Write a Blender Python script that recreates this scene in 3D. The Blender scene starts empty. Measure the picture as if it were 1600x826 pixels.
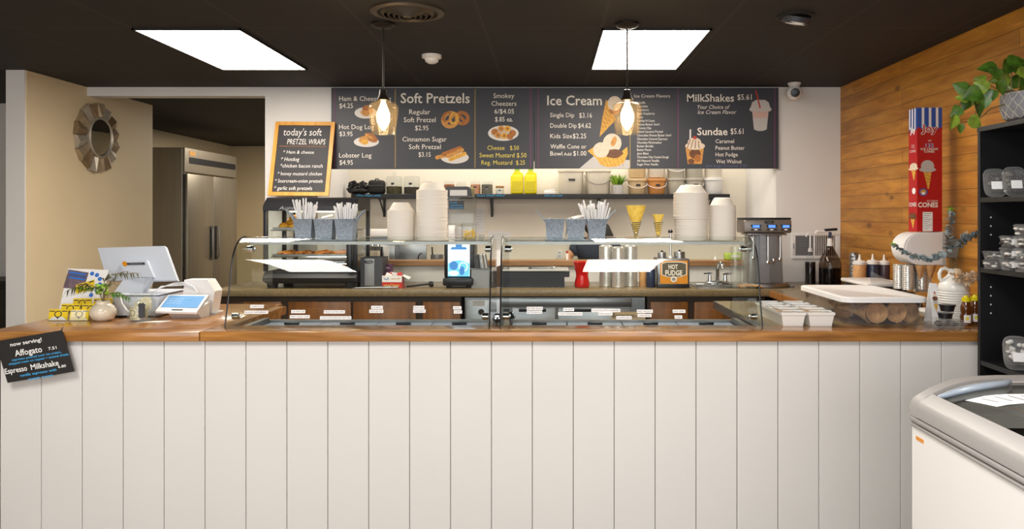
import bpy, bmesh, math, random
from mathutils import Vector as V, Matrix as MX
random.seed(11)
SC = bpy.context.scene
COL = SC.collection
PI = math.pi
R = math.radians

# ---------------------------------------------------------------- camera, world, light
cd = bpy.data.cameras.new('camera')
cam = bpy.data.objects.new('camera', cd)
COL.objects.link(cam)
cam.location = (0, 0, 1.55)
cam.rotation_euler = (PI / 2, 0, 0)
cd.sensor_width = 36
cd.lens = 27
cd.shift_x = -58 / 1600
cd.shift_y = -77 / 1600
cd.clip_start = 0.02
SC.camera = cam
SC.view_settings.view_transform = 'Standard'
SC.view_settings.look = 'None'
SC.view_settings.exposure = 0.2
SC.view_settings.gamma = 1.0
SC.view_settings.use_curve_mapping = False
SC.cycles.max_bounces = 10
SC.cycles.transparent_max_bounces = 24
SC.cycles.sample_clamp_indirect = 4.0
SC.cycles.caustics_reflective = False
SC.cycles.caustics_refractive = False
W = bpy.data.worlds.new('world')
SC.world = W
W.use_nodes = True
W.node_tree.nodes['Background'].inputs[0].default_value = (0.80, 0.90, 1.0, 1)
W.node_tree.nodes['Background'].inputs[1].default_value = 0.42


def area(name, loc, rot, sx, sy, power, color):
    l = bpy.data.lights.new(name, 'AREA')
    l.shape = 'RECTANGLE'
    l.size = sx
    l.size_y = sy
    l.energy = power
    l.color = color
    o = bpy.data.objects.new(name, l)
    COL.objects.link(o)
    o.location = loc
    o.rotation_euler = rot
    return o


# daylight through the shop front behind the camera
area('storefront_daylight', (-0.6, -1.45, 1.5), (PI / 2, 0, 0), 6.0, 2.0, 118, (0.96, 0.98, 1.0))
# fluorescent panel of the kitchen behind the pass-through (out of sight above the header)
area('kitchen_panel_light', (0.0, 6.78, 2.55), (0, 0, 0), 3.4, 0.6, 30, (1.0, 0.93, 0.82))
# the next row of ceiling panels, over the photographer, in line with the two in view
area('shop_panel_light', (-2.04, 1.55, 2.58), (0, 0, 0), 0.61, 1.2, 62, (1.0, 0.97, 0.93))
area('shop_panel_light', (0.605, 1.55, 2.58), (0, 0, 0), 0.61, 1.2, 62, (1.0, 0.97, 0.93))
# the room behind the left opening
area('back_room_panel_light', (-3.2, 9.4, 2.58), (0, 0, 0), 0.61, 1.2, 45, (1.0, 0.9, 0.76))


# ---------------------------------------------------------------- helpers
F = 1200.0


def P(px, py, d):
    return V(((px - 858) * d / F, d, 1.55 - (py - 336) * d / F))


def on(px, d, z):
    return V(((px - 858) * d / F, d, z))


def hexl(h):
    h = h.lstrip('#')
    c = [int(h[i:i + 2], 16) / 255 for i in (0, 2, 4)]
    return [(v / 12.92 if v <= .04045 else ((v + .055) / 1.055) ** 2.4) for v in c] + [1.0]


def mat(name, col, rough=.5, metal=0., var=0., scale=8., bump=0., emit=None, es=0., spec=.5, stretch=(1, 1, 1), trans=0., coat=0.):
    m = bpy.data.materials.new(name)
    m.use_nodes = True
    nt = m.node_tree
    b = nt.nodes['Principled BSDF']
    c = hexl(col)
    b.inputs['Base Color'].default_value = c
    b.inputs['Roughness'].default_value = rough
    b.inputs['Metallic'].default_value = metal
    b.inputs['Specular IOR Level'].default_value = spec
    b.inputs['Transmission Weight'].default_value = trans
    b.inputs['Coat Weight'].default_value = coat
    if emit:
        b.inputs['Emission Color'].default_value = hexl(emit)
        b.inputs['Emission Strength'].default_value = es
    if var or bump:
        tc = nt.nodes.new('ShaderNodeTexCoord')
        mp = nt.nodes.new('ShaderNodeMapping')
        mp.inputs['Scale'].default_value = stretch
        nt.links.new(tc.outputs['Object'], mp.inputs[0])
        n = nt.nodes.new('ShaderNodeTexNoise')
        n.inputs['Scale'].default_value = scale
        n.inputs['Detail'].default_value = 5
        nt.links.new(mp.outputs[0], n.inputs['Vector'])
        if var:
            r = nt.nodes.new('ShaderNodeValToRGB')
            r.color_ramp.elements[0].position = .3
            r.color_ramp.elements[1].position = .7
            r.color_ramp.elements[0].color = [max(0, v * (1 - var)) for v in c[:3]] + [1]
            r.color_ramp.elements[1].color = [min(1, v * (1 + var)) for v in c[:3]] + [1]
            nt.links.new(n.outputs['Fac'], r.inputs[0])
            nt.links.new(r.outputs[0], b.inputs['Base Color'])
        if bump:
            bp = nt.nodes.new('ShaderNodeBump')
            bp.inputs['Strength'].default_value = bump
            bp.inputs['Distance'].default_value = .003
            nt.links.new(n.outputs['Fac'], bp.inputs['Height'])
            nt.links.new(bp.outputs[0], b.inputs['Normal'])
    return m


def thin_glass(name, tint='#ffffff', ior=1.45, rough=0.0, body=0., bodycol='#ffffff'):
    """thin clear pane: see-through, with a Fresnel reflection; 'body' adds a milky share"""
    m = bpy.data.materials.new(name)
    m.use_nodes = True
    nt = m.node_tree
    nt.nodes.remove(nt.nodes['Principled BSDF'])
    out = nt.nodes['Material Output']
    t = nt.nodes.new('ShaderNodeBsdfTransparent')
    t.inputs[0].default_value = hexl(tint)
    g = nt.nodes.new('ShaderNodeBsdfGlossy')
    g.inputs['Roughness'].default_value = rough
    fr = nt.nodes.new('ShaderNodeFresnel')
    fr.inputs['IOR'].default_value = ior
    mx = nt.nodes.new('ShaderNodeMixShader')
    geo = nt.nodes.new('ShaderNodeNewGeometry')
    inv = nt.nodes.new('ShaderNodeMath')
    inv.operation = 'SUBTRACT'
    inv.inputs[0].default_value = 1.0
    nt.links.new(geo.outputs['Backfacing'], inv.inputs[1])
    mul = nt.nodes.new('ShaderNodeMath')
    mul.operation = 'MULTIPLY'
    nt.links.new(fr.outputs[0], mul.inputs[0])
    nt.links.new(inv.outputs[0], mul.inputs[1])
    nt.links.new(mul.outputs[0], mx.inputs[0])
    src = t
    if body:
        d = nt.nodes.new('ShaderNodeBsdfDiffuse')
        d.inputs[0].default_value = hexl(bodycol)
        m2 = nt.nodes.new('ShaderNodeMixShader')
        m2.inputs[0].default_value = body
        nt.links.new(t.outputs[0], m2.inputs[1])
        nt.links.new(d.outputs[0], m2.inputs[2])
        src = m2
    nt.links.new(src.outputs[0], mx.inputs[1])
    nt.links.new(g.outputs[0], mx.inputs[2])
    nt.links.new(mx.outputs[0], out.inputs[0])
    return m


def wood(name, dark, light, axis='X', scale=1.0, rough=.35, board=None, coat=0., knots=False, bump=.15):
    """grain along axis; board=(length, height) adds planks with seams (u = axis, v = Z or Y)"""
    m = bpy.data.materials.new(name)
    m.use_nodes = True
    nt = m.node_tree
    N, L = nt.nodes.new, nt.links.new
    b = nt.nodes['Principled BSDF']
    tc = N('ShaderNodeTexCoord')
    mp = N('ShaderNodeMapping')
    s = {'X': (.12, 1, 1), 'Y': (1, .12, 1), 'Z': (1, 1, .12)}[axis]
    mp.inputs['Scale'].default_value = s
    L(tc.outputs['Object'], mp.inputs[0])
    n = N('ShaderNodeTexNoise')
    n.inputs['Scale'].default_value = 26 * scale
    n.inputs['Detail'].default_value = 6
    n.inputs['Distortion'].default_value = .6
    L(mp.outputs[0], n.inputs['Vector'])
    r = N('ShaderNodeValToRGB')
    r.color_ramp.elements[0].position = .28
    r.color_ramp.elements[1].position = .72
    r.color_ramp.elements[0].color = hexl(dark)
    r.color_ramp.elements[1].color = hexl(light)
    L(n.outputs['Fac'], r.inputs[0])
    last = r.outputs[0]
    n2 = N('ShaderNodeTexNoise')
    n2.inputs['Scale'].default_value = 3 * scale
    L(mp.outputs[0], n2.inputs['Vector'])
    hs = N('ShaderNodeHueSaturation')
    mr = N('ShaderNodeMapRange')
    mr.inputs['To Min'].default_value = .75
    mr.inputs['To Max'].default_value = 1.25
    L(n2.outputs['Fac'], mr.inputs[0])
    L(mr.outputs[0], hs.inputs['Value'])
    L(last, hs.inputs['Color'])
    last = hs.outputs[0]
    if board:
        sep = N('ShaderNodeSeparateXYZ')
        L(tc.outputs['Object'], sep.inputs[0])
        cmb = N('ShaderNodeCombineXYZ')
        L(sep.outputs[axis], cmb.inputs['X'])
        L(sep.outputs['Z' if axis != 'Z' else 'X'], cmb.inputs['Y'])
        br = N('ShaderNodeTexBrick')
        br.inputs['Scale'].default_value = 1
        br.inputs['Brick Width'].default_value = board[0]
        br.inputs['Row Height'].default_value = board[1]
        br.inputs['Mortar Size'].default_value = .0022
        br.inputs['Color1'].default_value = (.72, .72, .72, 1)
        br.inputs['Color2'].default_value = (1.1, 1.1, 1.1, 1)
        br.inputs['Mortar'].default_value = (.3, .3, .3, 1)
        L(cmb.outputs[0], br.inputs['Vector'])
        mu = N('ShaderNodeMixRGB')
        mu.blend_type = 'MULTIPLY'
        mu.inputs[0].default_value = .85
        L(last, mu.inputs[1])
        L(br.outputs['Color'], mu.inputs[2])
        last = mu.outputs[0]
        bp = N('ShaderNodeBump')
        bp.inputs['Strength'].default_value = .6
        bp.inputs['Distance'].default_value = .004
        bp.invert = True
        L(br.outputs['Fac'], bp.inputs['Height'])
        L(bp.outputs[0], b.inputs['Normal'])
    if knots:
        vo = N('ShaderNodeTexVoronoi')
        vo.inputs['Scale'].default_value = 3.4
        mk = N('ShaderNodeMapping')
        mk.inputs['Scale'].default_value = {'X': (.6, 1, 1.3), 'Y': (1, .6, 1.3), 'Z': (1, 1, .6)}[axis]
        L(tc.outputs['Object'], mk.inputs[0])
        L(mk.outputs[0], vo.inputs['Vector'])
        kr = N('ShaderNodeValToRGB')
        kr.color_ramp.elements[0].position = .04
        kr.color_ramp.elements[1].position = .12
        kr.color_ramp.elements[0].color = (.25, .2, .18, 1)
        kr.color_ramp.elements[1].color = (1, 1, 1, 1)
        L(vo.outputs['Distance'], kr.inputs[0])
        mu = N('ShaderNodeMixRGB')
        mu.blend_type = 'MULTIPLY'
        mu.inputs[0].default_value = .8
        L(last, mu.inputs[1])
        L(kr.outputs[0], mu.inputs[2])
        last = mu.outputs[0]
    L(last, b.inputs['Base Color'])
    b.inputs['Roughness'].default_value = rough
    b.inputs['Coat Weight'].default_value = coat
    b.inputs['Coat Roughness'].default_value = .12
    return m


_txt = {}


def glyphs(s, bold=0., shear=0.):
    k = (s, bold, shear)
    if k not in _txt:
        c = bpy.data.curves.new('t', 'FONT')
        c.body = s
        c.resolution_u = 2
        c.offset = bold
        c.shear = shear
        o = bpy.data.objects.new('t', c)
        me = bpy.data.meshes.new_from_object(o)
        vs = [v.co.xy for v in me.vertices]
        fs = [tuple(p.vertices) for p in me.polygons]
        bpy.data.objects.remove(o)
        bpy.data.curves.remove(c)
        bpy.data.meshes.remove(me)
        _txt[k] = ([(v[0], v[1]) for v in vs], fs)
    return _txt[k]


def frame_to(O, ux, uy):
    return lambda u, v, w=0.: O + ux * u + uy * v + ux.cross(uy) * w


def rotm(rx=0, ry=0, rz=0):
    return MX.Rotation(R(rz), 4, 'Z') @ MX.Rotation(R(ry), 4, 'Y') @ MX.Rotation(R(rx), 4, 'X')


class MB:
    def __init__(s):
        s.v, s.f, s.m, s.mats = [], [], [], []

    def mi(s, m):
        if m not in s.mats:
            s.mats.append(m)
        return s.mats.index(m)

    def raw(s, vs, fs, m, T=None):
        o = len(s.v)
        s.v += [(T @ V(p)) if T else V(p) for p in vs]
        i = s.mi(m)
        for f in fs:
            s.f.append(tuple(o + k for k in f))
            s.m.append(i)
        return s

    def bmesh_in(s, bm, m, T=None):
        bm.verts.index_update()
        s.raw([v.co.copy() for v in bm.verts], [[v.index for v in f.verts] for f in bm.faces], m, T)
        bm.free()
        return s

    def box(s, c, d, m, bev=0., rot=None, seg=2):
        bm = bmesh.new()
        bmesh.ops.create_cube(bm, size=1)
        for v in bm.verts:
            v.co = V((v.co.x * d[0], v.co.y * d[1], v.co.z * d[2]))
        if bev:
            bmesh.ops.bevel(bm, geom=bm.edges[:], offset=min(bev, min(d) * .49), segments=seg, affect='EDGES', profile=.5)
        T = MX.Translation(c)
        if rot:
            T = T @ rotm(*rot)
        return s.bmesh_in(bm, m, T)

    def b2(s, x0, x1, y0, y1, z0, z1, m, bev=0.):
        return s.box(((x0 + x1) / 2, (y0 + y1) / 2, (z0 + z1) / 2), (abs(x1 - x0), abs(y1 - y0), abs(z1 - z0)), m, bev)

    def lathe(s, prof, m, c=(0, 0, 0), seg=24, rot=None, sx=1., sy=1.):
        vs, fs = [], []
        idx = []
        for r, z in prof:
            if r < 1e-6:
                idx.append([len(vs)])
                vs.append((0, 0, z))
            else:
                idx.append(list(range(len(vs), len(vs) + seg)))
                vs += [(r * sx * math.cos(2 * PI * k / seg), r * sy * math.sin(2 * PI * k / seg), z) for k in range(seg)]
        for a, b in zip(idx, idx[1:]):
            for k in range(seg):
                k2 = (k + 1) % seg
                if len(a) == 1 and len(b) == 1:
                    continue
                if len(a) == 1:
                    fs.append((a[0], b[k2], b[k]))
                elif len(b) == 1:
                    fs.append((a[k], a[k2], b[0]))
                else:
                    fs.append((a[k], a[k2], b[k2], b[k]))
        T = MX.Translation(c)
        if rot:
            T = T @ rotm(*rot)
        return s.raw(vs, fs, m, T)

    def cyl(s, c, r, h, m, seg=20, rot=None, r2=None, bev=0.):
        r2 = r if r2 is None else r2
        p = [(0, 0), (r, 0), (r2, h), (0, h)]
        if bev:
            p = [(0, 0), (r - bev, 0), (r, bev), (r2, h - bev), (r2 - bev, h), (0, h)]
        return s.lathe(p, m, c, seg, rot)

    def ell(s, c, r, m, seg=16, rings=10, rot=None):
        r = (r, r, r) if not hasattr(r, '__len__') else r
        prof = [(math.sin(PI * k / rings), -math.cos(PI * k / rings)) for k in range(rings + 1)]
        prof[0], prof[-1] = (0, -1), (0, 1)
        T = MX.Translation(c)
        if rot:
            T = T @ rotm(*rot)
        T = T @ MX.Diagonal((r[0], r[1], r[2], 1))
        o = len(s.v)
        s.lathe(prof, m, (0, 0, 0), seg)
        for k in range(o, len(s.v)):
            s.v[k] = T @ s.v[k]
        return s

    def tube(s, pts, r, m, seg=8, closed=False, cap=True):
        pts = [V(p) for p in pts]
        n = len(pts)
        rr = r if hasattr(r, '__len__') else [r] * n
        vs, fs = [], []
        up = None
        for i, p in enumerate(pts):
            if closed:
                t = (pts[(i + 1) % n] - pts[i - 1])
            else:
                t = (pts[min(i + 1, n - 1)] - pts[max(i - 1, 0)])
            if t.length < 1e-9:
                t = V((0, 0, 1))
            t.normalize()
            if up is None:
                a = V((0, 0, 1)) if abs(t.z) < .9 else V((1, 0, 0))
                up = t.cross(a).normalized()
            else:
                up = (up - t * up.dot(t))
                up = up.normalized() if up.length > 1e-6 else t.orthogonal().normalized()
            w = t.cross(up)
            vs += [p + (up * math.cos(2 * PI * k / seg) + w * math.sin(2 * PI * k / seg)) * rr[i] for k in range(seg)]
        for i in range(n if closed else n - 1):
            j = (i + 1) % n
            for k in range(seg):
                k2 = (k + 1) % seg
                fs.append((i * seg + k, i * seg + k2, j * seg + k2, j * seg + k))
        if cap and not closed:
            fs.append(tuple(range(seg))[::-1])
            fs.append(tuple((n - 1) * seg + k for k in range(seg)))
        return s.raw(vs, fs, m)

    def prism(s, pts, ext, m):
        """3D polygon extruded along ext"""
        pts = [V(p) for p in pts]
        e = V(ext)
        n = len(pts)
        nrm = V((0, 0, 0))
        for i in range(n):
            nrm += pts[i].cross(pts[(i + 1) % n])
        if nrm.dot(e) > 0:
            pts = pts[::-1]
        vs = pts + [p + e for p in pts]
        fs = [tuple(range(n)), tuple(range(2 * n - 1, n - 1, -1))]
        for i in range(n):
            j = (i + 1) % n
            fs.append((j, i, n + i, n + j))
        return s.raw(vs, fs, m)

    def sheet(s, rows, m, thick=0.):
        """grid of points (list of rows) as a surface, optionally given thickness along its normals"""
        bm = bmesh.new()
        g = [[bm.verts.new(V(p)) for p in r] for r in rows]
        for i in range(len(g) - 1):
            for j in range(len(g[0]) - 1):
                bm.faces.new((g[i][j], g[i][j + 1], g[i + 1][j + 1], g[i + 1][j]))
        if thick:
            bm.normal_update()
            bmesh.ops.solidify(bm, geom=bm.faces[:], thickness=thick)
        return s.bmesh_in(bm, m)

    def text(s, body, m, fr, x0, x1, ytop, ybase, lift=0., bold=0., shear=0., capref='H'):
        """fit text in a frame: u from x0 to x1, capitals from ybase to ytop"""
        vs, fs = glyphs(body, bold, shear)
        if not vs:
            return s
        cv, _ = glyphs(capref, bold, 0)
        ch = max(v[1] for v in cv) or .7
        a, b = min(v[0] for v in vs), max(v[0] for v in vs)
        sx = (x1 - x0) / max(b - a, 1e-6)
        sy = (ytop - ybase) / ch
        return s.raw([fr(x0 + (v[0] - a) * sx, ybase + v[1] * sy, lift) for v in vs], fs, m)

    def scribble(s, m, fr, x0, x1, ytop, ybase, lift=0., words=2, wd=None, seed=1):
        """handwriting too small to read: joined up-and-down strokes in a frame"""
        rnd = random.Random(seed)
        wd = wd or abs(x1 - x0) * .012
        L = (x1 - x0) / words
        for w in range(words):
            a, b = x0 + w * L + L * .04, x0 + (w + 1) * L - L * .1
            n = max(5, int(abs(b - a) / max(abs(ytop - ybase) * .45, 1e-6)))
            pts = [(a + (b - a) * k / n, ybase + (ytop - ybase) * (rnd.uniform(.0, .2) if k % 2 else rnd.uniform(.5, 1.))) for k in range(n + 1)]
            for (u0, v0), (u1, v1) in zip(pts, pts[1:]):
                l = math.hypot(u1 - u0, v1 - v0) or 1
                nx, ny = -(v1 - v0) / l * wd / 2, (u1 - u0) / l * wd / 2
                q = [fr(u0 + nx, v0 + ny, lift), fr(u1 + nx, v1 + ny, lift), fr(u1 - nx, v1 - ny, lift), fr(u0 - nx, v0 - ny, lift)]
                s.raw(q, [(0, 1, 2, 3)], m)
        return s

    def build(s, name, parent=None, loc=None, rotz=0., smooth=40):
        me = bpy.data.meshes.new(name)
        me.from_pydata([tuple(v) for v in s.v], [], s.f)
        for m in s.mats:
            me.materials.append(m)
        me.polygons.foreach_set('material_index', s.m)
        me.update()
        if smooth:
            me.polygons.foreach_set('use_smooth', [True] * len(me.polygons))
            me.set_sharp_from_angle(angle=R(smooth))
        o = bpy.data.objects.new(name, me)
        COL.objects.link(o)
        if parent:
            o.parent = parent
        if loc is not None:
            o.location = loc
        if rotz:
            o.rotation_euler = (0, 0, R(rotz))
        return o


def tag(o, label, cat, group=None, kind=None):
    o['label'] = label
    o['category'] = cat
    if group:
        o['group'] = group
    if kind:
        o['kind'] = kind
    return o


def thing(name, label, cat, loc, rotz=0., group=None):
    o = bpy.data.objects.new(name, None)
    COL.objects.link(o)
    o.empty_display_size = .05
    o.location = loc
    o.rotation_euler = (0, 0, R(rotz))
    return tag(o, label, cat, group)


def struct(mb, name, smooth=0):
    o = mb.build(name, smooth=smooth)
    o['kind'] = 'structure'
    return o


def copy_tree(o, parent=None):
    c = o.copy()
    COL.objects.link(c)
    if parent:
        c.parent = parent
    for ch in list(o.children):
        copy_tree(ch, c)
    return c


def dup(o, loc, label, group=None, rotz=None):
    c = copy_tree(o)
    c.location = loc
    c['label'] = label
    if group:
        c['group'] = group
    if rotz is not None:
        c.rotation_euler = (0, 0, R(rotz))
    return c


def plabel(o, text):
    o['label'] = text
    return o


# ---------------------------------------------------------------- materials
M = {}
M['white_wall'] = mat('white_wall_paint', '#e0dedb', .6, var=.02, scale=3)
M['tan_wall'] = mat('tan_wall_paint', '#e4d1ac', .6, var=.02, scale=3)
M['cream_wall'] = mat('cream_kitchen_paint', '#ebe2d1', .6, var=.02, scale=3)
M['board_white'] = mat('white_panel_paint', '#d1cdc8', .45, var=.015, scale=2)
M['groove'] = mat('groove_grey', '#b5b1ad', .8)
M['white'] = mat('white_plastic', '#e6e4e2', .35)
M['white_gloss'] = mat('white_glazed', '#e9e6e0', .15)
M['paper'] = mat('white_paper', '#e9e7e4', .8)
M['bowl'] = mat('white_paperboard', '#e6ddcf', .75)
M['black'] = mat('black_plastic', '#15151a', .35)
M['black_matt'] = mat('black_matt', '#141313', .7)
M['black_wood'] = mat('black_laminate', '#100f10', .45)
M['dgrey'] = mat('dark_grey_plastic', '#3c3d42', .5)
M['grey'] = mat('grey_plastic', '#8b8d90', .4)
M['lgrey'] = mat('light_grey_plastic', '#b9b7b4', .35)
M['steel'] = mat('brushed_steel', '#a2a3a6', .34, 1., var=.06, scale=30, stretch=(.05, 1, 1))
M['steel_dark'] = mat('dull_steel', '#8f8d8b', .38, 1., var=.06, scale=20, stretch=(1, 1, .05))
M['chrome'] = mat('chrome', '#d2d4d6', .1, 1.)
M['galv'] = mat('galvanised_steel', '#9da8b4', .5, .4, var=.28, scale=110)
M['red'] = mat('red_card', '#c0261c', .45)
M['clear'] = thin_glass('clear_plastic', '#fafbfb', 1.4)
M['milky'] = thin_glass('milky_plastic', '#f4f5f5', 1.4, .1, .09, '#f2f0ee')
M['guard'] = thin_glass('guard_glass', '#fbfdfb', 1.5)
M['lamp_glass'] = thin_glass('lamp_glass', '#fffaf2', 1.3, 0., .012, '#fff0d8')
M['counter_wood'] = wood('counter_wood', '#7a4d22', '#b07a3f', 'X', 1., .22, coat=.4)
M['counter_edge'] = wood('counter_edge_wood', '#7c4f26', '#a9733d', 'X', 1., .35)
M['wall_wood'] = wood('wall_pine_planks', '#a3661f', '#d8993f', 'Y', .8, .45, board=(2.6, .1), knots=True)
M['door_wood'] = wood('cabinet_wood', '#5c3710', '#87531f', 'Z', .8, .35)
M['sill_wood'] = wood('sill_wood', '#8b5f38', '#b08454', 'X', 1., .4)
M['frame_wood'] = wood('frame_wood', '#c98a2e', '#e2a948', 'Z', 1., .45)
M['laminate'] = mat('stone_laminate', '#7d6b4e', .25, var=.16, scale=60)
M['cab_dark'] = mat('dark_cabinet', '#3d2b1c', .5)
M['slate'] = mat('menu_slate', '#33353c', .5, var=.06, scale=2)
M['slate2'] = mat('chalkboard_slate', '#2f2f33', .6, var=.2, scale=6)
M['chalk'] = mat('chalk_white', '#e8e5e0', .8)
M['chalkblue'] = mat('chalk_blue', '#3aa0d8', .8)
M['cream_ink'] = mat('cream_ink', '#ece6da', .7)
M['yellow_ink'] = mat('yellow_ink', '#dccb58', .7)
M['purple_ink'] = mat('purple_ink', '#8a3f72', .7)
M['gold_ink'] = mat('gold_ink', '#b59a52', .7)
M['ink'] = mat('dark_ink', '#33333a', .7)
M['leaf'] = mat('leaf_green', '#4f7a1e', .4, var=.35, scale=12)
M['leaf2'] = mat('leaf_light_green', '#8fb338', .4, var=.3, scale=18)
M['leaf_dark'] = mat('leaf_dark_green', '#2f5417', .4, var=.3, scale=12)
M['euca'] = mat('eucalyptus_blue_grey', '#7f8a8c', .6, var=.2, scale=30)
M['stem'] = mat('stem_brown', '#6b5a35', .6)
M['waffle'] = mat('waffle_gold', '#ffcf5c', .6, var=.2, scale=40)
M['wafer'] = mat('wafer_tan', '#cf9d68', .65, var=.15, scale=30)
M['yellow'] = mat('yellow_plastic', '#e0cf10', .35)
M['syrup'] = mat('dark_syrup', '#1c1214', .15)

# ---------------------------------------------------------------- setting
H = 2.6
M['lid_grey'] = mat('lid_blue_grey', '#7a8598', .35)
CT = 1.005         # counter height


def ceiling_mat():
    m = mat('black_ceiling_tiles', '#1d1916', .75, var=.1, scale=60)
    nt = m.node_tree
    b = nt.nodes['Principled BSDF']
    tc = nt.nodes.new('ShaderNodeTexCoord')
    mp = nt.nodes.new('ShaderNodeMapping')
    mp.inputs['Location'].default_value = (2.345, -4.31, 0)
    nt.links.new(tc.outputs['Object'], mp.inputs[0])
    br = nt.nodes.new('ShaderNodeTexBrick')
    br.offset = 0
    br.inputs['Scale'].default_value = 1
    br.inputs['Brick Width'].default_value = .66
    br.inputs['Row Height'].default_value = 1.2
    br.inputs['Mortar Size'].default_value = .009
    br.inputs['Color1'].default_value = hexl('#161210')
    br.inputs['Color2'].default_value = hexl('#1a1613')
    br.inputs['Mortar'].default_value = hexl('#2a2521')
    nt.links.new(mp.outputs[0], br.inputs['Vector'])
    nt.links.new(br.outputs['Color'], b.inputs['Base Color'])
    return m


M['ceil'] = ceiling_mat()
M['floor'] = mat('floor_vinyl', '#8a7f74', .5, var=.1, scale=4)
struct(MB().b2(-6, 2.5, -1.5, 12.2, -.1, 0, M['floor']), 'floor')
struct(MB().b2(-6, 2.5, -1.5, 12.2, H, H + .1, M['ceil']), 'ceiling')
# header wall with the pass-through to the kitchen
w = MB()
w.b2(-3.79, -2.33, 6.3, 6.42, 2.527, H, M['white_wall'])
w.b2(-2.33, -1.9, 6.3, 7.28, 0, H, M['white_wall'])
w.b2(-1.9, 1.864, 6.3, 6.42, 2.0, H, M['white_wall'])
w.b2(-1.9, 1.864, 6.3, 6.42, 0, 1.137, M['white_wall'])
w.b2(1.864, 2.39, 6.3, 7.28, 0, H, M['white_wall'])
struct(w, 'wall_back')
struct(MB().b2(-2.33, 2.5, 7.28, 7.4, 0, H, M['cream_wall']), 'wall_kitchen')
struct(MB().b2(-1.9, 1.864, 6.26, 6.46, 1.137, 1.179, M['sill_wood'], .004), 'trim_1')
struct(MB().b2(-3.935, -3.79, 5.57, 7.34, 0, H, M['tan_wall']), 'wall_left')
struct(MB().b2(-3.93, -3.795, 5.556, 5.57, 0, H, M['white_wall']), 'trim_2')
struct(MB().b2(-6, -3.935, 7.22, 7.34, 0, H, M['white_wall']), 'wall_left_far')
struct(MB().b2(-4.96, -4.84, 7.34, 11.7, 0, H, M['tan_wall']), 'wall_room_left')
struct(MB().b2(-4.96, 2.5, 11.7, 11.8, 0, H, M['tan_wall']), 'wall_room_back')
struct(MB().b2(2.39, 2.5, -1.5, 6.3, 0, H, M['wall_wood']), 'wall_right')
struct(MB().b2(-6.1, -6, -1.5, 7.3, 0, H, M['tan_wall']), 'wall_left_side')
w = MB()
w.b2(-6, 2.5, -1.62, -1.5, 2.5, H, M['tan_wall'])
w.b2(-6, 2.5, -1.62, -1.5, 0, .5, M['tan_wall'])
w.b2(-6, -3.7, -1.62, -1.5, .5, 2.5, M['tan_wall'])
struct(w, 'wall_front')


# ---------------------------------------------------------------- counters
def service_counter():
    t = thing('service_counter', 'long front counter base clad in white vertical boards', 'counter', (0, 3.62, 0))
    b = MB()
    xs = [-2.588 + .193 * i for i in range(27)]
    for i, x in enumerate(xs):
        x1 = min(x + .193, 2.38)
        if x1 - x < .02:
            break
        b.box(((x + x1) / 2, .012, .48), (x1 - x - .0024, .024, .957), M['board_white'], .003)
    b.build('board_cladding', t, smooth=0)
    g = MB()
    g.b2(-2.586, 2.378, .016, .04, 0, .958, M['groove'])
    g.b2(-2.586, -2.56, .04, .9, 0, .958, M['board_white'])
    g.b2(2.35, 2.378, .04, .2, 0, .958, M['board_white'])
    g.build('carcass', t, smooth=0)


service_counter()
w = MB()
w.b2(-2.64, -1.637, 3.59, 4.72, CT - .046, CT, M['counter_wood'], .004)
tag(w.build('wood_worktop'), 'short wooden worktop under the register at the counter end', 'worktop')
w = MB()
w.b2(-1.633, 2.385, 3.59, 3.80, CT - .046, CT, M['counter_wood'], .004)
w.b2(1.05, 1.985, 3.80, 4.88, CT - .046, CT, M['laminate'])
w.b2(1.043, 1.0495, 3.80, 4.88, CT - .046, CT - .0005, M['steel_dark'])
w.b2(-1.633, -1.575, 3.80, 4.6, CT - .046, CT, M['counter_wood'])
tag(w.build('wood_worktop'), 'long wooden worktop along the front below the curved glass', 'worktop')
w = MB()
w.b2(-2.47, 2.385, 5.59, 6.295, CT - .047, CT, M['laminate'], .003)
w.b2(1.615, 2.385, 4.885, 5.59, CT - .047, CT, M['laminate'])
w.b2(1.99, 2.385, 3.805, 4.885, CT - .047, CT, M['laminate'])
w.b2(1.60, 1.615, 4.885, 5.585, CT - .047, CT - .001, M['counter_edge'])
tag(w.build('stone_worktop'), 'brown stone-look worktop along the back wall and right side', 'worktop')


def knob(mb, c, r, m):
    mb.ell(c, r, m, 10, 6)


def back_cabinet(x0, x1, doors, label):
    t = thing('base_cabinet', label, 'cabinet', ((x0 + x1) / 2, 5.63, 0))
    cx = (x0 + x1) / 2
    MB().b2(x0 - cx, x1 - cx, .0, .6, .0, CT - .049, M['cab_dark']).build('body', t, smooth=0)
    for a, b in doors:
        a = (a - 858) * 5.62 / F - cx
        b = (b - 858) * 5.62 / F - cx
        d = MB()
        d.b2(a, b, -.02, -.001, .12, .918, M['door_wood'], .006)
        d.b2(a + .05, b - .05, -.026, -.019, .17, .87, M['door_wood'], .004)
        d.build('door', t)


back_cabinet(-2.45, -.645, [(381, 440), (451, 549), (552, 650), (661, 719.5)], 'long wooden base cabinet left of the steel cooler')
back_cabinet(.72, 1.58, [(1016, 1075), (1084.5, 1147), (1150, 1210)], 'wooden base cabinet under the sink, right of the steel cooler')
w = MB()
w.b2(1.63, 2.385, 4.9, 5.6, 0, CT - .05, M['cab_dark'])
tag(w.build('base_cabinet', smooth=0), 'dark base cabinet under the worktop along the plank wall', 'cabinet')


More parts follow.
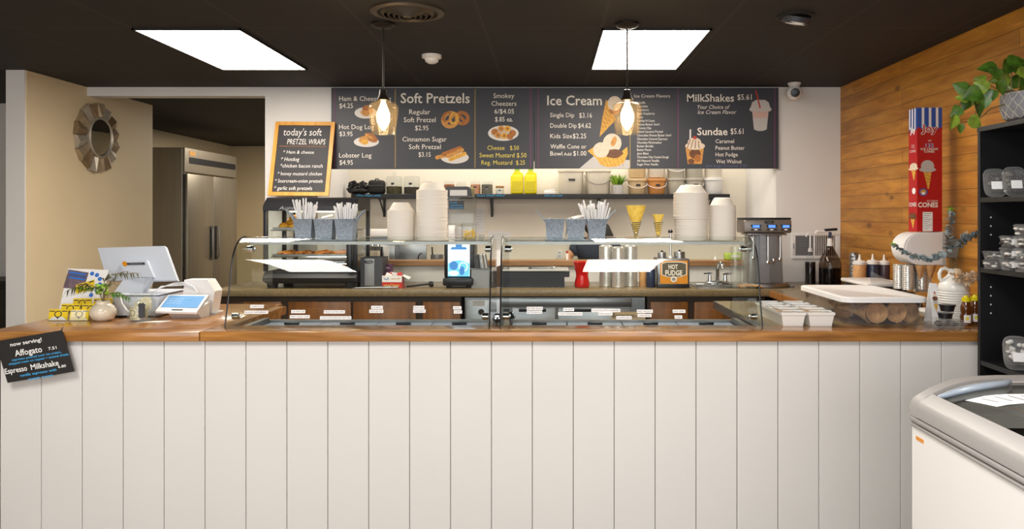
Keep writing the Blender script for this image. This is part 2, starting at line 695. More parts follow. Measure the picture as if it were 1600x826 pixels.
def cooler():
    x0, x1 = -.62, .705
    t = thing('undercounter_cooler', 'stainless undercounter cooler with two black recessed handles', 'cooler', (0, 5.63, 0))
    MB().b2(x0, x1, .0, .6, .08, CT - .055, M['steel'], .004).build('body', t, smooth=0)
    f = MB()
    f.b2(x0 + .27, x1 - .1, -.012, 0, .878, .94, M['steel'], .003)
    f.build('top_rail', t)
    k = MB()
    k.b2(x0 + .01, x0 + .262, -.014, 0, .1, .935, M['steel'], .004)
    k.b2(x0 + .06, x0 + .15, -.016, -.014, .885, .925, M['lgrey'])
    k.build('control_panel', t)
    MB().cyl((x0 + .125, -.014, .845), .022, .02, M['chrome'], rot=(90, 0, 0)).build('dial', t)
    for a, b in ((800, 868), (872, 985)):
        a = (a - 858) * 5.62 / F
        b = (b - 858) * 5.62 / F
        d = MB().b2(a, b, -.022, -.001, .13, .872, M['steel'], .004).build('door', t)
        MB().b2(a + .05, a + .25, -.03, -.021, .845, .868, M['black'], .004).build('handle', d)
    p = MB()
    pl = lambda u, v, w_=0.: V((u, -.0235 - w_, v))
    a = (955 - 858) * 5.6 / F
    p.b2(a, a + .25, -.0255, -.022, .79, .845, mat('beige_plate', '#b7a27e', .5))
    p.text('Beverage-Air', M['ink'], lambda u, v, w_=0.: V((u, -.027, v)), a + .01, a + .24, .835, .805)
    p.build('name_plate', t, smooth=0)
    MB().b2(x0 + .02, x1 - .02, .02, .58, 0, .08, M['black']).build('plinth', t, smooth=0)


cooler()


def dipping(x0, x1, label):
    cx = (x0 + x1) / 2
    t = thing('dipping_cabinet', label, 'freezer', (cx, 3.8, 0))
    hw = (x1 - x0) / 2
    b = MB()
    z1 = .985
    b.b2(-hw, hw, .01, .46, .1, .72, M['steel_dark'])
    b.b2(-hw, hw, .01, .03, .72, z1, M['steel_dark'])
    b.b2(-hw, hw, .43, .46, .72, z1 - .012, M['steel_dark'])
    b.b2(-hw, -hw + .03, .03, .43, .72, z1, M['steel_dark'])
    b.b2(hw - .03, hw, .03, .43, .72, z1, M['steel_dark'])
    b.build('tub', t, smooth=0)
    n = 4
    for i in range(n):
        a = -hw + .035 + i * (2 * hw - .07) / n
        c = a + (2 * hw - .07) / n - .006
        l = MB()
        l.b2(a, c, .035, .425, .95, .96, M['lid_grey'], .003)
        l = l.build('lid', t, smooth=0)
        MB().b2((a + c) / 2 - .04, (a + c) / 2 + .04, .33, .35, .96, .975, M['black'], .004).build('handle', l)
    return t


dipping(-1.57, -.295, 'stainless dipping cabinet sunk behind the counter, under the left glass guard')
dipping(-.235, 1.035, 'stainless dipping cabinet sunk behind the counter, under the right glass guard')


# ---------------------------------------------------------------- ceiling fittings
def ceiling_light(x0, x1, y0, y1, label):
    t = thing('ceiling_light', label, 'light', ((x0 + x1) / 2, (y0 + y1) / 2, H), group=None)
    hx, hy = (x1 - x0) / 2, (y1 - y0) / 2
    f = MB()
    for a in (-1, 1):
        f.b2(a * hx, a * (hx - .012), -hy, hy, -.012, 0, M['black_matt'])
        f.b2(-hx, hx, a * hy, a * (hy - .012), -.012, 0, M['black_matt'])
    f.build('frame', t, smooth=0)
    MB().b2(-hx + .012, hx - .012, -hy + .012, hy - .012, -.008, -.002, M['panel_on']).build('diffuser', t, smooth=0)


M['panel_on'] = mat('lit_diffuser', '#ffffff', .5, emit='#fff4e6', es=21)
ceiling_light(-2.345, -1.73, 4.31, 5.51, 'bright rectangular ceiling panel light above the register side')
ceiling_light(.2945, .916, 4.31, 5.5, 'bright rectangular ceiling panel light above the ice cream menu')
M['vent_metal'] = mat('vent_bronze', '#4a4033', .45, .3)
t = thing('ceiling_vent', 'round bronze ceiling air vent with concentric rings', 'vent', (-.73, 3.96, H))
MB().lathe([(.19, 0), (.19, -.008), (.165, -.016), (.155, -.012), (.152, 0)], M['vent_metal'], seg=40).build('outer_ring', t)
for i, r in enumerate((.125, .098, .071, .044)):
    MB().lathe([(r + .016, -.002), (r, -.024 - .004 * i), (r - .004, -.022 - .004 * i), (r + .012, 0)], M['vent_metal'], seg=32).build('inner_ring', t)
MB().lathe([(.022, 0), (.024, -.03), (0, -.036)], M['vent_metal'], seg=20).build('hub', t)
MB().cyl((0, 0, -.003), .152, .003, M['black_matt'], 32).build('throat', t)

t = thing('smoke_detector', 'white smoke detector on the black ceiling', 'detector', (-.77, 5.04, H))
MB().lathe([(.065, 0), (.065, -.018), (.05, -.026), (0, -.026)], M['white']).build('base', t)
MB().lathe([(.047, -.026), (.042, -.044), (.022, -.056), (0, -.058)], M['white']).build('sensor', t)

t = thing('recessed_spotlight', 'small unlit tilted spotlight in the ceiling near the plank wall', 'light', (1.30, 4.05, H))
MB().lathe([(.098, 0), (.098, -.006), (.08, -.01), (.08, 0)], M['black_matt'], seg=28).build('trim_ring', t)
MB().lathe([(0, .0), (.074, 0), (.07, -.035), (.06, -.038)], M['dgrey'], c=(0, 0, -.002), seg=28, rot=(16, 8, 0)).build('gimbal', t)
MB().lathe([(.058, 0), (.05, -.012), (0, -.018)], M['white_gloss'], c=(-.004, -.008, -.034), seg=24, rot=(16, 8, 0)).build('bulb', t)

t = thing('security_camera', 'white dome security camera hung from the ceiling over the grille', 'camera', P(1241, 137, 6.1))
t.location.z = H
MB().lathe([(.05, 0), (.05, -.014), (.03, -.03), (.02, -.04)], M['white']).build('mount', t)
MB().ell((0, 0, -.075), .062, M['white'], 20, 12).build('housing', t)
MB().lathe([(.036, 0), (.034, .012), (0, .018)], M['black'], c=(-.008, -.05, -.085), rot=(100, 0, -10)).build('lens', t)

M['bulb_on'] = mat('lit_bulb', '#fff0d0', .4, emit='#ffdfa8', es=45)
M['bronze'] = mat('lamp_bronze', '#2d2620', .4, .6)


def pendant(x, label):
    y = 4.21
    t = thing('pendant_lamp', label, 'lamp', (x, y, H))
    MB().lathe([(0, 0), (.066, 0), (.066, -.01), (.05, -.022), (.012, -.028), (0, -.028)], M['bronze'], seg=28).build('canopy', t)
    MB().cyl((0, 0, -.365), .005, .34, M['bronze'], 8).build('stem', t)
    MB().lathe([(.008, -.36), (.02, -.365), (.024, -.395), (.036, -.42), (.03, -.424), (0, -.424)], M['bronze']).build('socket', t)
    g = [(.024, -.424), (.058, -.432), (.077, -.446), (.082, -.465), (.078, -.51), (.0665, -.6), (.0635, -.606),
         (.062, -.6), (.0735, -.51), (.0775, -.466), (.073, -.45), (.056, -.437), (.024, -.429)]
    MB().lathe(g, M['lamp_glass'], seg=40).build('glass_shade', t)
    b = MB()
    b.lathe([(.011, -.424), (.014, -.44), (.022, -.46), (.034, -.49), (.037, -.515), (.033, -.54), (.022, -.562), (.01, -.58), (0, -.588)], M['bulb_on'], seg=20)
    b.build('bulb', t)


pendant(-.909, 'lit glass pendant lamp hanging before the soft pretzel menu')
pendant(.428, 'lit glass pendant lamp hanging before the ice cream menu')

# ---------------------------------------------------------------- menu boards
DB = 6.27
FRB = lambda u, v, w_=0.: V(((u - 858) * DB / F, DB - w_, 1.55 - (v - 336) * DB / F))


class Print(MB):
    """flat print on a board, coordinates read off the board's own plane"""
    fr = staticmethod(FRB)

    def t(s, body, x0, x1, top, base, m=None, lift=.0012, **k):
        return s.text(body, m or M['cream_ink'], s.fr, x0, x1, top, base, lift, **k)

    def pg(s, pts, m, lift=.001):
        return s.raw([s.fr(a, b, lift) for a, b in pts], [tuple(range(len(pts)))], m)

    def el(s, cx, cy, rx, ry, m, lift=.001, rot=0., n=24):
        c, q = math.cos(R(rot)), math.sin(R(rot))
        pts = []
        for k in range(n):
            a = 2 * PI * k / n
            x, y = rx * math.cos(a), ry * math.sin(a)
            pts.append((cx + x * c - y * q, cy + x * q + y * c))
        return s.pg(pts, m, lift)

    def line(s, pts, wd, m, lift=.001):
        n = len(pts)
        L, Q = [], []
        closed = n > 3 and math.hypot(pts[0][0] - pts[-1][0], pts[0][1] - pts[-1][1]) < 1e-3
        for i, (a, b) in enumerate(pts):
            p0 = pts[i - 1] if i else (pts[-2] if closed else pts[0])
            p1 = pts[i + 1] if i < n - 1 else (pts[1] if closed else pts[-1])
            l = math.hypot(p1[0] - p0[0], p1[1] - p0[1]) or 1
            nx, ny = -(p1[1] - p0[1]) / l * wd / 2, (p1[0] - p0[0]) / l * wd / 2
            L.append((a + nx, b + ny))
            Q.append((a - nx, b - ny))
        for i in range(n - 1):
            s.pg([L[i], L[i + 1], Q[i + 1], Q[i]], m, lift)
        return s

    def ring(s, cx, cy, rx, ry, wd, m, lift=.001, rot=0., a0=0, a1=360, n=20):
        pts = []
        c, q = math.cos(R(rot)), math.sin(R(rot))
        for k in range(n + 1):
            a = R(a0 + (a1 - a0) * k / n)
            x, y = rx * math.cos(a), ry * math.sin(a)
            pts.append((cx + x * c - y * q, cy + x * q + y * c))
        return s.line(pts, wd, m, lift)

    def wavy(s, x, y0, y1, m, amp=.7, step=3.4):
        n = int((y1 - y0) / (step / 4))
        return s.line([(x + amp * math.sin(k * PI / 2), y0 + (y1 - y0) * k / n) for k in range(n + 1)], .8, m)


M['pr_plate'] = mat('printed_plate', '#d9d4cd', .6)
M['pr_brown'] = mat('printed_brown', '#a9682c', .6, var=.3, scale=60)
M['pr_tan'] = mat('printed_tan', '#c98f45', .6, var=.3, scale=60)
M['pr_gold'] = mat('printed_gold', '#dca63f', .6, var=.25, scale=80)
M['pr_cream'] = mat('printed_cream', '#dccbb4', .6, var=.1, scale=50)
M['pr_choc'] = mat('printed_chocolate', '#6a4024', .6, var=.4, scale=60)
M['pr_pink'] = mat('printed_pink', '#c9a79c', .6)
M['pr_red'] = mat('printed_red', '#b9362a', .6)
M['pr_grey'] = mat('printed_grey', '#bdb8b4', .6)
M['patch'] = mat('price_patch', '#2c2b30', .6)


def board(x0, x1, y0, y1, label):
    a, b = FRB(x0, y1), FRB(x1, y0)
    t = thing('menu_board', label, 'sign', ((a.x + b.x) / 2, DB, a.z))
    o = V(t.location)
    p = MB().b2(a.x, b.x, DB, DB + .02, a.z, b.z, M['slate'], .002)
    p.v = [v - o for v in p.v]
    p.build('panel', t, smooth=0)
    return t, o


def attach(mb, t, o, name):
    mb.v = [v - o for v in mb.v]
    return mb.build(name, t, smooth=0)


t, o = board(517.5, 834.2, 137, 264, 'dark soft pretzel menu board with white prices, left of the two')
p = Print()
for a in (('Ham & Cheese Log', 530, 611, 150.3, 157.5), ('$4.25', 530.4, 551.5, 161.4, 168.7), ('Hot Dog Log', 529.8, 584.3, 194.5, 201.7),
          ('$3.95', 530.4, 551, 205.4, 212.5), ('Lobster Log', 529.8, 580.5, 238.9, 246), ('$4.95', 530.4, 551.5, 250, 257.2),
          ('Regular', 639.5, 672.2, 170.9, 178.4), ('Soft Pretzel', 631, 680.7, 183.2, 190.7), ('$2.95', 648.6, 669.4, 196, 203.3),
          ('Cinnamon Sugar', 628.8, 698, 213.7, 220.9), ('Soft Pretzel', 638.9, 688.9, 225.6, 232.9), ('$3.15', 654, 672.9, 237.6, 244.8),
          ('Smokey', 771, 803.5, 145.7, 153.1), ('Cheezers', 767.9, 806.9, 158, 165.2), ('6/$4.05', 772.6, 803.2, 170.2, 177.5),
          ('$.85 ea.', 773.6, 801.3, 182.5, 189.8)):
    p.t(*a)
p.t('Soft Pretzels', 626, 734, 145.4, 160.8, bold=.012)
for a in (('Cheese', 761.6, 788.4, 227.5, 234.1), ('$.50', 796.9, 810.7, 227.5, 234.1), ('Sweet Mustard $.50', 749.3, 822.7, 238.9, 245.8),
          ('Reg. Mustard', 752.2, 800.3, 250.5, 257.1), ('$.25', 806.3, 820.2, 250.5, 257.1)):
    p.t(*a, m=M['yellow_ink'])
attach(p, t, o, 'lettering')
p = Print()
p.wavy(523, 139, 262, M['purple_ink'])
p.wavy(829, 139, 262, M['purple_ink'])
p.wavy(617.7, 139, 262, M['gold_ink'], 1)
p.wavy(742.3, 139, 262, M['gold_ink'], 1)
attach(p, t, o, 'wavy_border')
p = Print()
p.el(571.5, 176.3, 17.5, 9, M['pr_plate'])
p.el(574, 170.5, 8, 6.5, M['pr_brown'], .0014)
p.el(570, 177, 7, 4, M['pr_tan'], .0018, 25)
p.el(578, 175, 6, 4, M['pr_tan'], .0022, -40)
attach(p, t, o, 'food_picture')
p = Print()
p.el(572.5, 221.6, 19.7, 8, M['pr_plate'])
p.el(580, 215, 11, 6, M['pr_brown'], .0014, 30)
p.el(568, 218, 7.5, 5.5, M['pr_tan'], .0018, -20)
p.el(570, 222, 6, 4, M['pr_gold'], .0022)
p.el(577, 213, 8, 2.2, M['pr_tan'], .0026, 30)
attach(p, t, o, 'food_picture')
p = Print()
p.ring(722, 184.5, 9.5, 8.5, 5.5, M['pr_brown'], .001, 20)
p.line([(715, 178), (728, 191)], 4.5, M['pr_brown'], .0012)
p.ring(703.5, 187, 11.5, 10.5, 6, M['pr_tan'], .0014, -25)
p.ring(699, 183, 6, 7.5, 4, M['pr_brown'], .0018, 35)
p.ring(709, 185, 5.5, 8, 4, M['pr_gold'], .0022, 10)
p.line([(696, 194), (712, 177)], 3.5, M['pr_tan'], .0026)
attach(p, t, o, 'food_picture')
p = Print()
p.el(710.5, 246, 22, 9.5, M['pr_plate'])
for k, (a, b, c, d) in enumerate(((683, 246, 706, 240), (693, 241, 719, 231), (700, 244, 722, 234), (704, 249, 726, 240))):
    m = (M['pr_tan'], M['pr_brown'], M['pr_tan'], M['pr_gold'])[k]
    p.line([(a, b), (c, d)], 6, m, .0014 + .0006 * k)
    p.el(a, b, 3, 3, m, .0016 + .0006 * k)
    p.el(c, d, 3, 3, m, .0016 + .0006 * k)
attach(p, t, o, 'food_picture')
p = Print()
p.el(786.5, 208, 24, 12, M['pr_plate'])
p.el(786.5, 208, 19, 9, M['pr_grey'], .0013)
for k, (a, b) in enumerate(((773, 206), (783, 201), (793, 201), (801, 208), (778, 211), (788, 212), (797, 213))):
    p.el(a, b, 5.2, 5, (M['pr_brown'], M['pr_tan'], M['pr_gold'])[k % 3], .0016 + .0003 * k)
    p.el(a, b, 2.4, 2.4, M['pr_brown'], .0018 + .0003 * k)
attach(p, t, o, 'food_picture')

t, o = board(835, 1216.5, 137, 263.3, 'dark ice cream and milkshake menu board, right of the two')
p = Print()
for a in (('Single Dip', 859.5, 897.3, 176.2, 183), ('$3.16', 905, 925, 176.2, 183.8), ('Double Dip', 859.8, 901, 192.6, 199.5),
          ('$4.62', 903.3, 923.4, 192.4, 199.7), ('Kids Size', 859.8, 893.8, 209, 215.9), ('$2.25', 895, 915.9, 208.6, 216), ('Waffle Cone or', 860, 916.2, 225.4, 232),
          ('Bowl', 859.8, 878.7, 236.4, 243), ('Add', 881, 892.6, 238.2, 243), ('$1.00', 895.7, 916.2, 235.8, 243), ('Ice Cream Flavors', 991, 1046.9, 147.3, 152.3),
          ('$5.61', 1152, 1174.5, 147.3, 155.8), ('$5.61', 1141.5, 1161.6, 200.5, 209.3),
          ('Caramel', 1118, 1147, 217.5, 223.4), ('Peanut Butter', 1118, 1163.5, 227.9, 233.8), ('Hot Fudge', 1118, 1152.8, 238.2, 244.2), ('Wet Walnut', 1118.8, 1158.8, 249, 255)):
    p.t(*a)
p.t('Ice Cream', 855, 940.4, 149.2, 164.1, bold=.012)
p.t('MilkShakes', 1073.5, 1146.8, 147, 158.6, bold=.01)
p.t('Sundae', 1089.5, 1136.8, 199.5, 210.9, bold=.012)
p.t('Your Choice of', 1089.9, 1140.5, 164, 170, shear=.3)
p.t('Ice Cream Flavor', 1090, 1150.6, 172, 178, shear=.3)
for i, s in enumerate(('Vanilla', 'Chocolate', 'Strawberry', 'Black Raspberry', 'Mocha', 'Cookies N Cream', 'Peanut Butter Swirl', 'Coconut Chip', 'Salted Caramel Pretzel',
                       'Chocolate Peanut Butter Swirl', 'Chocolate Caramel Espresso', 'Chocolate Marshmallow', 'Butter Brickle', 'Butter Pecan', 'Java Blast',
                       'Chocolate Chip Cookie Dough', 'All Natural Vanilla', 'Sugar Free Vanilla')):
    y = 161.5 + i * 5.67 - 3.5 + .4
    p.t(s, 995.4, 995.4 + 1.83 * len(s), y, y + 3.5)
p.t('hot fudge brownie 5.95', 1102.8, 1167.3, 256.5, 261, m=mat('dull_blue_marker', '#56688a', .8), shear=.2)
attach(p, t, o, 'lettering')
p = Print()
p.wavy(841, 139, 262, M['purple_ink'])
p.wavy(1059.5, 139, 262, M['purple_ink'])
p.wavy(984.5, 139, 262, M['gold_ink'], .6)
p.wavy(1210.5, 139, 262, M['purple_ink'])
attach(p, t, o, 'wavy_border')
p = Print()
p.pg([(936.8, 213.7), (941, 185), (947, 155.5), (953, 166), (962, 187)], M['pr_gold'])
for k in range(6):
    p.line([(945.5 - k * 1.4, 162 + k * 8), (958 - k * 3.4, 190 + k * 3)], .6, M['pr_brown'], .0014)
    p.line([(939 + k * 1.3, 204 - k * 7), (945 + k * 3, 204 - k * 5)], .6, M['pr_brown'], .0014)
p.pg([(947, 156), (952, 158), (962, 187), (957, 178)], M['pr_tan'], .0018)
p.el(960.4, 161.5, 11, 11.5, M['pr_cream'], .0022)
p.el(960, 173, 8, 6, M['pr_brown'], .0019)
attach(p, t, o, 'food_picture')
p = Print()
p.pg([(905.3, 263), (928, 243.6), (956, 248), (984, 250), (984, 263)], M['pr_grey'])
p.pg([(918, 236), (930, 228), (950, 246), (970, 238), (980, 229), (981, 240), (975, 254), (964, 260), (950, 261), (938, 257), (931, 246)], M['pr_gold'], .0014)
p.el(956.5, 223.5, 14.5, 15, M['pr_cream'], .0018)
p.el(959, 221, 4, 8, M['pr_tan'], .0022, 20)
p.el(960, 240, 14, 7, M['pr_choc'], .0022)
p.el(939.2, 234.2, 12.5, 12, M['pr_cream'], .0026)
p.pg([(931, 246), (945, 247), (965, 247), (980, 236), (975, 254), (964, 260), (950, 261), (938, 257)], M['pr_gold'], .003)
for k in range(6):
    p.line([(936 + k * 7, 247), (944 + k * 6, 260)], .6, M['pr_brown'], .0034)
attach(p, t, o, 'food_picture')
p = Print()
p.line([(1180.7, 141), (1187.7, 169)], 2.2, M['pr_red'], .0022)
p.pg([(1175, 172), (1201, 172), (1198, 202), (1192, 204.5), (1184, 204.5), (1178, 202)], M['pr_grey'])
p.pg([(1176, 172), (1200, 172), (1199, 184), (1177, 184)], M['pr_pink'], .0014)
p.pg([(1170.5, 171), (1173, 167), (1175, 160), (1181, 156), (1195, 156), (1201, 160), (1203, 167), (1206, 171), (1203, 174), (1173, 174)], M['pr_grey'], .0018)
attach(p, t, o, 'food_picture')
p = Print()
p.line([(1078.7, 202), (1078.5, 220)], 2.6, M['pr_plate'])
p.pg([(1071, 229), (1100, 229), (1096.5, 256), (1074.5, 256)], M['pr_tan'])
p.el(1086, 240, 9, 8, M['pr_choc'], .0014)
p.el(1080, 252, 5, 4, M['pr_choc'], .0015)
p.el(1090, 247, 5, 6, M['pr_brown'], .0016)
p.el(1086, 228, 15.5, 6, M['pr_cream'], .0018)
p.el(1085, 222, 10.5, 7, M['pr_cream'], .0022)
for k in range(4):
    p.line([(1079 + k * 4, 217 + k), (1073 + k * 6.4, 232)], 1.1, M['pr_choc'], .0026)
p.el(1085.5, 215, 3, 2.7, M['pr_red'], .003)
attach(p, t, o, 'food_picture')

# ---------------------------------------------------------------- chalkboard resting on the pretzel warmer
t = thing('chalkboard', 'wood-framed chalkboard of pretzel wraps standing beside the pretzel menu', 'chalkboard', (0, 0, 0))
c = P(466.3, 306.5, 6.12)
t.location = c
sc_ = 6.15 / F
lean = math.atan2(.14, .62)


def frc(u, v, w_=0.):
    a = (u - 466.3) * sc_
    b = (306.5 - v) * sc_
    q = R(1.3)
    a, b = a * math.cos(q) + b * math.sin(q), -a * math.sin(q) * .3 + b * math.cos(q)
    return V((a, b * math.sin(lean) - w_ * math.cos(lean) - .0, b * math.cos(lean) + w_ * math.sin(lean)))


f = MB()
x0, x1, y0, y1 = 419.5, 514, 185.5, 306.4
wf = 6
for a, b, c_, d in ((x0, x0 + wf, y0, y1), (x1 - wf, x1, y0, y1), (x0 + wf, x1 - wf, y0, y0 + wf), (x0 + wf, x1 - wf, y1 - wf, y1)):
    f.prism([frc(a, d), frc(b, d), frc(b, c_), frc(a, c_)], frc(0, 0, .018) - frc(0, 0, 0), M['frame_wood'])
f.build('frame', t, smooth=0)
f = MB()
f.prism([frc(x0 + wf, y1 - wf), frc(x1 - wf, y1 - wf), frc(x1 - wf, y0 + wf), frc(x0 + wf, y0 + wf)], frc(0, 0, .008) - frc(0, 0, 0), M['slate2'])
f.build('slate', t, smooth=0)


class PrintC(Print):
    fr = staticmethod(frc)


p = PrintC()
for a in (('today\'s soft', 433.5, 494, 196.5, 208), ('PRETZEL WRAPS', 441, 501, 213.8, 222.5), ('* Ham & cheese', 436.3, 484.6, 232.7, 238), ('* Hotdog', 434, 462.6, 244, 250),
          ('*chicken bacon ranch', 434, 500.4, 254.8, 260.6), ('* honey mustard chicken', 431, 500.4, 267.8, 273.2),
          ('* Sourcream-onion pretzels', 428, 502.4, 279.5, 285), ('* garlic soft pretzels', 428, 487, 291, 296.8)):
    p.t(*a, m=M['chalk'], lift=.0095, shear=.08)
p.line([(429 + k * 1.5, 225 + 1.6 * (k % 2)) for k in range(50)], .7, M['pr_brown'], .0095)
p.build('chalk_writing', t, smooth=0)

# ---------------------------------------------------------------- curved glass guards on the front counter
SHZ = 1.412        # top of the guard shelves
_gp = [(3.733, CT), (3.772, 1.14), (3.803, 1.268), (3.823, 1.335), (3.84, 1.365), (3.866, 1.395), (3.90, 1.42), (3.941, 1.435), (3.985, 1.44)]
GP = []
for i in range(len(_gp) - 1):
    a, b, c, d = _gp[max(i - 1, 0)], _gp[i], _gp[i + 1], _gp[min(i + 2, len(_gp) - 1)]
    for q in range(4):
        f = q / 4
        GP.append(tuple(.5 * (2 * b[n] + (c[n] - a[n]) * f + (2 * a[n] - 5 * b[n] + 4 * c[n] - d[n]) * f * f + (3 * b[n] - a[n] - 3 * c[n] + d[n]) * f ** 3) for n in (0, 1)))
GP.append(_gp[-1])


def guard_at(z):
    for (a, b), (c, d) in zip(GP, GP[1:]):
        if b <= z <= d:
            return a + (c - a) * (z - b) / (d - b)
    return 3.733


def guard(x0, x1, label, labels):
    cx = (x0 + x1) / 2
    oy = 3.733
    t = thing('glass_guard', label, 'sneeze guard', (cx, oy, CT))
    hw = (x1 - x0) / 2
    n = 6
    rows = [[(-hw + 2 * hw * k / n, a - oy, b - CT) for k in range(n + 1)] for a, b in GP]
    MB().sheet(rows, M['guard'], .006).build('front_glass', t, smooth=60)
    for s in (-1, 1):
        pts = [(s * (hw - .004), a - oy + .008, b - CT - .004) for a, b in GP] + [(s * (hw - .004), 4.33 - oy, SHZ - CT - .0), (s * (hw - .004), 4.34 - oy, .0)]
        e = MB()
        e.prism(pts, (-s * .008, 0, 0), M['guard'])
        e = e.build('end_glass', t, smooth=0)
        r = MB()
        r.tube([(s * (hw + .002), a - oy - .002, b - CT + .001) for a, b in GP], .004, M['black'], 6)
        r.build('edge_strip', e)
        for (yy, zz) in ((3.80, 1.05), (3.99, 1.375)):
            k = MB()
            k.cyl((s * (hw - .04), yy - oy, zz - CT), .017, .034, M['chrome'], 14, rot=(0, 90 * s, 0), bev=.003)
            k.box((s * (hw - .03), yy - oy + .012, zz - CT), (.03, .012, .012), M['chrome'], .002)
            k.build('clamp', t)
    sh = MB()
    sh.b2(-hw + .015, hw - .015, 3.992 - oy, 4.32 - oy, SHZ - CT - .008, SHZ - CT, M['guard'])
    sh = sh.build('top_shelf', t, smooth=0)
    MB().b2(-hw + .02, hw - .02, 3.984 - oy, 3.991 - oy, SHZ - CT - .014, SHZ - CT + .001, M['steel_dark']).build('front_rail', sh, smooth=0)
    MB().b2(-hw + .02, hw - .02, 4.321 - oy, 4.328 - oy, SHZ - CT - .014, SHZ - CT + .001, M['steel_dark']).build('rear_rail', sh, smooth=0)
    for px0, px1, py, words in labels:
        z = 1.55 - (py - 336) * 3.72 / F
        d = guard_at(z) - .0035
        z = 1.55 - (py - 336) * d / F
        a, b = (px0 - 858) * d / F - cx, (px1 - 858) * d / F - cx
        m = MB()
        sl = .22
        h = .0155
        fr = lambda u, v, w_=0.: V((u, d - oy + v * sl - w_, z - CT + v))
        m.prism([fr(a, -h / 2), fr(b, -h / 2), fr(b, h / 2), fr(a, h / 2)], (0, -.0008, 0), M['paper'])
        m.text(words, M['ink'], fr, a + .004, b - .004, .0035, -.0035, .0012)
        m.build('flavor_label', t, smooth=0)
    return t


guard(-1.573, -.292, 'left curved glass guard stuck with small white flavor labels',
      [(391, 412, 478.5, 'COOKIE DOUGH'), (382, 419, 487.5, 'BLACK RASPBERRY'), (455, 477, 486.5, 'COCONUT CHIP'), (453, 484, 494.5, 'MINT CHOC CHIP'),
       (506, 539, 487, 'PEANUT BUTTER SWIRL'), (500, 549, 496.3, 'CHOCOLATE PEANUT BUTTER'), (580, 598, 480, 'COFFEE'), (577, 599, 486, 'JAVA BLAST'),
       (646, 663, 480, 'MOCHA'), (645.5, 665, 485.7, 'STRAWBERRY'), (708, 721, 480.7, 'VANILLA'), (709, 722, 487, 'SHERBET')])
guard(-.236, 1.034, 'right curved glass guard stuck with small white flavor labels',
      [(823, 848, 481.5, 'BUTTER PECAN'), (823, 847, 487.4, 'BUTTER BRICKLE'), (880, 897, 483.3, 'JAVA BLAST'), (872, 910, 490, 'CHOC MARSHMALLOW'),
       (924, 969, 484.7, 'CHOCOLATE CARAMEL'), (935, 957, 489.8, 'MAPLE WALNUT'), (995, 1020, 486, 'WET WALNUT'), (996, 1018, 492.5, 'CARAMEL'),
       (1051, 1071, 486, 'BLACK CHERRY'), (1054, 1066, 495, 'SORBET'), (963, 987, 496, 'SUGAR FREE VANILLA')])

# ---------------------------------------------------------------- stacks of paper bowls on the guards
def bowl_mesh(r):
    k = r / .072
    p = [(0, .046), (.039 * k, .046), (.043 * k, .043), (.050 * k, .03), (.064 * k, .0057), (.0712 * k, .0055), (.072 * k, .0049), (.072 * k, -.0006), (.069 * k, -.0007), (.0625 * k, .003), (.048 * k, .029), (.040 * k, .041), (0, .043)]
    return MB().lathe(p, M['bowl'], seg=32).build('paper_bowl', smooth=50)


def bowl_stack(px, d, tops, lab_top, lab_rest, grp):
    """tops: list of (radius, py of the rim of the uppermost bowl of that run), from the shelf up"""
    x = (px - 858) * d / F
    z = SHZ + .0045
    for i, (r, py) in enumerate(tops):
        zt = 1.55 - (py - 336) * d / F
        first = None
        n = max(2, int((zt - z) / .0062))
        for k in range(n + 1):
            zz = z + (zt - z) * k / n
            o = bowl_mesh(r) if first is None else first.copy()
            if first is None:
                first = o
            else:
                COL.objects.link(o)
            jx = .0008 * math.sin(k * 2.3)
            o.location = (x + jx, d + .0006 * math.cos(k * 1.7), zz)
            last = i == len(tops) - 1 and k == n
            tag(o, lab_top if last else lab_rest[i], 'bowl', grp)
        z = zt + .007


bowl_stack(626.5, 4.15, [(.0725, 329.5)], 'upside-down top bowl of the shorter white bowl stack, left guard',
           ['white paper bowl nested in the shorter stack on the left guard'], 'short bowl stack on the left guard')
bowl_stack(675, 4.13, [(.0845, 357.5), (.0835, 298.5)], 'upside-down top bowl of the taller white bowl stack, left guard',
           ['white paper bowl at the bottom of the taller stack on the left guard', 'white paper bowl nested high in the taller stack on the left guard'], 'tall bowl stack on the left guard')
bowl_stack(1079.5, 4.13, [(.0885, 344), (.093, 302.5)], 'upside-down top bowl of the wider white bowl stack, right guard',
           ['white paper bowl in the narrower bottom half of the tall stack on the right guard', 'white paper bowl in the wider top half of the tall stack on the right guard'], 'wide bowl stack on the right guard')
bowl_stack(1128.5, 4.15, [(.072, 322)], 'upside-down top bowl of the white stack at the right guard end',
           ['white paper bowl nested in the stack at the right end of the guard'], 'end bowl stack on the right guard')

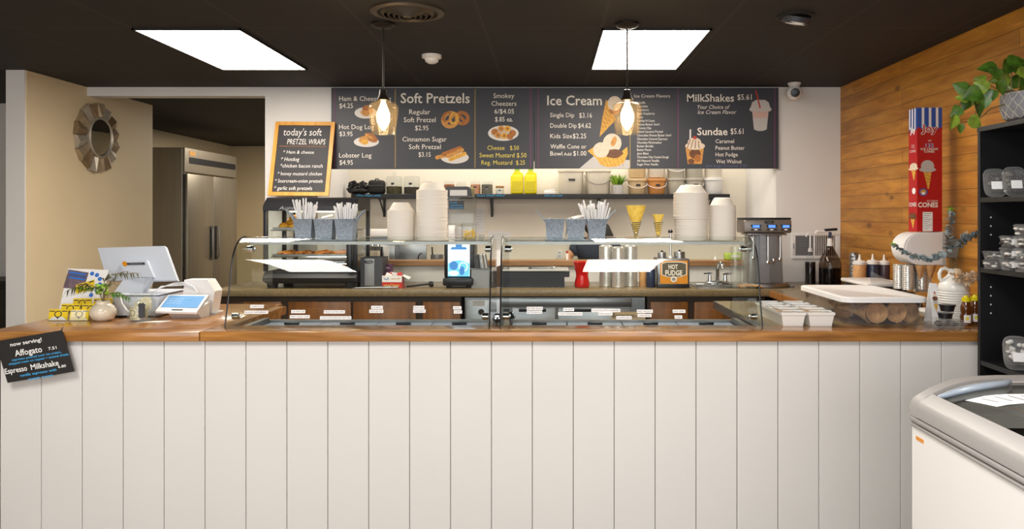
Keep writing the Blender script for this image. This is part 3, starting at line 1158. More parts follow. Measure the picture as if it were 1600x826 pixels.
# ---------------------------------------------------------------- galvanised caddies
def caddy(px0, px1, d, label):
    k = d / F
    w = (px1 - px0) * k
    t = thing('cutlery_caddy', label, 'caddy', on((px0 + px1) / 2, d, SHZ + .001))
    h = .113
    bw = w / 3 * .93
    for i in range(3):
        cx = (i - 1) * w / 3
        b = MB()
        a0, a1 = bw / 2, bw / 2 * .77
        th = .002

        def ringq(a, z):
            return [(cx - a, -a, z), (cx + a, -a, z), (cx + a, a, z), (cx - a, a, z)]
        L = [ringq(a1, .006), ringq(a0, h), ringq(a0 + .002, h + .002), ringq(a0 - th, h + .002), ringq(a1 - th, .008)]
        vs = sum(L, [])
        fs = [(3, 2, 1, 0)]
        for q in range(4):
            for e in range(4):
                e2 = (e + 1) % 4
                fs.append((q * 4 + e, q * 4 + e2, q * 4 + 4 + e2, q * 4 + 4 + e))
        fs.append((16, 17, 18, 19))
        b.raw(vs, fs, M['galv'])
        b.tube([(cx - a0 - .001, -a0 - .001, h + .002), (cx + a0 + .001, -a0 - .001, h + .002), (cx + a0 + .001, a0 + .001, h + .002), (cx - a0 - .001, a0 + .001, h + .002)], .0022, M['galv'], 6, closed=True)
        b.build('pail', t)
    MB().b2(-w / 2 + .006, w / 2 - .006, -.052, .052, 0, .006, M['galv'], .002).build('base_tray', t)
    for s in (-1, 1):
        hb = MB()
        rim = s * (w / 2 - .004)
        rows = []
        for f in range(7):
            q = f / 6
            wy = .024 * (1 if f < 5 else (.85 if f == 5 else .5))
            rows.append([(rim + s * .048 * q ** 1.15, y_ * wy, h - .012 + .062 * q ** .9) for y_ in (-1, -.5, 0, .5, 1)])
        hb.sheet(rows, M['galv'], .003)
        hb.tube([V(r[0]) for r in rows] + [V(p) for p in rows[-1][1:-1]] + [V(r[-1]) for r in rows[::-1]], .003, M['galv'], 6)
        hb.build('handle', t)
    return t, w, h


def stick(name, length, m, r=.004, tip=None):
    b = MB()
    b.tube([(0, 0, 0), (0, 0, length)], r, m, 7)
    if tip == 'bowl':
        b.ell((0, 0, length + .012), (.015, .004, .02), m, 10, 6)
    return b.build(name)


def fill(t, w, h, i, name, cat, label, grp, n, lmin, lmax, m, r, spread=.3, tip=None, seed=1):
    rnd = random.Random(seed)
    base = None
    cx = (i - 1) * w / 3
    for k in range(n):
        if base is None:
            o = stick(name, .16, m, r, tip)
            base = o
        else:
            o = base.copy()
            COL.objects.link(o)
        u = rnd.uniform(-.034, .034)
        v = rnd.uniform(-.024, .024)
        L = rnd.uniform(lmin, lmax)
        o.location = t.location + V((cx + u * .8, v * .8, .012 + .0005 * k))
        o.rotation_euler = (-v * 2.5 * spread, u * 13 * spread * .8, rnd.uniform(-1, 1))
        o.scale = (1, 1, L / .16)
        tag(o, label, cat, grp)


t, w, h = caddy(461, 557.5, 4.15, 'galvanised three-pail caddy holding straws, on the left glass guard')
fill(t, w, h, 0, 'drinking_straw', 'straw', 'white paper-wrapped straw in the caddy pail nearest the yellow pretzels', 'tall white straws in the left caddy', 48, .14, .2, M['white'], .0041, .75, None, 3)
fill(t, w, h, 2, 'drinking_straw', 'straw', 'white paper-wrapped straw in the left caddy pail nearest the bowl stacks', 'even white straws in the left caddy', 60, .15, .17, M['white'], .0041, .7, None, 4)


def napkins(t, i, w, h, label):
    b = MB()
    for k in range(6):
        b.box((0, 0, .004 + k * .008), (.078 - .004 * (k % 3), .07, .006), M['paper'], .0025, rot=(random.uniform(-5, 5), random.uniform(-5, 5), random.uniform(-8, 8)))
    b.box((.01, -.01, .058), (.06, .055, .005), M['paper'], .002, rot=(8, -14, 18))
    b.box((0, 0, -.019), (.062, .062, .038), M['paper'])
    o = b.build('napkin_pile', None, t.location + V(((i - 1) * w / 3, 0, h - .043)))
    tag(o, label, 'napkins', kind='stuff')


napkins(t, 1, w, h + .002, 'loose pile of white napkins in the middle pail of the left caddy')
t, w, h = caddy(850.5, 948.5, 4.15, 'galvanised three-pail caddy holding white spoons, on the right glass guard')
fill(t, w, h, 2, 'plastic_spoon', 'spoon', 'white plastic spoon handle standing in the right caddy', 'white spoons in the right caddy', 36, .15, .2, M['white'], .005, 1.15, None, 9)
for px, py, l in ((924, 325, 'larger round white scoop head tipped over the spoons, nearer the napkins'), (938.5, 322, 'round white scoop head standing tallest above the spoons')):
    p_ = P(px, py, 4.15)
    b = MB()
    b.ell((0, 0, 0), (.021, .007, .024), M['milky'] if 0 else M['white'], 16, 8)
    b.tube([(0, 0, -.02), (.004, 0, -.12)], .004, M['white'], 6)
    tag(b.build('serving_scoop', None, p_), l, 'scoop')
napkins(t, 1, w, h + .0, 'folded white napkins in the middle pail of the right caddy')
for px, py in ((856, 341), (887, 341)):
    b = MB()
    b.tube([(0, 0, 0), (.022, 0, .105)], .005, M['white'], 6)
    tag(b.build('plastic_knife', None, V(t.location) + V(((px - 899.5) * 4.15 / F - .012, 0, .02))),
        'white plastic handle leaning in the ' + ('emptiest pail of the right caddy' if px < 870 else 'napkin pail of the right caddy'), 'cutlery')

# ---------------------------------------------------------------- cones in spiral holders, tubs on the guard
def cone_stand(px, d, h, r0, label):
    t = thing('cone_holder', label, 'holder', on(px, d, SHZ + .001))
    MB().lathe([(0, 0), (.036, 0), (.037, .002), (.03, .004), (0, .004)], M['steel_dark'], seg=24).build('base_disc', t)
    pts = []
    N = 8 * 14
    for k in range(N + 1):
        f = k / N
        a = f * 8 * 2 * PI
        r = .006 + (r0 - .006) * f ** 1.2
        pts.append((r * math.cos(a), r * math.sin(a), .012 + (h - .012) * f))
    MB().tube([(0, 0, .004), (0, 0, .012)] + pts, .0022, M['chrome'], 6).build('spiral_wire', t)
    return t


t = cone_stand(993.5, 4.15, .1, .0295, 'spiral wire holder carrying the tall waffle cone')
b = MB()
z0 = .025
b.lathe([(.003, z0 - .01), (.028, .112), (.053, .19), (.050, .19), (.026, .115), (0, z0)], M['waffle'], seg=28)
for k in range(14):
    for s in (-1, 1):
        pts = []
        for q in range(7):
            f = q / 6
            a = 2 * PI * k / 14 + s * f * 1.1
            z = .105 + .084 * f
            r = .026 + (.053 - .026) * f + .0008
            pts.append((r * math.cos(a), r * math.sin(a), z))
        b.tube(pts, .0012, M['waffle'], 4)
tag(b.build('waffle_cone', None, t.location), 'tall golden waffle cone standing in a spiral wire holder', 'cone')
t = cone_stand(1028.5, 4.15, .1, .0265, 'spiral wire holder carrying the small cake cone')
b = MB()
b.lathe([(.012, .03), (.02, .105), (.021, .118), (.031, .135), (.0315, .142), (.029, .142), (.018, .118), (0, .06)], M['waffle'], seg=28)
b.lathe([(.0215, .116), (.0235, .119), (.022, .122)], M['waffle'], seg=28)
for k in range(12):
    a = 2 * PI * k / 12
    b.tube([(.0215 * math.cos(a), .0215 * math.sin(a), .118), (.0315 * math.cos(a), .0315 * math.sin(a), .138)], .0015, M['waffle'], 4)
tag(b.build('cake_cone', None, t.location), 'short flat-bottomed cake cone standing in a spiral wire holder', 'cone')

t = thing('cereal_tub', 'clear plastic tub of golden cereal topping on the left guard', 'tub', on(733, 4.16, SHZ + .001))
MB().lathe([(0, .001), (.044, .001), (.05, .004), (.053, .088), (.055, .09), (.0555, .086), (.051, .006), (0, .003)], M['clear'], seg=4, rot=(0, 0, 45)).build('tub_body', t)
MB().box((0, 0, .0925), (.084, .084, .006), M['clear'], .002).build('lid', t)
b = MB()
rnd = random.Random(5)
for k in range(90):
    b.tube([(0, 0, 0), (rnd.uniform(-.006, .006), rnd.uniform(-.006, .006), rnd.uniform(-.006, .006))], .0035, M['waffle'], 5)
    o_ = V((rnd.uniform(-.03, .03), rnd.uniform(-.03, .03), rnd.uniform(.008, .058)))
    for q in range(len(b.v) - 10, len(b.v)):
        b.v[q] = b.v[q] + o_
o = b.build('cereal', t)
o['kind'] = 'stuff'
t2 = thing('sample_cup', 'small clear cup beside the cereal tub on the left guard', 'cup', on(752.5, 4.2, SHZ + .001))
MB().lathe([(0, 0), (.012, 0), (.017, .034), (.018, .034), (.0165, .033), (.0125, .003), (0, .003)], M['milky'], seg=18).build('cup_body', t2)
MB().lathe([(.0175, .033), (.019, .034), (.019, .036), (.0175, .036)], M['white'], seg=18).build('rim', t2)

# scoops standing in the wells between and beside the guards
def scoop(px, py, d, label, tilt):
    t = thing('ice_cream_scoop', label, 'scoop', P(px, py, d))
    MB().tube([(0, 0, -.09), (.002, 0, -.03), (.004, 0, .0)], .007, M['steel_dark'], 8).build('handle', t)
    MB().lathe([(0, 0), (.016, .004), (.024, .016), (.025, .03), (.0235, .03), (.02, .014), (0, .004)], M['chrome'], c=(.004, -.004, .005), seg=18, rot=(tilt, 0, 0)).build('bowl', t)


scoop(776, 501, 3.9, 'steel ice cream scoop standing between the two glass guards', 62)
scoop(797, 500, 3.92, 'steel ice cream scoop just inside the right glass guard', 40)

# ---------------------------------------------------------------- pretzel warmer
def warmer():
    x0, x1, y0, y1 = -2.125, -1.43, 5.70, 6.14
    cx = (x0 + x1) / 2
    t = thing('pretzel_warmer', 'black glass-sided pretzel warmer at the left end of the worktop', 'display case', (cx, y0, CT))
    hw = (x1 - x0) / 2
    D = y1 - y0
    Z = lambda py: 1.55 - (py - 336) * 5.70 / F - CT
    b = MB()
    b.b2(-hw, hw, .02, D, Z(437) - .03, Z(424), M['black_matt'], .012)
    b.prism([(-hw, -.012, Z(434)), (-hw, .03, Z(426)), (-hw, .03, Z(440)), (-hw, 0, Z(440))], (2 * hw, 0, 0), M['black'])
    b.build('base', t)
    for sx in (-1, 1):
        for y in (.05, D - .05):
            MB().lathe([(0, 0), (.036, 0), (.044, Z(441)), (0, Z(441))], M['black_matt'], c=(sx * (hw - .055), y, .0), seg=16).build('foot', t)
    c = MB()
    c.prism([(-hw, .0, Z(329)), (-hw, .0, Z(322)), (-hw, .05, Z(313.5)), (-hw, .09, Z(308)), (-hw, D, Z(308)), (-hw, D, Z(329))], (2 * hw, 0, 0), M['black'])
    c = c.build('canopy', t)
    s = MB()
    fr = lambda u, v, w_=0.: V(((u - 858) * 5.70 / F - cx, -.0015 - w_, Z(v)))
    p = MB()
    p.b2(-hw + .06, hw - .05, -.001, .0, Z(329), Z(322.5), M['black'])
    p.text('Auntie', M['grey'], fr, 436, 468, 321.8, 327.4, .003, shear=.25)
    p.build('lettering', c, smooth=0)
    for sx, m in ((-1, M['black']), (1, M['black'])):
        MB().b2(sx * hw, sx * (hw - .03), .005, .035, Z(424), Z(328), m, .004).build('post', t)
        MB().b2(sx * hw, sx * (hw - .03), D - .035, D - .005, Z(424), Z(328), m, .004).build('post', t)
    MB().b2(hw - .075, hw - .035, -.005, .03, Z(421), Z(378), M['black'], .006).build('door_grip', t)
    MB().b2(-hw + .10, -hw + .13, D - .06, D - .03, Z(424), Z(328), M['black'], .004).build('rear_post', t)
    g = MB()
    g.b2(-hw + .03, hw - .03, .014, .018, Z(424), Z(329), M['guard'])
    g.build('front_pane', t, smooth=0)
    for sx in (-1, 1):
        MB().b2(sx * (hw - .012), sx * (hw - .016), .036, D - .036, Z(424), Z(329), M['guard']).build('side_pane', t, smooth=0)
    for py in (360, 402, 413):
        r = MB()
        zz = Z(py)
        r.tube([(-hw + .04, .05, zz), (hw - .04, .05, zz), (hw - .04, D - .05, zz), (-hw + .04, D - .05, zz)], .004, M['chrome'], 6, closed=True)
        for k in range(14):
            x = -hw + .06 + k * (2 * hw - .12) / 13
            r.tube([(x, .05, zz), (x, D - .05, zz)], .002, M['chrome'], 4)
        r.build('wire_rack', t)
    # lamp of the case
    for sx in (0,):
        MB().b2(-.2, .2, .15, .2, Z(331), Z(329.5), mat('warmer_lamp', '#fff0d0', .5, emit='#ffcf8a', es=14)).build('heat_lamp', t, smooth=0)
    return t, cx, y0, Z, hw


t, cx, y0, Z, hw = warmer()
M['pretzel'] = mat('pretzel_brown', '#a8651f', .5, var=.35, scale=40)
M['cheese_pretzel'] = mat('pretzel_cheese', '#e0a126', .5, var=.25, scale=30)


def tray(z, xa, xb, label):
    b = MB()
    b.b2(xa, xb, y0 + .06, y0 + .36, 0, .004, M['steel'])
    for a, c, d, e in ((xa, xb, y0 + .06, y0 + .063), (xa, xb, y0 + .357, y0 + .36), (xa, xa + .003, y0 + .06, y0 + .36), (xb - .003, xb, y0 + .06, y0 + .36)):
        b.b2(a, c, d, e, .004, .016, M['steel'])
    o = b.build('baking_tray', None, (0, 0, CT + z + .005), smooth=0)
    tag(o, label, 'tray')


tray(Z(360), cx - hw + .05, cx - .02, 'steel tray of yellow pretzels on the top rack of the warmer')
tray(Z(402), cx - hw + .05, cx + hw - .09, 'long steel tray of brown pretzels on the middle rack of the warmer')
tray(Z(413), cx - hw + .06, cx + hw - .10, 'steel tray lined with white paper on the lowest rack of the warmer')
tag(MB().b2(cx - hw + .08, cx + hw - .13, y0 + .075, y0 + .345, 0, .006, M['paper'], .002).build('paper_liner', None, (0, 0, CT + Z(413) + .0105)), 'sheet of white paper on the lowest warmer tray', 'paper')


def pretzel_mesh(name, s, m):
    b = MB()
    pts = []
    for k in range(25):
        a = R(-60 + 300 * k / 24)
        pts.append((s * math.cos(a - R(30)), s * .85 * math.sin(a - R(30)), .012))
    b.tube(pts, .0125, m, 8)
    b.tube([pts[0], (s * .1, s * .1, .022), (-s * .45, s * .55, .02)], .011, m, 8)
    b.tube([pts[-1], (-s * .1, -s * .05, .026), (s * .5, s * .5, .02)], .011, m, 8)
    return b.build(name)


pz = pretzel_mesh('soft_pretzel', .052, M['pretzel'])
n = 0
for i in range(4):
    for j in range(2):
        o = pz if n == 0 else pz.copy()
        if n:
            COL.objects.link(o)
        o.location = (cx - hw + .125 + i * .135, y0 + .135 + j * .135, CT + Z(402) + .0105)
        o.rotation_euler = (0, 0, .4 * n)
        tag(o, 'brown soft pretzel lying on the middle tray of the warmer', 'pretzel', 'brown pretzels in the warmer')
        n += 1
b = None
rnd = random.Random(2)
for k, (u, v, q) in enumerate(((.06, .1, 0), (.13, .1, 0), (.20, .1, 0), (.08, .2, 0), (.16, .2, 0), (.1, .13, .03), (.17, .13, .032), (.135, .11, .062))):
    if b is None:
        m = MB()
        m.ell((0, 0, .02), (.042, .034, .022), M['cheese_pretzel'], 14, 8)
        m.ell((.012, -.006, .034), (.024, .02, .014), M['cheese_pretzel'], 12, 6)
        b = m.build('cheese_roll')
        o = b
    else:
        o = b.copy()
        COL.objects.link(o)
    o.location = (cx - hw + .05 + u, y0 + .04 + v, CT + Z(360) + .0095 + q)
    o.rotation_euler = (0, 0, rnd.uniform(0, 3))
    tag(o, 'golden cheese roll piled on the top tray of the warmer', 'roll', 'yellow rolls in the warmer')

# ---------------------------------------------------------------- things along the back worktop
def cbox(mb, x0, x1, y0, y1, z0, z1, m, t=.003):
    """open-topped box"""
    mb.b2(x0, x1, y0, y1, z0, z0 + t, m)
    mb.b2(x0, x1, y0, y0 + t, z0 + t, z1, m)
    mb.b2(x0, x1, y1 - t, y1, z0 + t, z1, m)
    mb.b2(x0, x0 + t, y0 + t, y1 - t, z0 + t, z1, m)
    mb.b2(x1 - t, x1, y0 + t, y1 - t, z0 + t, z1, m)
    return mb


d = 5.78
k = d / F
t = thing('cup_bin', 'tall dark grey bin with a grip hole beside the pretzel warmer', 'bin', on(581, d, CT))
b = cbox(MB(), -18 * k, 17 * k, 0, .2, 0, 47 * k, M['dgrey'], .004)
b.b2(-11 * k, 4 * k, -.004, 0, 3 * k, 45 * k, M['grey'], .003)
b.build('bin_body', t)
MB().tube([(-9 * k, -.006, 42 * k), (0, -.006, 42 * k), (2 * k, -.006, 40.5 * k), (0, -.006, 39 * k), (-9 * k, -.006, 39 * k), (-11 * k, -.006, 40.5 * k)], .004, M['black'], 6, closed=True).build('grip_hole', t)

t = thing('packet_box', 'open red and white carton of packets beside the tongs', 'box', on(612.5, d - .02, CT))
b = cbox(MB(), -15.5 * k, 15.5 * k, 0, .1, 0, 19 * k, M['red'])
b.b2(-15.5 * k, 15.5 * k, -.0015, -.0003, 9 * k, 19 * k, M['paper'])
fr = lambda u, v, w_=0.: V((u * k, -.002 - w_, v * k))
b.scribble(mat('blue_print', '#3f6fa8', .6), fr, -13, -4, 16.5, 12, .0006, 1, .8, 2)
b.scribble(M['frame_wood'], fr, -2, 13, 16, 13, .0006, 2, .7, 3)
b.scribble(M['yellow_ink'], fr, -13, 13, 6.5, 2.5, .0006, 2, .9, 4)
b.build('carton', t, smooth=0)
b = MB()
b.prism([(15.5 * k, 0, 19 * k), (15.5 * k, .1, 19 * k), (26 * k, .1, 15 * k), (26 * k, 0, 13 * k)], (0, 0, .002), M['paper'])
b.build('flap', t, smooth=0)
rnd = random.Random(8)
for q in range(9):
    o = tag(MB().box((0, 0, 0), (.05, .008, .055), (M['paper'], M['red'], M['paper'])[q % 3], .003, rot=(rnd.uniform(-15, 15), rnd.uniform(-25, 25), 0)).build('sweetener_packet', None,
            V(t.location) + V((rnd.uniform(-.04, .04), .014 + q * .009, 17 * k))), 'small paper packet poking out of the red carton', 'packet', 'packets in the red carton')
t = thing('tea_carton', 'purple and white carton standing behind the packet box', 'box', on(598, d + .11, CT))
b = MB()
b.b2(-5 * k, 14 * k, 0, .07, 0, 35 * k, mat('purple_card', '#5d2f55', .5), .001)
b.b2(-6 * k, -.5 * k, -.001, .07, 0, 35 * k, M['paper'])
b.scribble(M['cream_ink'], lambda u, v, w_=0.: V((u * k, -.001 - w_, v * k)), 3, 12, 31, 28, .0008, 1, .7)
b.build('carton', t, smooth=0)

t = thing('tongs', 'steel serving tongs lying along the worktop edge', 'tongs', on(588, 5.66, CT + .008))
for s in (-1, 1):
    b = MB()
    b.tube([(-.155, 0, 0), (-.05, s * .01, .004), (.05, s * .016, .006), (.11, s * .02, .004)], [.006, .007, .007, .009], M['steel'], 8)
    for q in range(4):
        b.ell((.115 + q * .012, s * (.02 + .004 * (q % 2)), .005), (.009, .008, .006), M['steel'], 10, 6)
    b.build('arm', t)
MB().cyl((-.165, 0, -.007), .011, .014, M['chrome'], 14).build('hinge', t)
t = thing('tamper', 'black stick tamper with a round end lying beside the carton', 'utensil', on(656, 5.8, CT + .012))
MB().tube([(-.09, -.06, 0), (.08, .015, .014)], .0075, M['black'], 10).build('handle', t)
MB().lathe([(0, -.014), (.02, -.014), (.022, 0), (.02, .014), (0, .014)], M['black'], c=(.083, .017, .012), seg=18, rot=(90, 0, -66)).build('head', t)

# cold drink dispenser with a lit front
d = 5.76
k = d / F
t = thing('drink_dispenser', 'tall cold drink dispenser with a brightly lit fruit picture', 'dispenser', on(717.5, d, CT))
Zp = lambda py: (448 - py) * k + .0
b = MB()
b.b2(-23.5 * k, 23 * k, .0, .28, Zp(432), Zp(378), M['black'], .01)
b.b2(-24.5 * k, 22.5 * k, -.05, .28, Zp(444), Zp(432), M['black'], .012)
b.build('housing', t)
for sx in (-16, 15):
    MB().cyl((sx * k, .0, 0), .02, Zp(443), M['black_matt'], 12).build('foot', t)
M['lit'] = mat('lit_graphic', '#dff3ff', .3, emit='#d8efff', es=.8)
M['lit2'] = mat('lit_graphic_blue', '#5fb6dc', .3, emit='#63b4da', es=.75)
M['lit3'] = mat('lit_graphic_deep', '#2f6fb4', .3, emit='#3a7fbe', es=.6)
b = MB()
b.b2(-17.5 * k, 16.5 * k, -.006, -.001, Zp(430), Zp(380), M['lit'])
fr = lambda u, v, w_=0.: V(((u - 717.5) * k, -.0065 - w_, Zp(v)))


class PrintD(Print):
    pass


PrintD.fr = staticmethod(fr)
g = PrintD()
g.v, g.f, g.m, g.mats = b.v, b.f, b.m, b.mats
g.pg([(700.5, 430), (700.5, 410), (708, 406), (717, 404.5), (726, 406), (733.5, 410), (733.5, 430)], M['lit2'])
g.el(709, 413, 6.5, 7, M['lit3'], .0016)
g.el(724, 415, 7, 7.5, M['lit'], .0016)
g.el(724, 415, 5.5, 6, M['lit2'], .002)
g.el(722, 421, 4, 7, M['lit3'], .0024)
g.el(709, 425, 8, 4, M['lit'], .002)
g.line([(712, 380), (722, 380)], 8, M['lit3'], .0014)
g.pg([(704, 388), (730, 388), (728, 384), (706, 384)], M['lit3'], .0016)
g.build('lit_picture', t, smooth=0)
b = MB()
b.b2(-17 * k, -7 * k, -.01, .04, Zp(375), Zp(350), M['white'], .006)
b.cyl((-11 * k, -.012, Zp(360)), .02, .02, M['white'], 16, rot=(90, 0, 0))
b.b2(-18 * k, 6 * k, 0, .2, Zp(378), Zp(372), M['white'], .004)
b.build('tap', t)
b = MB()
b.lathe([(.14, Zp(352)), (.155, Zp(318)), (.158, Zp(306)), (.153, Zp(306)), (.135, Zp(350))], M['clear'], c=(0, .13, 0), seg=4, rot=(0, 0, 45))
b.b2(-20 * k, 20 * k, .03, .23, Zp(352), Zp(349), M['clear'])
b.build('bowl', t)
MB().b2(-19 * k, 19 * k, .05, .21, Zp(372), Zp(353), M['lgrey'], .01).build('cooling_base', t)
b = MB()
b.prism([(-25 * k, .02, Zp(305)), (-23 * k, .02, Zp(293)), (-19 * k, .02, Zp(289.5)), (13 * k, .02, Zp(289.5)), (18 * k, .02, Zp(293)), (20 * k, .02, Zp(305))], (0, .22, 0), M['black'])
b.b2(-15 * k, 12 * k, .015, .02, Zp(304), Zp(295), M['lgrey'])
b.build('lid', t, smooth=0)
b = MB()
b.b2(-16.5 * k, 7 * k, .018, .021, Zp(325), Zp(312), M['slate2'])
fr2 = lambda u, v, w_=0.: V(((u - 717.5) * k, .0175 - w_, Zp(v)))
for i, (s, a, c) in enumerate((('fresh', 703, 714), ('squeezed', 703, 722), ('lemonade', 703, 723))):
    b.text(s, M['chalkblue'], fr2, a, c, 313.6 + 3.9 * i, 316.2 + 3.9 * i, .0006)
b.build('chalk_sign', t, smooth=0)

d = 5.75
k = d / F
t = thing('lid_bin', 'small grey bin of lid sleeves right of the drink dispenser', 'bin', on(751.5, d, CT))
b = cbox(MB(), -15 * k, 15 * k, 0, .15, 0, 30 * k, M['dgrey'], .004)
b.b2(-16 * k, 16 * k, -.006, .156, 29 * k, 31 * k, M['grey'], .003)
b = MB()
b = cbox(MB(), -15 * k, 15 * k, 0, .15, 0, 30 * k, M['grey'], .004)
b.tube([(-15.5 * k, -.003, 30 * k), (15.5 * k, -.003, 30 * k), (15.5 * k, .153, 30 * k), (-15.5 * k, .153, 30 * k)], .005, M['grey'], 6, closed=True)
b.build('bin_body', t)


def lid_sleeve(name, n, r, pitch, m):
    b = MB()
    p = [(0, 0)]
    for q in range(n):
        z = q * pitch
        p += [(r, z), (r + .0016, z + pitch * .3), (r, z + pitch * .8)]
    p += [(0, n * pitch)]
    return b.lathe(p, m, seg=20).build(name, smooth=30)


for i, (px, tilt, mm) in enumerate(((748, -7, 'dgrey'), (757, -9, 'steel'), (763, -11, 'steel'))):
    o = lid_sleeve('lid_sleeve', 22, .028, .0105, M[mm])
    o.location = on(px, d + .04 + .03 * i, CT + .02)
    o.rotation_euler = (0, R(tilt), 0)
    tag(o, ('dark sleeve of lids tilted in the grey bin', 'middle silver sleeve of lids tilted in the grey bin', 'silver sleeve of lids in the bin, nearest the glass edge')[i], 'lids')

t = thing('menu_card_holder', 'upright steel card holder between the two glass guards', 'holder', on(777.5, 5.76, CT))
b = MB()
b.prism([(-7 * k, 0, 0), (7 * k, .06, 0), (7 * k, .06, 36 * k), (-7 * k, 0, 31 * k)], (.004, -.006, 0), M['steel_dark'])
b.prism([(-7 * k, .04, 0), (7 * k, .1, 0), (7 * k, .1, 36 * k), (-7 * k, .04, 31 * k)], (.004, -.006, 0), M['steel_dark'])
b.b2(-7 * k, 8 * k, 0, .09, 0, .004, M['steel_dark'])
b.build('holder', t, smooth=0)
tag(MB().b2(-4 * k, 4 * k, 0, .003, 0, .27, M['paper']).build('card', None, on(778, 5.80, CT + .012), smooth=0), 'white paper slip standing in the steel card holder', 'paper')

t = thing('lidded_tray', 'long black lidded pan on the worktop behind the right guard', 'pan', on(837, 5.8, CT))
k = 5.8 / F
b = cbox(MB(), -53 * k, 45 * k, 0, .26, 0, 24 * k, M['black'], .004)
b.b2(45 * k, 53 * k, .0, .26, 16 * k, 25 * k, M['black'], .004)
b.build('pan_body', t, smooth=0)
MB().b2(-52 * k, 52 * k, -.004, .264, 25 * k, 28 * k, M['lgrey'], .004).build('lid', t)
t2 = thing('steel_spade', 'steel ice cream spade lying on the black pan', 'utensil', V(t.location) + V((.045, .05, 28 * k + .007)))
MB().tube([(-.075, 0, 0), (.06, 0, .003)], .0075, M['steel'], 10).build('handle', t2)
MB().tube([(-.1, 0, 0), (-.075, 0, 0)], .006, M['black'], 8).build('grip', t2)
MB().ell((.085, 0, .006), (.028, .02, .008), M['chrome'], 14, 8).build('blade', t2)

# red vase-shaped holder
d = 5.8
k = d / F
M['red_clear'] = mat('red_clear_plastic', '#cf1a12', .12, trans=.25)
b = MB()
b.lathe([(0, .003), (11 * k, .003), (12 * k, 3 * k), (11.5 * k, 9 * k), (9.5 * k, 18 * k), (10 * k, 24 * k), (13 * k, 34 * k), (15 * k, 40 * k), (14 * k, 40.5 * k), (12 * k, 34 * k), (9 * k, 24 * k), (8.6 * k, 18 * k), (10.5 * k, 9 * k), (0, 2 * k)], M['red_clear'], seg=28)
tag(b.build('tulip_vase', None, on(909.5, d, CT)), 'red see-through tulip-shaped holder on the worktop', 'vase')

# clear stacks of cups
def cup_stack(px, d, h, r, label, m, n=30):
    b = MB()
    p = [(0, 0)]
    for q in range(n):
        z = q * h / n
        p += [(r * .985, z), (r, z + h / n * .15), (r, z + h / n * .5), (r * .985, z + h / n * .55)]
    p += [(r * .62, h * 1.02), (0, h * 1.02)]
    o = b.lathe(p, m, seg=24).build('cup_stack', None, on(px, d, CT + .002), smooth=25)
    return tag(o, label, 'cups')


M['cup_clear'] = mat('clear_cups', '#d4d2cd', .18, .6)
cup_stack(947, 5.9, .31, .054, 'tall stack of clear cups right of the red holder', M['cup_clear'])
cup_stack(966, 5.82, .30, .05, 'middle of the three tall stacks of clear cups', M['cup_clear'])
cup_stack(985, 5.9, .31, .054, 'tall stack of clear cups nearest the squeeze bottles', M['cup_clear'])


def squeeze(px, d, z, r, h, m, label, base=None):
    t = thing('squeeze_bottle', label, 'bottle', on(px, d, z))
    MB().lathe([(0, 0), (r * .94, 0), (r, r * .1), (r, h * .68), (r * .9, h * .73), (r * .78, h * .735), (0, h * .735)], m, seg=22).build('bottle_body', t)
    MB().lathe([(0, h * .735), (r * 1.03, h * .735), (r * 1.03, h * .80), (r * .8, h * .835), (r * .3, h * .85), (r * .2, h * .9), (r * .11, h), (0, h)], M['white'], seg=22).build('nozzle_cap', t)


squeeze(1004.5, 5.88, CT, .029, .21, M['wafer'], 'tan sauce squeeze bottle left of the hot fudge warmer')
M['navy_sauce'] = mat('navy_bottle', '#2b3550', .3)
squeeze(1017, 5.80, CT, .033, .19, M['navy_sauce'], 'dark blue squeeze bottle touching the hot fudge warmer')

# hot fudge warmer
d = 5.74
k = d / F
t = thing('fudge_warmer', 'hot fudge warmer with orange sign front and steel top', 'warmer', on(1052.5, d, CT))
Zp = lambda py: (448 - py) * k
b = MB()
b.b2(-25 * k, 25 * k, .0, .24, Zp(443), Zp(402), M['steel'], .006)
b.build('housing', t)
MB().b2(-25.5 * k, 25.5 * k, -.004, .24, 0, Zp(443), M['black'], .004).build('base', t)
M['fudge_orange'] = mat('fudge_orange', '#d5890f', .4)
M['fudge_brown'] = mat('fudge_brown', '#57503f', .45)
fr = lambda u, v, w_=0.: V(((u - 1052.5) * k, -.002 - w_, Zp(v)))


class PrintF(Print):
    pass


PrintF.fr = staticmethod(fr)
b = PrintF()
b.b2(-21 * k, 22 * k, -.002, 0, Zp(441), Zp(405), M['fudge_orange'])
hexa = [(1033.5, 409), (1041, 406.8), (1064, 406.8), (1073, 409), (1073, 427), (1062, 431), (1043, 431), (1033.5, 427)]
b.pg(hexa, M['cream_ink'], .001)
b.pg([(1053.25 + (x - 1053.25) * .94, 419 + (y - 419) * .92) for x, y in hexa], M['fudge_brown'], .0016)
b.t('HOT', 1044.5, 1059, 411, 418, lift=.0022, bold=.03)
b.t('FUDGE', 1039.5, 1066, 420, 428, lift=.0022, bold=.03)
b.el(1052.5, 434, 5, 4.6, M['cream_ink'], .0026)
b.el(1052.5, 434, 3, 2.6, M['grey'], .003)
b.build('front_sign', t, smooth=0)
for px, r, h in ((1038, .032, 8), (1066, .042, 9)):
    b = MB()
    b.lathe([(0, 0), (r, 0), (r, h * k), (r * .92, h * k + .004), (0, h * k + .006)], M['steel'], c=((px - 1052.5) * k, .12, Zp(402)), seg=24)
    b.cyl(((px - 1052.5) * k, .12, Zp(402) + h * k + .005), .009, .012, M['black'], 12)
    b.build('pot_lid', t)
b = MB()
b.cyl((-3 * k, .06, Zp(402)), .016, .02, M['white'], 16)
b.cyl((-3 * k, .06, Zp(399)), .0075, Zp(362) - Zp(399), M['chrome'], 12)
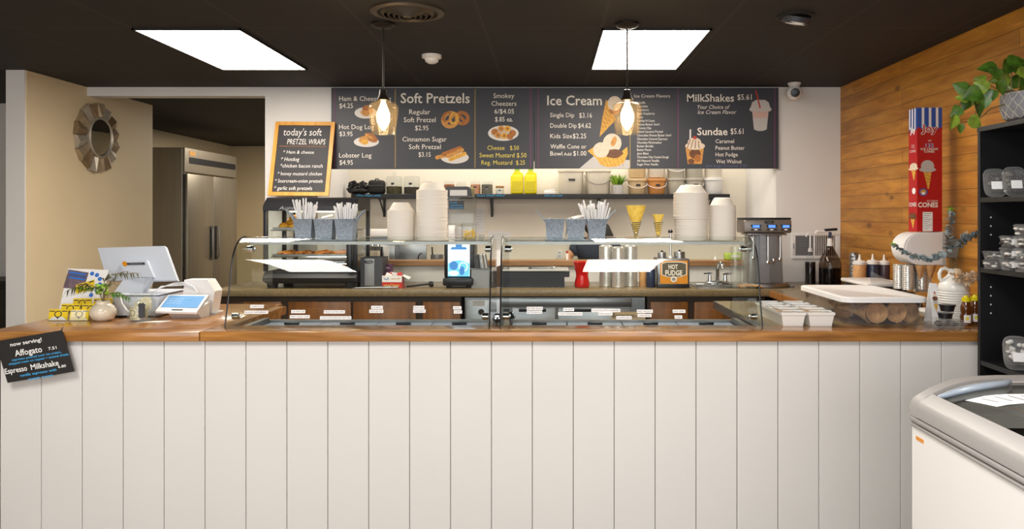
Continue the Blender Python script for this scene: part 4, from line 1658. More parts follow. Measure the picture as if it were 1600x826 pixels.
b.lathe([(0, 0), (.016, 0), (.019, .012), (.014, .022), (0, .024)], M['black'], c=(-3 * k, .06, Zp(362)))
b.build('pump', t)

# sink and tap
t = thing('sink', 'small steel sink set into the worktop', 'sink', on(1122, 5.9, CT))
k = 5.9 / F
b = MB()
b.b2(-38 * k, 38 * k, -.2, .17, 0, .005, M['steel'], .002)
b.b2(-30 * k, 26 * k, -.16, .04, .005, .007, M['steel_dark'])
b.tube([(-32 * k, -.18, .007), (30 * k, -.18, .007), (30 * k, .06, .007), (-32 * k, .06, .007)], .006, M['chrome'], 8, closed=True)
b.build('basin', t)
t = thing('faucet', 'chrome two-handled gooseneck faucet behind the sink', 'faucet', on(1121, 6.0, CT + .005))
k = 6.0 / F
b = MB()
b.box((0, 0, .015), (35 * k, .06, .03), M['chrome'], .012)
b.build('base', t)
MB().tube([(0, 0, .02), (0, 0, .12), (.002, -.01, .15), (.012, -.035, .172), (.02, -.06, .168), (.022, -.075, .145), (.022, -.077, .13)], [.017, .014, .012, .012, .012, .013, .013], M['chrome'], 12).build('spout', t)
for s in (-1, 1):
    b = MB()
    b.cyl((s * 12 * k, 0, .03), .017, .045, M['chrome'], 16, r2=.013)
    b.tube([(s * 8 * k, -.005, .08), (s * 14 * k, 0, .085), (s * 22 * k, -.01, .086)], [.01, .012, .006], M['chrome'], 10)
    b.build('handle', t)

# orange cloth
b = MB()
rows = []
rnd = random.Random(4)
for i in range(9):
    rows.append([((i - 4) * .021, (j - 3) * .02, .012 + .014 * abs(math.sin(i * 1.3 + j * .9)) * (1 - abs(i - 4) / 5)) for j in range(7)])
b.sheet(rows, mat('orange_cloth', '#e09a4c', .9, var=.2, scale=60), .004)
tag(b.build('cleaning_cloth', None, on(1172, 5.72, CT + .002)), 'crumpled orange cloth by the sink', 'cloth')
cup_stack(1163, 5.66, .36, .03, 'tall narrow stack of see-through cups beside the sink', M['milky'], 14)

# milkshake mixer
d = 5.75
k = d / F
t = thing('milkshake_mixer', 'steel three-spindle milkshake mixer with blue displays', 'mixer', on(1198, d, CT))
Zp = lambda py: (447 - py) * k
b = MB()
b.lathe([(0, 0), (.17, 0), (.175, .012), (.165, .03), (.15, .036), (0, .036)], M['steel_dark'], c=(.01, .1, 0), seg=36, sx=1.08, sy=.75)
b.build('base', t)
b = MB()
b.prism([(-28 * k, .07, .03), (30 * k, .07, .03), (27 * k, .07, Zp(362)), (-24 * k, .07, Zp(362))], (0, .12, 0), M['steel_dark'])
b.prism([(-9 * k, .03, .03), (6 * k, .03, .03), (6 * k, .03, Zp(362)), (-9 * k, .03, Zp(362))], (0, .05, 0), M['steel'])
b.build('column', t)
M['mixer_grey'] = mat('mixer_housing', '#77706a', .35, .5)
b = MB()
b.box((0, .085, (Zp(361) + Zp(340)) / 2), (75 * k, .23, Zp(340) - Zp(361)), M['mixer_grey'], .014, seg=3)
b.box((-.0, .085, Zp(338.6)), (74 * k, .22, .014), M['black'], .005)
b.box((0, .085, Zp(363)), (62 * k, .2, .014), M['steel'], .006)
b.build('head', t)
M['lcd'] = mat('blue_display', '#2a6fd0', .2, emit='#3f86e8', es=1.0)
for px in (1179.5, 1204, 1226):
    b = MB()
    x = (px - 1198) * k
    b.prism([(x - 8.5 * k, -.036, Zp(348)), (x - 6.5 * k, -.036, Zp(353)), (x + 6.5 * k, -.036, Zp(353)), (x + 8.5 * k, -.036, Zp(348))], (0, .006, 0), M['black'])
    b.b2(x - 5.5 * k, x + 5.5 * k, -.038, -.035, Zp(352.7), Zp(348.6), M['lcd'])
    b.text('2:75', M['cream_ink'], lambda u, v, w_=0.: V((u, -.0385 - w_, v)), x - 4 * k, x + 4 * k, Zp(349.5), Zp(351.8))
    for q in (-6, 0, 6):
        b.box((x + q * k, -.032, Zp(355.8)), (4 * k, .008, 1.8 * k), M['black'] if q else M['white'], .002)
    b.build('display', t, smooth=0)
b = MB()
b.box((2 * k, -.031, Zp(344)), (14 * k, .006, 4 * k), M['black'], .004)
b.scribble(M['grey'], lambda u, v, w_=0.: V((u, -.0345 - w_, v)), -3 * k, 7 * k, Zp(343), Zp(345.2), 0, 1, .0018)
b.build('name_badge', t, smooth=0)
for px, l in ((1177, 400), (1200, 407), (1219, 402)):
    b = MB()
    x = (px - 1198) * k
    b.cyl((x, .0, Zp(l)), .0055, Zp(364) - Zp(l), M['chrome'], 10)
    b.lathe([(0, 0), (.014, .004), (.017, .014), (.012, .024), (0, .026)], M['chrome'], c=(x, 0, Zp(l + 3)), seg=14)
    b.cyl((x, 0, Zp(367)), .011, 4 * k, M['steel_dark'], 12)
    b.build('spindle', t)
b = MB()
b.ell((12 * k, .02, Zp(405)), (.013, .012, .022), M['chrome'], 12, 8)
b.box((12 * k, .045, Zp(405)), (.012, .05, .012), M['chrome'], .002)
b.build('cup_rest', t)
b = MB()
b.tube([(.165, .1, .01), (.2, .06, .008), (.225, .05, .008)], .007, M['black'], 8)
b.build('power_plug', t)

# wall grille behind the syrup bottles
t = thing('wall_grille', 'white louvred wall grille behind the syrup pump bottles', 'grille', P(1274.5, 384, 6.299))
k = 6.3 / F
b = MB()
for x0, x1, z0, z1 in ((-38, 38, 16, 20), (-38, 38, -20, -15), (-38, -32, -15, 16), (30, 38, -15, 16), (-4, -1, -15, 16)):
    b.b2(x0 * k, x1 * k, -.012, 0, z0 * k, z1 * k, M['white'], .002)
b.build('frame', t)
b = MB()
for i in range(12):
    x = (-31 + i * 2.3) * k
    b.b2(x, x + .004, -.006, -.002, -15 * k, 16 * k, M['grey'])
for i in range(10):
    b.b2(-32 * k, -4 * k, -.007, -.001, (-14 + i * 3.2) * k, (-13.2 + i * 3.2) * k, M['grey'])
b.build('fine_grid', t, smooth=0)
b = MB()
for i in range(9):
    b.box(((1.5 + i * 3.3) * k, -.006, .5 * k), (.009, .003, 31 * k), M['white'], 0, rot=(0, 0, 30))
b.build('louvre', t, smooth=0)
MB().b2(-32 * k, 30 * k, -.001, 0, -15 * k, 16 * k, M['dgrey']).build('backing', t, smooth=0)
MB().box((-35.5 * k, -.015, 0), (.008, .012, .045), M['grey'], .003).build('latch', t)


def pump(b, z, out, m, head=M['white']):
    b.cyl((0, 0, z), .011, .022, m, 14)
    b.cyl((0, 0, z + .02), .006, .06, m, 10)


# slim syrup bottle with pump
d = 6.12
k = d / F
t = thing('syrup_bottle', 'slim dark syrup bottle with white curved pump', 'bottle', on(1266, d, CT))
MB().lathe([(0, 0), (8 * k, 0), (8.3 * k, .006), (8.3 * k, 34 * k), (5 * k, 42 * k), (3.2 * k, 47 * k), (3.2 * k, 50 * k), (0, 50 * k)], M['clear'], seg=22).build('bottle_body', t)
MB().lathe([(0, .003), (7.8 * k, .003), (7.8 * k, 34 * k), (0, 34 * k)], M['syrup'], seg=22).build('syrup', t)
b = MB()
b.cyl((0, 0, 50 * k), .019, .03, M['white'], 16, r2=.012)
b.cyl((0, 0, 54 * k), .007, 17 * k, M['white'], 10)
b.tube([(0, 0, 71 * k), (0, 0, 76 * k), (-2 * k, 0, 78.5 * k), (-5 * k, 0, 77 * k), (-6.5 * k, 0, 73 * k)], .007, M['white'], 8)
b.build('pump', t)
d = 6.05
k = d / F
t = thing('syrup_jug', 'big clear jug of dark syrup with black pump lever', 'bottle', on(1297, d, CT))
jug = [(0, 0), (16 * k, 0), (17 * k, .008), (17 * k, 32 * k), (15 * k, 40 * k), (8 * k, 52 * k), (5 * k, 57 * k), (5 * k, 61 * k), (0, 61 * k)]
MB().lathe(jug, thin_glass('jug_plastic', '#b8ada2', 1.4), seg=28).build('jug_body', t)
MB().lathe([(0, .004), (16.2 * k, .004), (16.2 * k, 26 * k), (0, 26 * k)], mat('blue_black_syrup', '#1d2030', .15), seg=28).build('syrup', t)
b = MB()
b.cyl((0, 0, 60 * k), .026, .06, M['white'], 18, r2=.017)
b.cyl((0, 0, 70 * k), .012, .06, M['navy_sauce'], 12)
b.build('pump', t)
b = MB()
b.box((1 * k, 0, 85.5 * k), (20 * k, .03, 4 * k), M['black'], .006, rot=(0, -4, 0))
b.build('lever', t)
b = MB()
b.tube([(-8 * k, 0, 83 * k), (-21 * k, 0, 82.5 * k), (-23 * k, 0, 79 * k)], .01, M['white'], 8)
b.build('nozzle', t)

# ---------------------------------------------------------------- kitchen behind the pass-through
KW = 7.28
KZ = 1.743          # shelf top
t = thing('wall_shelf', 'long black wall shelf on brackets with chalk writing along its edge', 'shelf', (0, KW, KZ))
k = 7.0 / F
x0, x1 = (548 - 858) * k, (1141 - 858) * k
b = MB()
b.b2(x0, x1, -.27, -.002, -.04, 0, M['black_wood'], .002)
b.build('board', t, smooth=0)
fr = lambda u, v, w_=0.: V(((u - 858) * k, -.2705 - w_, -(v - 302.5) * k))
b = MB()
for s, a, c in ((5, 556, 596), (6, 744, 790), (7, 850, 880)):
    b.scribble(M['chalkblue'], fr, a, c, 303, 306.5, .0008, 3, .8, s)
b.build('chalk_writing', t, smooth=0)
for px in (598, 768, 936, 1107):
    x = (px - 858) * 7.2 / F
    b = MB()
    b.b2(x - .012, x + .012, -.012, -.002, -.21, -.04, M['black'])
    b.b2(x - .012, x + .012, -.22, -.012, -.05, -.04, M['black'])
    b.tube([(x, -.012, -.19), (x, -.2, -.05)], .008, M['black'], 6)
    b.build('bracket', t, smooth=0)

DS = 7.12
ks = DS / F


def sh(px, d=DS):
    return on(px, d, KZ + .0005)


# black pouch, black straps
t = thing('black_bag', 'black soft zip bag standing on the wall shelf', 'bag', sh(589))
MB().box((0, 0, 11 * ks), (25 * ks, .12, 22 * ks), M['black_matt'], .03, seg=4).build('bag_body', t)
MB().tube([(-3 * ks, 0, 21 * ks), (-2 * ks, 0, 24 * ks), (2 * ks, 0, 24 * ks), (3 * ks, 0, 21 * ks)], .006, M['black'], 6).build('loop', t)
MB().tube([(-11 * ks, -.062, 13 * ks), (11 * ks, -.062, 13 * ks)], .004, M['dgrey'], 6).build('zipper', t)
for px, py, l, sd in ((541, 303, 'black strapped pouch at the far end of the wall shelf', 1), (560, 300, 'black cable bundle heaped beside the strapped pouch', 2)):
    rnd = random.Random(sd)
    b = MB()
    b.ell((0, 0, .03), (.07, .05, .03), M['black_matt'], 14, 8)
    for q in range(5):
        pts = [(rnd.uniform(-.09, .09) * math.cos(a * .8 + q), rnd.uniform(-.03, .03), .03 + .05 * abs(math.sin(a * .7 + q)) + .01 * q) for a in range(6)]
        pts = sorted(pts, key=lambda p_: p_[0])
        b.tube(pts, .012, M['black'], 6)
    o = b.build('strap_pouch' if sd == 1 else 'cable_bundle', None, sh(px + (14 if sd == 1 else 6), 7.1))
    tag(o, l, 'pouch' if sd == 1 else 'cables')

M['tea'] = mat('dried_tea', '#4a4426', .9, var=.4, scale=60)
M['tea2'] = mat('dark_tea', '#3a332a', .9, var=.4, scale=60)
M['spice_pink'] = mat('pink_salt', '#c8906e', .9, var=.2, scale=60)
M['spice_grey'] = mat('grey_seed', '#6d675c', .9, var=.3, scale=60)
M['spice_rust'] = mat('rust_spice', '#a0653e', .9, var=.2, scale=60)


def jar(px, r, h, fill_h, m, label, lid='glass', knob=False, mark=True):
    t = thing('storage_jar', label, 'jar', sh(px))
    MB().lathe([(0, 0), (r * .96, 0), (r, .006), (r, h * .9), (r * .93, h), (r * .9, h), (r * .95, h * .9), (r * .96, .008), (0, .004)], M['clear'], seg=26).build('jar_body', t)
    MB().lathe([(0, .005), (r * .94, .005), (r * .94, fill_h), (r * .5, fill_h * 1.05), (0, fill_h)], m, seg=22).build('contents', t)
    if lid == 'glass':
        b = MB().lathe([(0, h + .014), (r * .8, h + .012), (r * .98, h + .004), (r * .98, h + .001), (0, h + .001)], M['clear'], seg=26)
        if knob:
            b.lathe([(0, h + .012), (.012, h + .014), (.01, h + .022), (.02, h + .034), (.017, h + .046), (0, h + .05)], M['clear'], seg=16)
        b.build('lid', t)
    else:
        MB().cyl((0, 0, h), r * 1.02, .018, M['sill_wood'], 22, bev=.003).build('lid', t)
    if mark:
        MB().b2(-.014, .014, -r - .002, -r + .001, h * .55, h * .68, M['black']).build('tag', t, smooth=0)


jar(616, 12.6 * ks, 26 * ks, 12 * ks, M['tea'], 'big glass jar of green leaves with a knobbed lid on the wall shelf', 'glass', True)
jar(643.5, 12.6 * ks, 26 * ks, 11 * ks, M['tea2'], 'big glass jar of dark leaves without a knob on the wall shelf')
jar(668, 8.5 * ks, 18 * ks, 10 * ks, M['wafer'], 'short glass jar half hidden by the tall bowl stack, on the shelf')
jar(702, 8.5 * ks, 18 * ks, 15 * ks, M['spice_rust'], 'short jar of rust-coloured spice above the drink dispenser')
jar(721, 8 * ks, 17 * ks, 9 * ks, M['spice_grey'], 'short jar just behind the drink dispenser lid')
jar(743, 8 * ks, 18 * ks, 15 * ks, M['spice_pink'], 'short jar of pink salt with a black tag on the shelf')
jar(761, 9 * ks, 18 * ks, 15 * ks, M['spice_grey'], 'short jar of grey seeds with a black tag on the shelf')
jar(781, 6.5 * ks, 10 * ks, 6 * ks, M['paper'], 'little jar with a wooden lid beside the yellow jugs', 'wood')
b = MB()
b.box((0, 0, .03), (.045, .01, .06), M['leaf2'], .004, rot=(0, 20, 10))
tag(b.build('green_card', None, sh(735, 7.04)), 'lime green card leaning behind the drink dispenser lid', 'card')


def yjug(px, label, dx):
    t = thing('yellow_jug', label, 'jug', sh(px))
    b = MB()
    b.box((0, 0, 15 * ks), (19.5 * ks, .11, 30 * ks), M['yellow'], .016, seg=3)
    b.prism([(-8 * ks, -.04, 29.5 * ks), (8 * ks, -.04, 29.5 * ks), (4 * ks, -.04, 36 * ks), (-4 * ks, -.04, 36 * ks)], (0, .08, 0), M['yellow'])
    b.build('jug_body', t)
    MB().cyl((0, 0, 36 * ks), .022, .02, M['leaf2'], 16).build('cap', t)
    MB().tube([(7 * ks, -.03, 33 * ks), (8.5 * ks, -.05, 30 * ks), (8 * ks, -.05, 20 * ks)], .008, M['yellow'], 8).build('handle', t)
    MB().b2(-7 * ks, 7 * ks, -.057, -.0555, 6 * ks, 20 * ks, mat('yellow_label', '#c9b90e', .5)).build('label_patch', t, smooth=0)


yjug(808, 'bright yellow jug on the shelf, on the jars\' side', 0)
yjug(829, 'bright yellow jug on the shelf, beside the small white carton', 0)
tag(MB().b2(-9 * ks, 9 * ks, -.04, .04, 0, 5 * ks, M['paper'], .003).box((0, 0, 6.2 * ks), (15 * ks, .06, 2 * ks), M['white'], .002, rot=(0, -5, 0)).build('small_carton', None, sh(859)), 'small white carton lying on the shelf beside a big bucket', 'carton')


def bucket(px, r0, r1, h, m, label, z=0., handle=True, band=None, d=DS, write=None):
    t = thing('bucket', label, 'bucket', sh(px, d) + V((0, 0, z)))
    MB().lathe([(0, 0), (r0, 0), (r0 + .004, .006), (r1, h * .92), (r1 + .006, h * .92), (r1 + .006, h), (r1 - .003, h), (r0 - .002, .01), (0, .006)], m, seg=30).build('bucket_body', t)
    MB().lathe([(0, h + .002), (r1 + .002, h + .002), (r1 + .0085, h), (r1 + .0085, h - .02), (r1 + .0065, h - .02)], band or m, seg=30).build('lid', t)
    if handle:
        pts = []
        for q in range(13):
            a = PI * q / 12
            pts.append((-(r1 + .01) * math.cos(a), -(r1 + .012) * math.sin(a) * .95 - .002, h * .8 - math.sin(a) * h * .42))
        MB().tube(pts, .003, M['white'] if m is not M['pail_white'] else M['steel_dark'], 6).build('bail_handle', t)
    if write:
        fr = lambda u, v, w_=0.: V((r0 * 1.05 * math.sin(u), -r0 * 1.05 * math.cos(u) - .004 - w_ - (v / h) * (r1 - r0), v))
        MB().scribble(M['ink'], fr, -.25, .4, h * .62, h * .54, .001, 1, .02, len(write)).build('handwriting', t, smooth=0)
    return t


M['pail_white'] = mat('milky_pail', '#dcd4c4', .4)
M['pail_clear'] = mat('greyish_pail', '#b6b1a4', .4)
M['pail_orange'] = mat('orange_pail', '#cf8f4f', .4)
M['pail_sauce'] = mat('tan_pail', '#d3b78e', .4)
M['pail_band'] = mat('amber_lid', '#d99a3a', .4)
bucket(892, 17.5 * ks, 19.5 * ks, 38 * ks, M['pail_white'], 'wide white bucket beside the small carton on the shelf', handle=False, write='Cream')
bucket(934.5, 17.5 * ks, 19.5 * ks, 38 * ks, M['pail_white'], 'wide white bucket with a hanging wire bail, left of the plant')
bucket(995, 12 * ks, 14.5 * ks, 24 * ks, M['pail_sauce'], 'tan bucket with white bail right of the plant, bottom of its pair', write='Maple')
bucket(1025.5, 12 * ks, 14.5 * ks, 24 * ks, M['pail_orange'], 'orange-filled bucket, bottom of its pair on the shelf', write='Peach')
bucket(1056, 12 * ks, 14 * ks, 25 * ks, M['pail_clear'], 'grey see-through bucket beside the orange bucket, bottom of its pair', handle=False)
bucket(1084, 12 * ks, 14 * ks, 25 * ks, M['pail_clear'], 'grey bucket with handwriting and white bail, bottom of its pair', write='Vanilla')
bucket(1114.5, 12 * ks, 14.5 * ks, 25 * ks, M['white'], 'plain white bucket at the shelf end by the jamb', handle=False)
zz = 25.6 * ks
bucket(995, 12 * ks, 14.5 * ks, 24 * ks, M['pail_sauce'], 'tan bucket stacked above the plant side, under the menu edge', zz, False, M['pail_band'])
bucket(1025.5, 12 * ks, 14.5 * ks, 24 * ks, M['pail_white'], 'cream bucket stacked on the orange bucket', zz, False)
bucket(1056, 12 * ks, 14 * ks, 24 * ks, M['pail_clear'], 'grey bucket with raised white bail stacked beside the cream one', zz, True)
bucket(1084, 12 * ks, 14 * ks, 24 * ks, M['pail_clear'], 'grey bucket stacked on the handwritten bucket', zz, False)
bucket(1114.5, 12 * ks, 14 * ks, 24 * ks, M['pail_white'], 'milky bucket stacked on the plain white end bucket', zz, False)

t = thing('potted_grass', 'small green grass plant in a grey pot on the shelf', 'plant', sh(965, 7.06))
MB().lathe([(0, 0), (8.5 * ks, 0), (9.5 * ks, 14 * ks), (8.5 * ks, 14 * ks), (8 * ks, 12 * ks), (0, 12 * ks)], M['lgrey'], seg=24).build('pot', t)
b = MB()
rnd = random.Random(6)
for q in range(90):
    a = rnd.uniform(0, 2 * PI)
    l = rnd.uniform(.7, 1.25)
    rr = rnd.uniform(.2, 1)
    p0 = V((math.cos(a) * rr * .035, math.sin(a) * rr * .035, 12 * ks))
    p1 = p0 + V((math.cos(a) * rr * .025, math.sin(a) * rr * .02, .055 * l))
    p2 = p0 + V((math.cos(a) * rr * .065, math.sin(a) * rr * .05, .1 * l - .02 * rr))
    b.tube([p0, p1, p2], [.004, .0045, .0008], M['leaf2'] if q % 3 else M['leaf'], 4)
b.build('grass_blades', t)

# things on the sill / kitchen side
t = thing('kitchen_table', 'steel kitchen table behind the sill', 'table', (-.9, 6.75, 0))
MB().b2(-.95, .2, -.2, .3, 1.11, 1.14, M['steel']).build('top', t, smooth=0)
for sx in (-.92, .16):
    for y in (-.17, .27):
        MB().b2(sx, sx + .04, y - .02, y + .02, 0, 1.11, M['steel_dark']).build('leg', t, smooth=0)
d = 6.72
k = d / F
t = thing('steel_oven', 'small steel countertop oven in the kitchen beyond the warmer', 'oven', on(592, d, 1.141))
b = MB()
b.b2(-24 * k, 25 * k, 0, .3, .0, 27 * k, M['steel'], .006)
b.build('housing', t)
MB().b2(8 * k, 16 * k, -.006, 0, 2 * k, 24 * k, M['paper']).build('control_panel', t, smooth=0)
MB().b2(-22 * k, 6 * k, -.006, 0, 3 * k, 24 * k, M['black']).build('door', t, smooth=0)
MB().b2(-24 * k, 25 * k, .0, .3, 40 * k, 51 * k, M['white'], .006).build('top_cabinet', t)
MB().b2(-24 * k, 25 * k, .26, .3, 27 * k, 40 * k, M['steel']).build('riser', t, smooth=0)
t2 = thing('black_pan', 'black pan lying on the steel oven', 'pan', on(590, d + .06, 1.141 + 27 * k + .001))
MB().lathe([(0, 0), (.075, 0), (.088, .026), (.084, .026), (.07, .005), (0, .004)], M['black'], seg=24).build('pan_body', t2)
MB().tube([(.083, 0, .022), (.13, .01, .034)], .008, M['black'], 8).build('handle', t2)
tag(MB().b2(-29 * k, 22 * k, 0, .02, 0, 29 * k, M['steel'], .003).build('steel_sheet', None, on(645, 6.92, 1.141)), 'brushed steel splash panel in the kitchen, behind the bowl stacks', 'sheet metal')
t = thing('saucepan', 'small steel saucepan on the kitchen table, left of the drink dispenser', 'pan', on(683, 6.75, 1.141))
MB().lathe([(0, 0), (.055, 0), (.057, .01), (.057, .06), (.06, .062), (.054, .062), (.053, .01), (0, .005)], M['steel'], seg=24).build('pan_body', t)
MB().tube([(-.04, 0, .06), (-.045, 0, .13)], .006, M['black'], 8).build('handle', t)
MB().tube([(-.17, 0, .0), (-.165, 0, .05), (-.15, 0, .07), (-.13, 0, .075)], .006, M['black'], 8).build('ladle', t)
t = thing('lid_carton', 'beige carton of lids on the sill behind the dark grey bin', 'carton', on(578, 6.36, 1.18))
MB().b2(-15 * .0053, 14 * .0053, -.05, .05, 0, .075, M['pail_white'], .004).build('carton', t, smooth=0)
for i, px in enumerate((572, 582, 591)):
    t = thing('spice_shaker', ('glass shaker with steel lid on the beige carton, warmer side', 'middle glass shaker with steel lid on the beige carton', 'glass shaker with steel lid on the beige carton, bowl side')[i], 'shaker', on(px, 6.36, 1.2555))
    MB().lathe([(0, 0), (.021, 0), (.022, .04), (0, .04)], M['milky'], seg=18).build('shaker_body', t)
    MB().lathe([(0, .04), (.0225, .04), (.0225, .052), (.016, .056), (0, .056)], M['chrome'], seg=18).build('lid', t)

k = 6.36 / F
t = thing('wipes_pack', 'green and white pack of wipes on the sill end', 'packet', on(1145, 6.36, 1.18))
MB().box((0, 0, 5.5 * k), (26 * k, .1, 11 * k), mat('wipes_green', '#a9c24a', .4), .014, seg=3).build('pack', t)
MB().box((2 * k, -.0505, 6.5 * k), (15 * k, .002, 4 * k), M['paper'], .001).build('white_patch', t)
t = thing('pump_cap', 'small white pump cap standing on the sill', 'cap', on(1118, 6.36, 1.18))
MB().lathe([(0, 0), (.016, 0), (.014, .02), (.006, .026), (.006, .04), (0, .04)], M['white'], seg=16).build('cap', t)
t = thing('hand_gel', 'small red-capped bottle on the sill beside the person', 'bottle', on(886, 6.36, 1.18))
MB().lathe([(0, 0), (.012, 0), (.012, .045), (.008, .055), (0, .055)], M['paper'], seg=14).build('bottle_body', t)
MB().cyl((0, 0, .055), .009, .018, M['red'], 12).build('cap', t)
t = thing('wall_outlet', 'white electrical outlet on the kitchen wall', 'outlet', P(874, 397, KW))
MB().b2(-.026, .026, -.006, -.001, -.04, .04, M['white'], .004).build('plate', t)
for z in (-.016, .016):
    MB().b2(-.012, .012, -.008, -.005, z - .009, z + .009, M['lgrey'], .003).build('socket', t)
for px0, px1, py0, py1, l, n in ((742, 757, 325, 363, 'narrow paper notice taped to the kitchen wall', 7), (763, 798, 361, 410, 'large paper notice on the kitchen wall between the guards', 11)):
    a, c = P(px0, py1, KW), P(px1, py0, KW)
    t = thing('paper_notice', l, 'notice', (a.x, KW - .003, a.z))
    MB().b2(0, c.x - a.x, 0, .002, 0, c.z - a.z, M['paper']).build('sheet', t, smooth=0)
    b = MB()
    hh = (c.z - a.z)
    fr = lambda u, v, w_=0.: V((u, -.0008 - w_, v))
    for q in range(n):
        z = hh * (.9 - q * .8 / n)
        b.b2((c.x - a.x) * .12, (c.x - a.x) * (.85 - .12 * (q % 3)), -.0008, -.0003, z - .003, z + .0, M['lgrey'])
    b.build('printed_lines', t, smooth=0)

# ---------------------------------------------------------------- the person in the kitchen
def skin_body(name, verts, edges, radii, m, root=0, sub=2, parent=None):
    me = bpy.data.meshes.new(name)
    me.from_pydata(verts, edges, [])
    o = bpy.data.objects.new(name, me)
    COL.objects.link(o)
    o.modifiers.new('skin', 'SKIN')
    for i, r in enumerate(radii):
        sv = me.skin_vertices[0].data[i]
        sv.radius = r if hasattr(r, '__len__') else (r, r)
        sv.use_root = (i == root)
    s = o.modifiers.new('sub', 'SUBSURF')
    s.levels = s.render_levels = sub
    dg = bpy.context.evaluated_depsgraph_get()
    n = bpy.data.meshes.new_from_object(o.evaluated_get(dg))
    o.modifiers.clear()
    o.data = n
    n.materials.append(m)
    for p in n.polygons:
        p.use_smooth = True
    if parent:
        o.parent = parent
    return o


M['skin'] = mat('skin_tone', '#c08a63', .5)
M['tee'] = mat('navy_tee', '#343a48', .85)
M['hair'] = mat('black_hair', '#191513', .6)
M['trouser'] = mat('dark_trousers', '#22242a', .85)


def person():
    t = thing('person', 'person in a navy T-shirt leaning over behind the pass-through sill', 'person', (.42, 6.86, 0))
    O = V(t.location)
    # body points are given relative to the feet; the figure leans forward over the sill, left arm bent
    P_ = [(.02, .12, .92), (.0, .08, 1.05), (-.02, .0, 1.18), (-.03, -.06, 1.27), (-.03, -.09, 1.345), (-.03, -.12, 1.40),       # pelvis..neck 0-5
          (-.03, -.14, 1.46), (-.03, -.15, 1.53),                                                       # head 6-7
          (-.17, -.05, 1.275), (-.262, -.07, 1.165), (-.20, -.12, 1.08), (-.165, -.13, 1.06),                               # left arm 8-11
          (.14, -.05, 1.30), (.22, -.09, 1.16), (.16, -.20, 1.20), (.12, -.25, 1.2),                                    # right arm
          (-.08, .12, .86), (-.09, .06, .47), (-.09, .10, .08), (-.09, .0, .035),                                   # left leg 16-19
          (.11, .12, .86), (.12, .06, .47), (.12, .10, .08), (.12, .0, .035)]
    E_ = [(0, 1), (1, 2), (2, 3), (3, 4), (4, 5), (5, 6), (6, 7), (3, 8), (8, 9), (9, 10), (10, 11), (3, 12), (12, 13), (13, 14), (14, 15),
          (0, 16), (16, 17), (17, 18), (18, 19), (0, 20), (20, 21), (21, 22), (22, 23)]
    R_ = [(.12, .09), (.105, .08), (.11, .08), (.09, .065), (.05, .05), (.05, .05), (.075, .09), (.07, .08), .042, .038, .034, .026, .042, .038, .034, .026,
          .085, .06, .045, .035, .085, .06, .045, .035]
    body = skin_body('body', P_, E_, R_, M['skin'], 0, 2, t)
    # fingers and face join the body mesh
    b = MB()
    for s, hx in ((-1, V((-.165, -.13, 1.06))), (1, V((.12, -.25, 1.2)))):
        b.ell(hx + V((-s * .01, -.03, 0)), (.035, .045, .018), M['skin'], 12, 8)
        for q in range(4):
            p0 = hx + V((-.025 + q * .017, -.06, 0))
            b.tube([p0, p0 + V((0, -.03 - .004 * (q in (1, 2)), .004)), p0 + V((0, -.05, -.012))], [.0095, .009, .007], M['skin'], 8)
        p0 = hx + V((-s * -.03, -.02, 0))
        b.tube([p0, p0 + V((s * .025, -.025, 0)), p0 + V((s * .03, -.045, -.004))], [.011, .01, .008], M['skin'], 8)
    hd = V((-.03, -.15, 1.495))
    b.ell(hd + V((0, -.085, -.02)), (.014, .02, .022), M['skin'], 10, 6)
    for s in (-1, 1):
        b.ell(hd + V((s * .03, -.075, .008)), (.013, .008, .007), M['paper'], 10, 6)
        b.ell(hd + V((s * .03, -.082, .008)), (.006, .003, .006), M['hair'], 8, 6)
        b.ell(hd + V((s * .078, .01, -.01)), (.012, .02, .03), M['skin'], 10, 6)
    b.ell(hd + V((0, -.078, -.052)), (.022, .008, .007), mat('lip_tone', '#9a5548', .5), 10, 6)
    f = b.build('face_and_hands', None)
    f.parent = body
    # T-shirt
    sv = [(.02, .11, .95), (.0, .08, 1.05), (-.02, .0, 1.18), (-.03, -.055, 1.27), (-.03, -.085, 1.325), (-.17, -.05, 1.277), (-.228, -.062, 1.205), (.14, -.05, 1.30), (.20, -.08, 1.21)]
    se = [(0, 1), (1, 2), (2, 3), (3, 4), (3, 5), (5, 6), (3, 7), (7, 8)]
    skin_body('t_shirt', sv, se, [(.15, .12), (.14, .115), (.15, .115), (.14, .105), (.066, .066), .08, .06, .08, .062], M['tee'], 0, 2, t)
    lv = [(.02, .12, .9), (-.08, .12, .86), (-.09, .06, .47), (-.09, .10, .1), (.11, .12, .86), (.12, .06, .47), (.12, .10, .1)]
    le = [(0, 1), (1, 2), (2, 3), (0, 4), (4, 5), (5, 6)]
    skin_body('trousers', lv, le, [(.165, .125), .1, .075, .06, .1, .075, .06], M['trouser'], 0, 2, t)
    h = MB()
    h.ell(hd + V((0, .036, .05)), (.084, .088, .07), M['hair'], 20, 12)
    h.ell(hd + V((0, .05, -.03)), (.085, .06, .1), M['hair'], 16, 10)
    h.tube([hd + V((.04, .07, -.02)), hd + V((.09, .06, -.07)), hd + V((.13, .04, -.14)), hd + V((.15, .03, -.23))], [.05, .06, .05, .02], M['hair'], 12)
    h.build('hair', t)
    for s in (-.09, .12):
        sh_ = MB()
        sh_.box((s, -.02, .035), (.09, .25, .07), M['black'], .03, seg=4)
        sh_.build('shoe', t)


person()

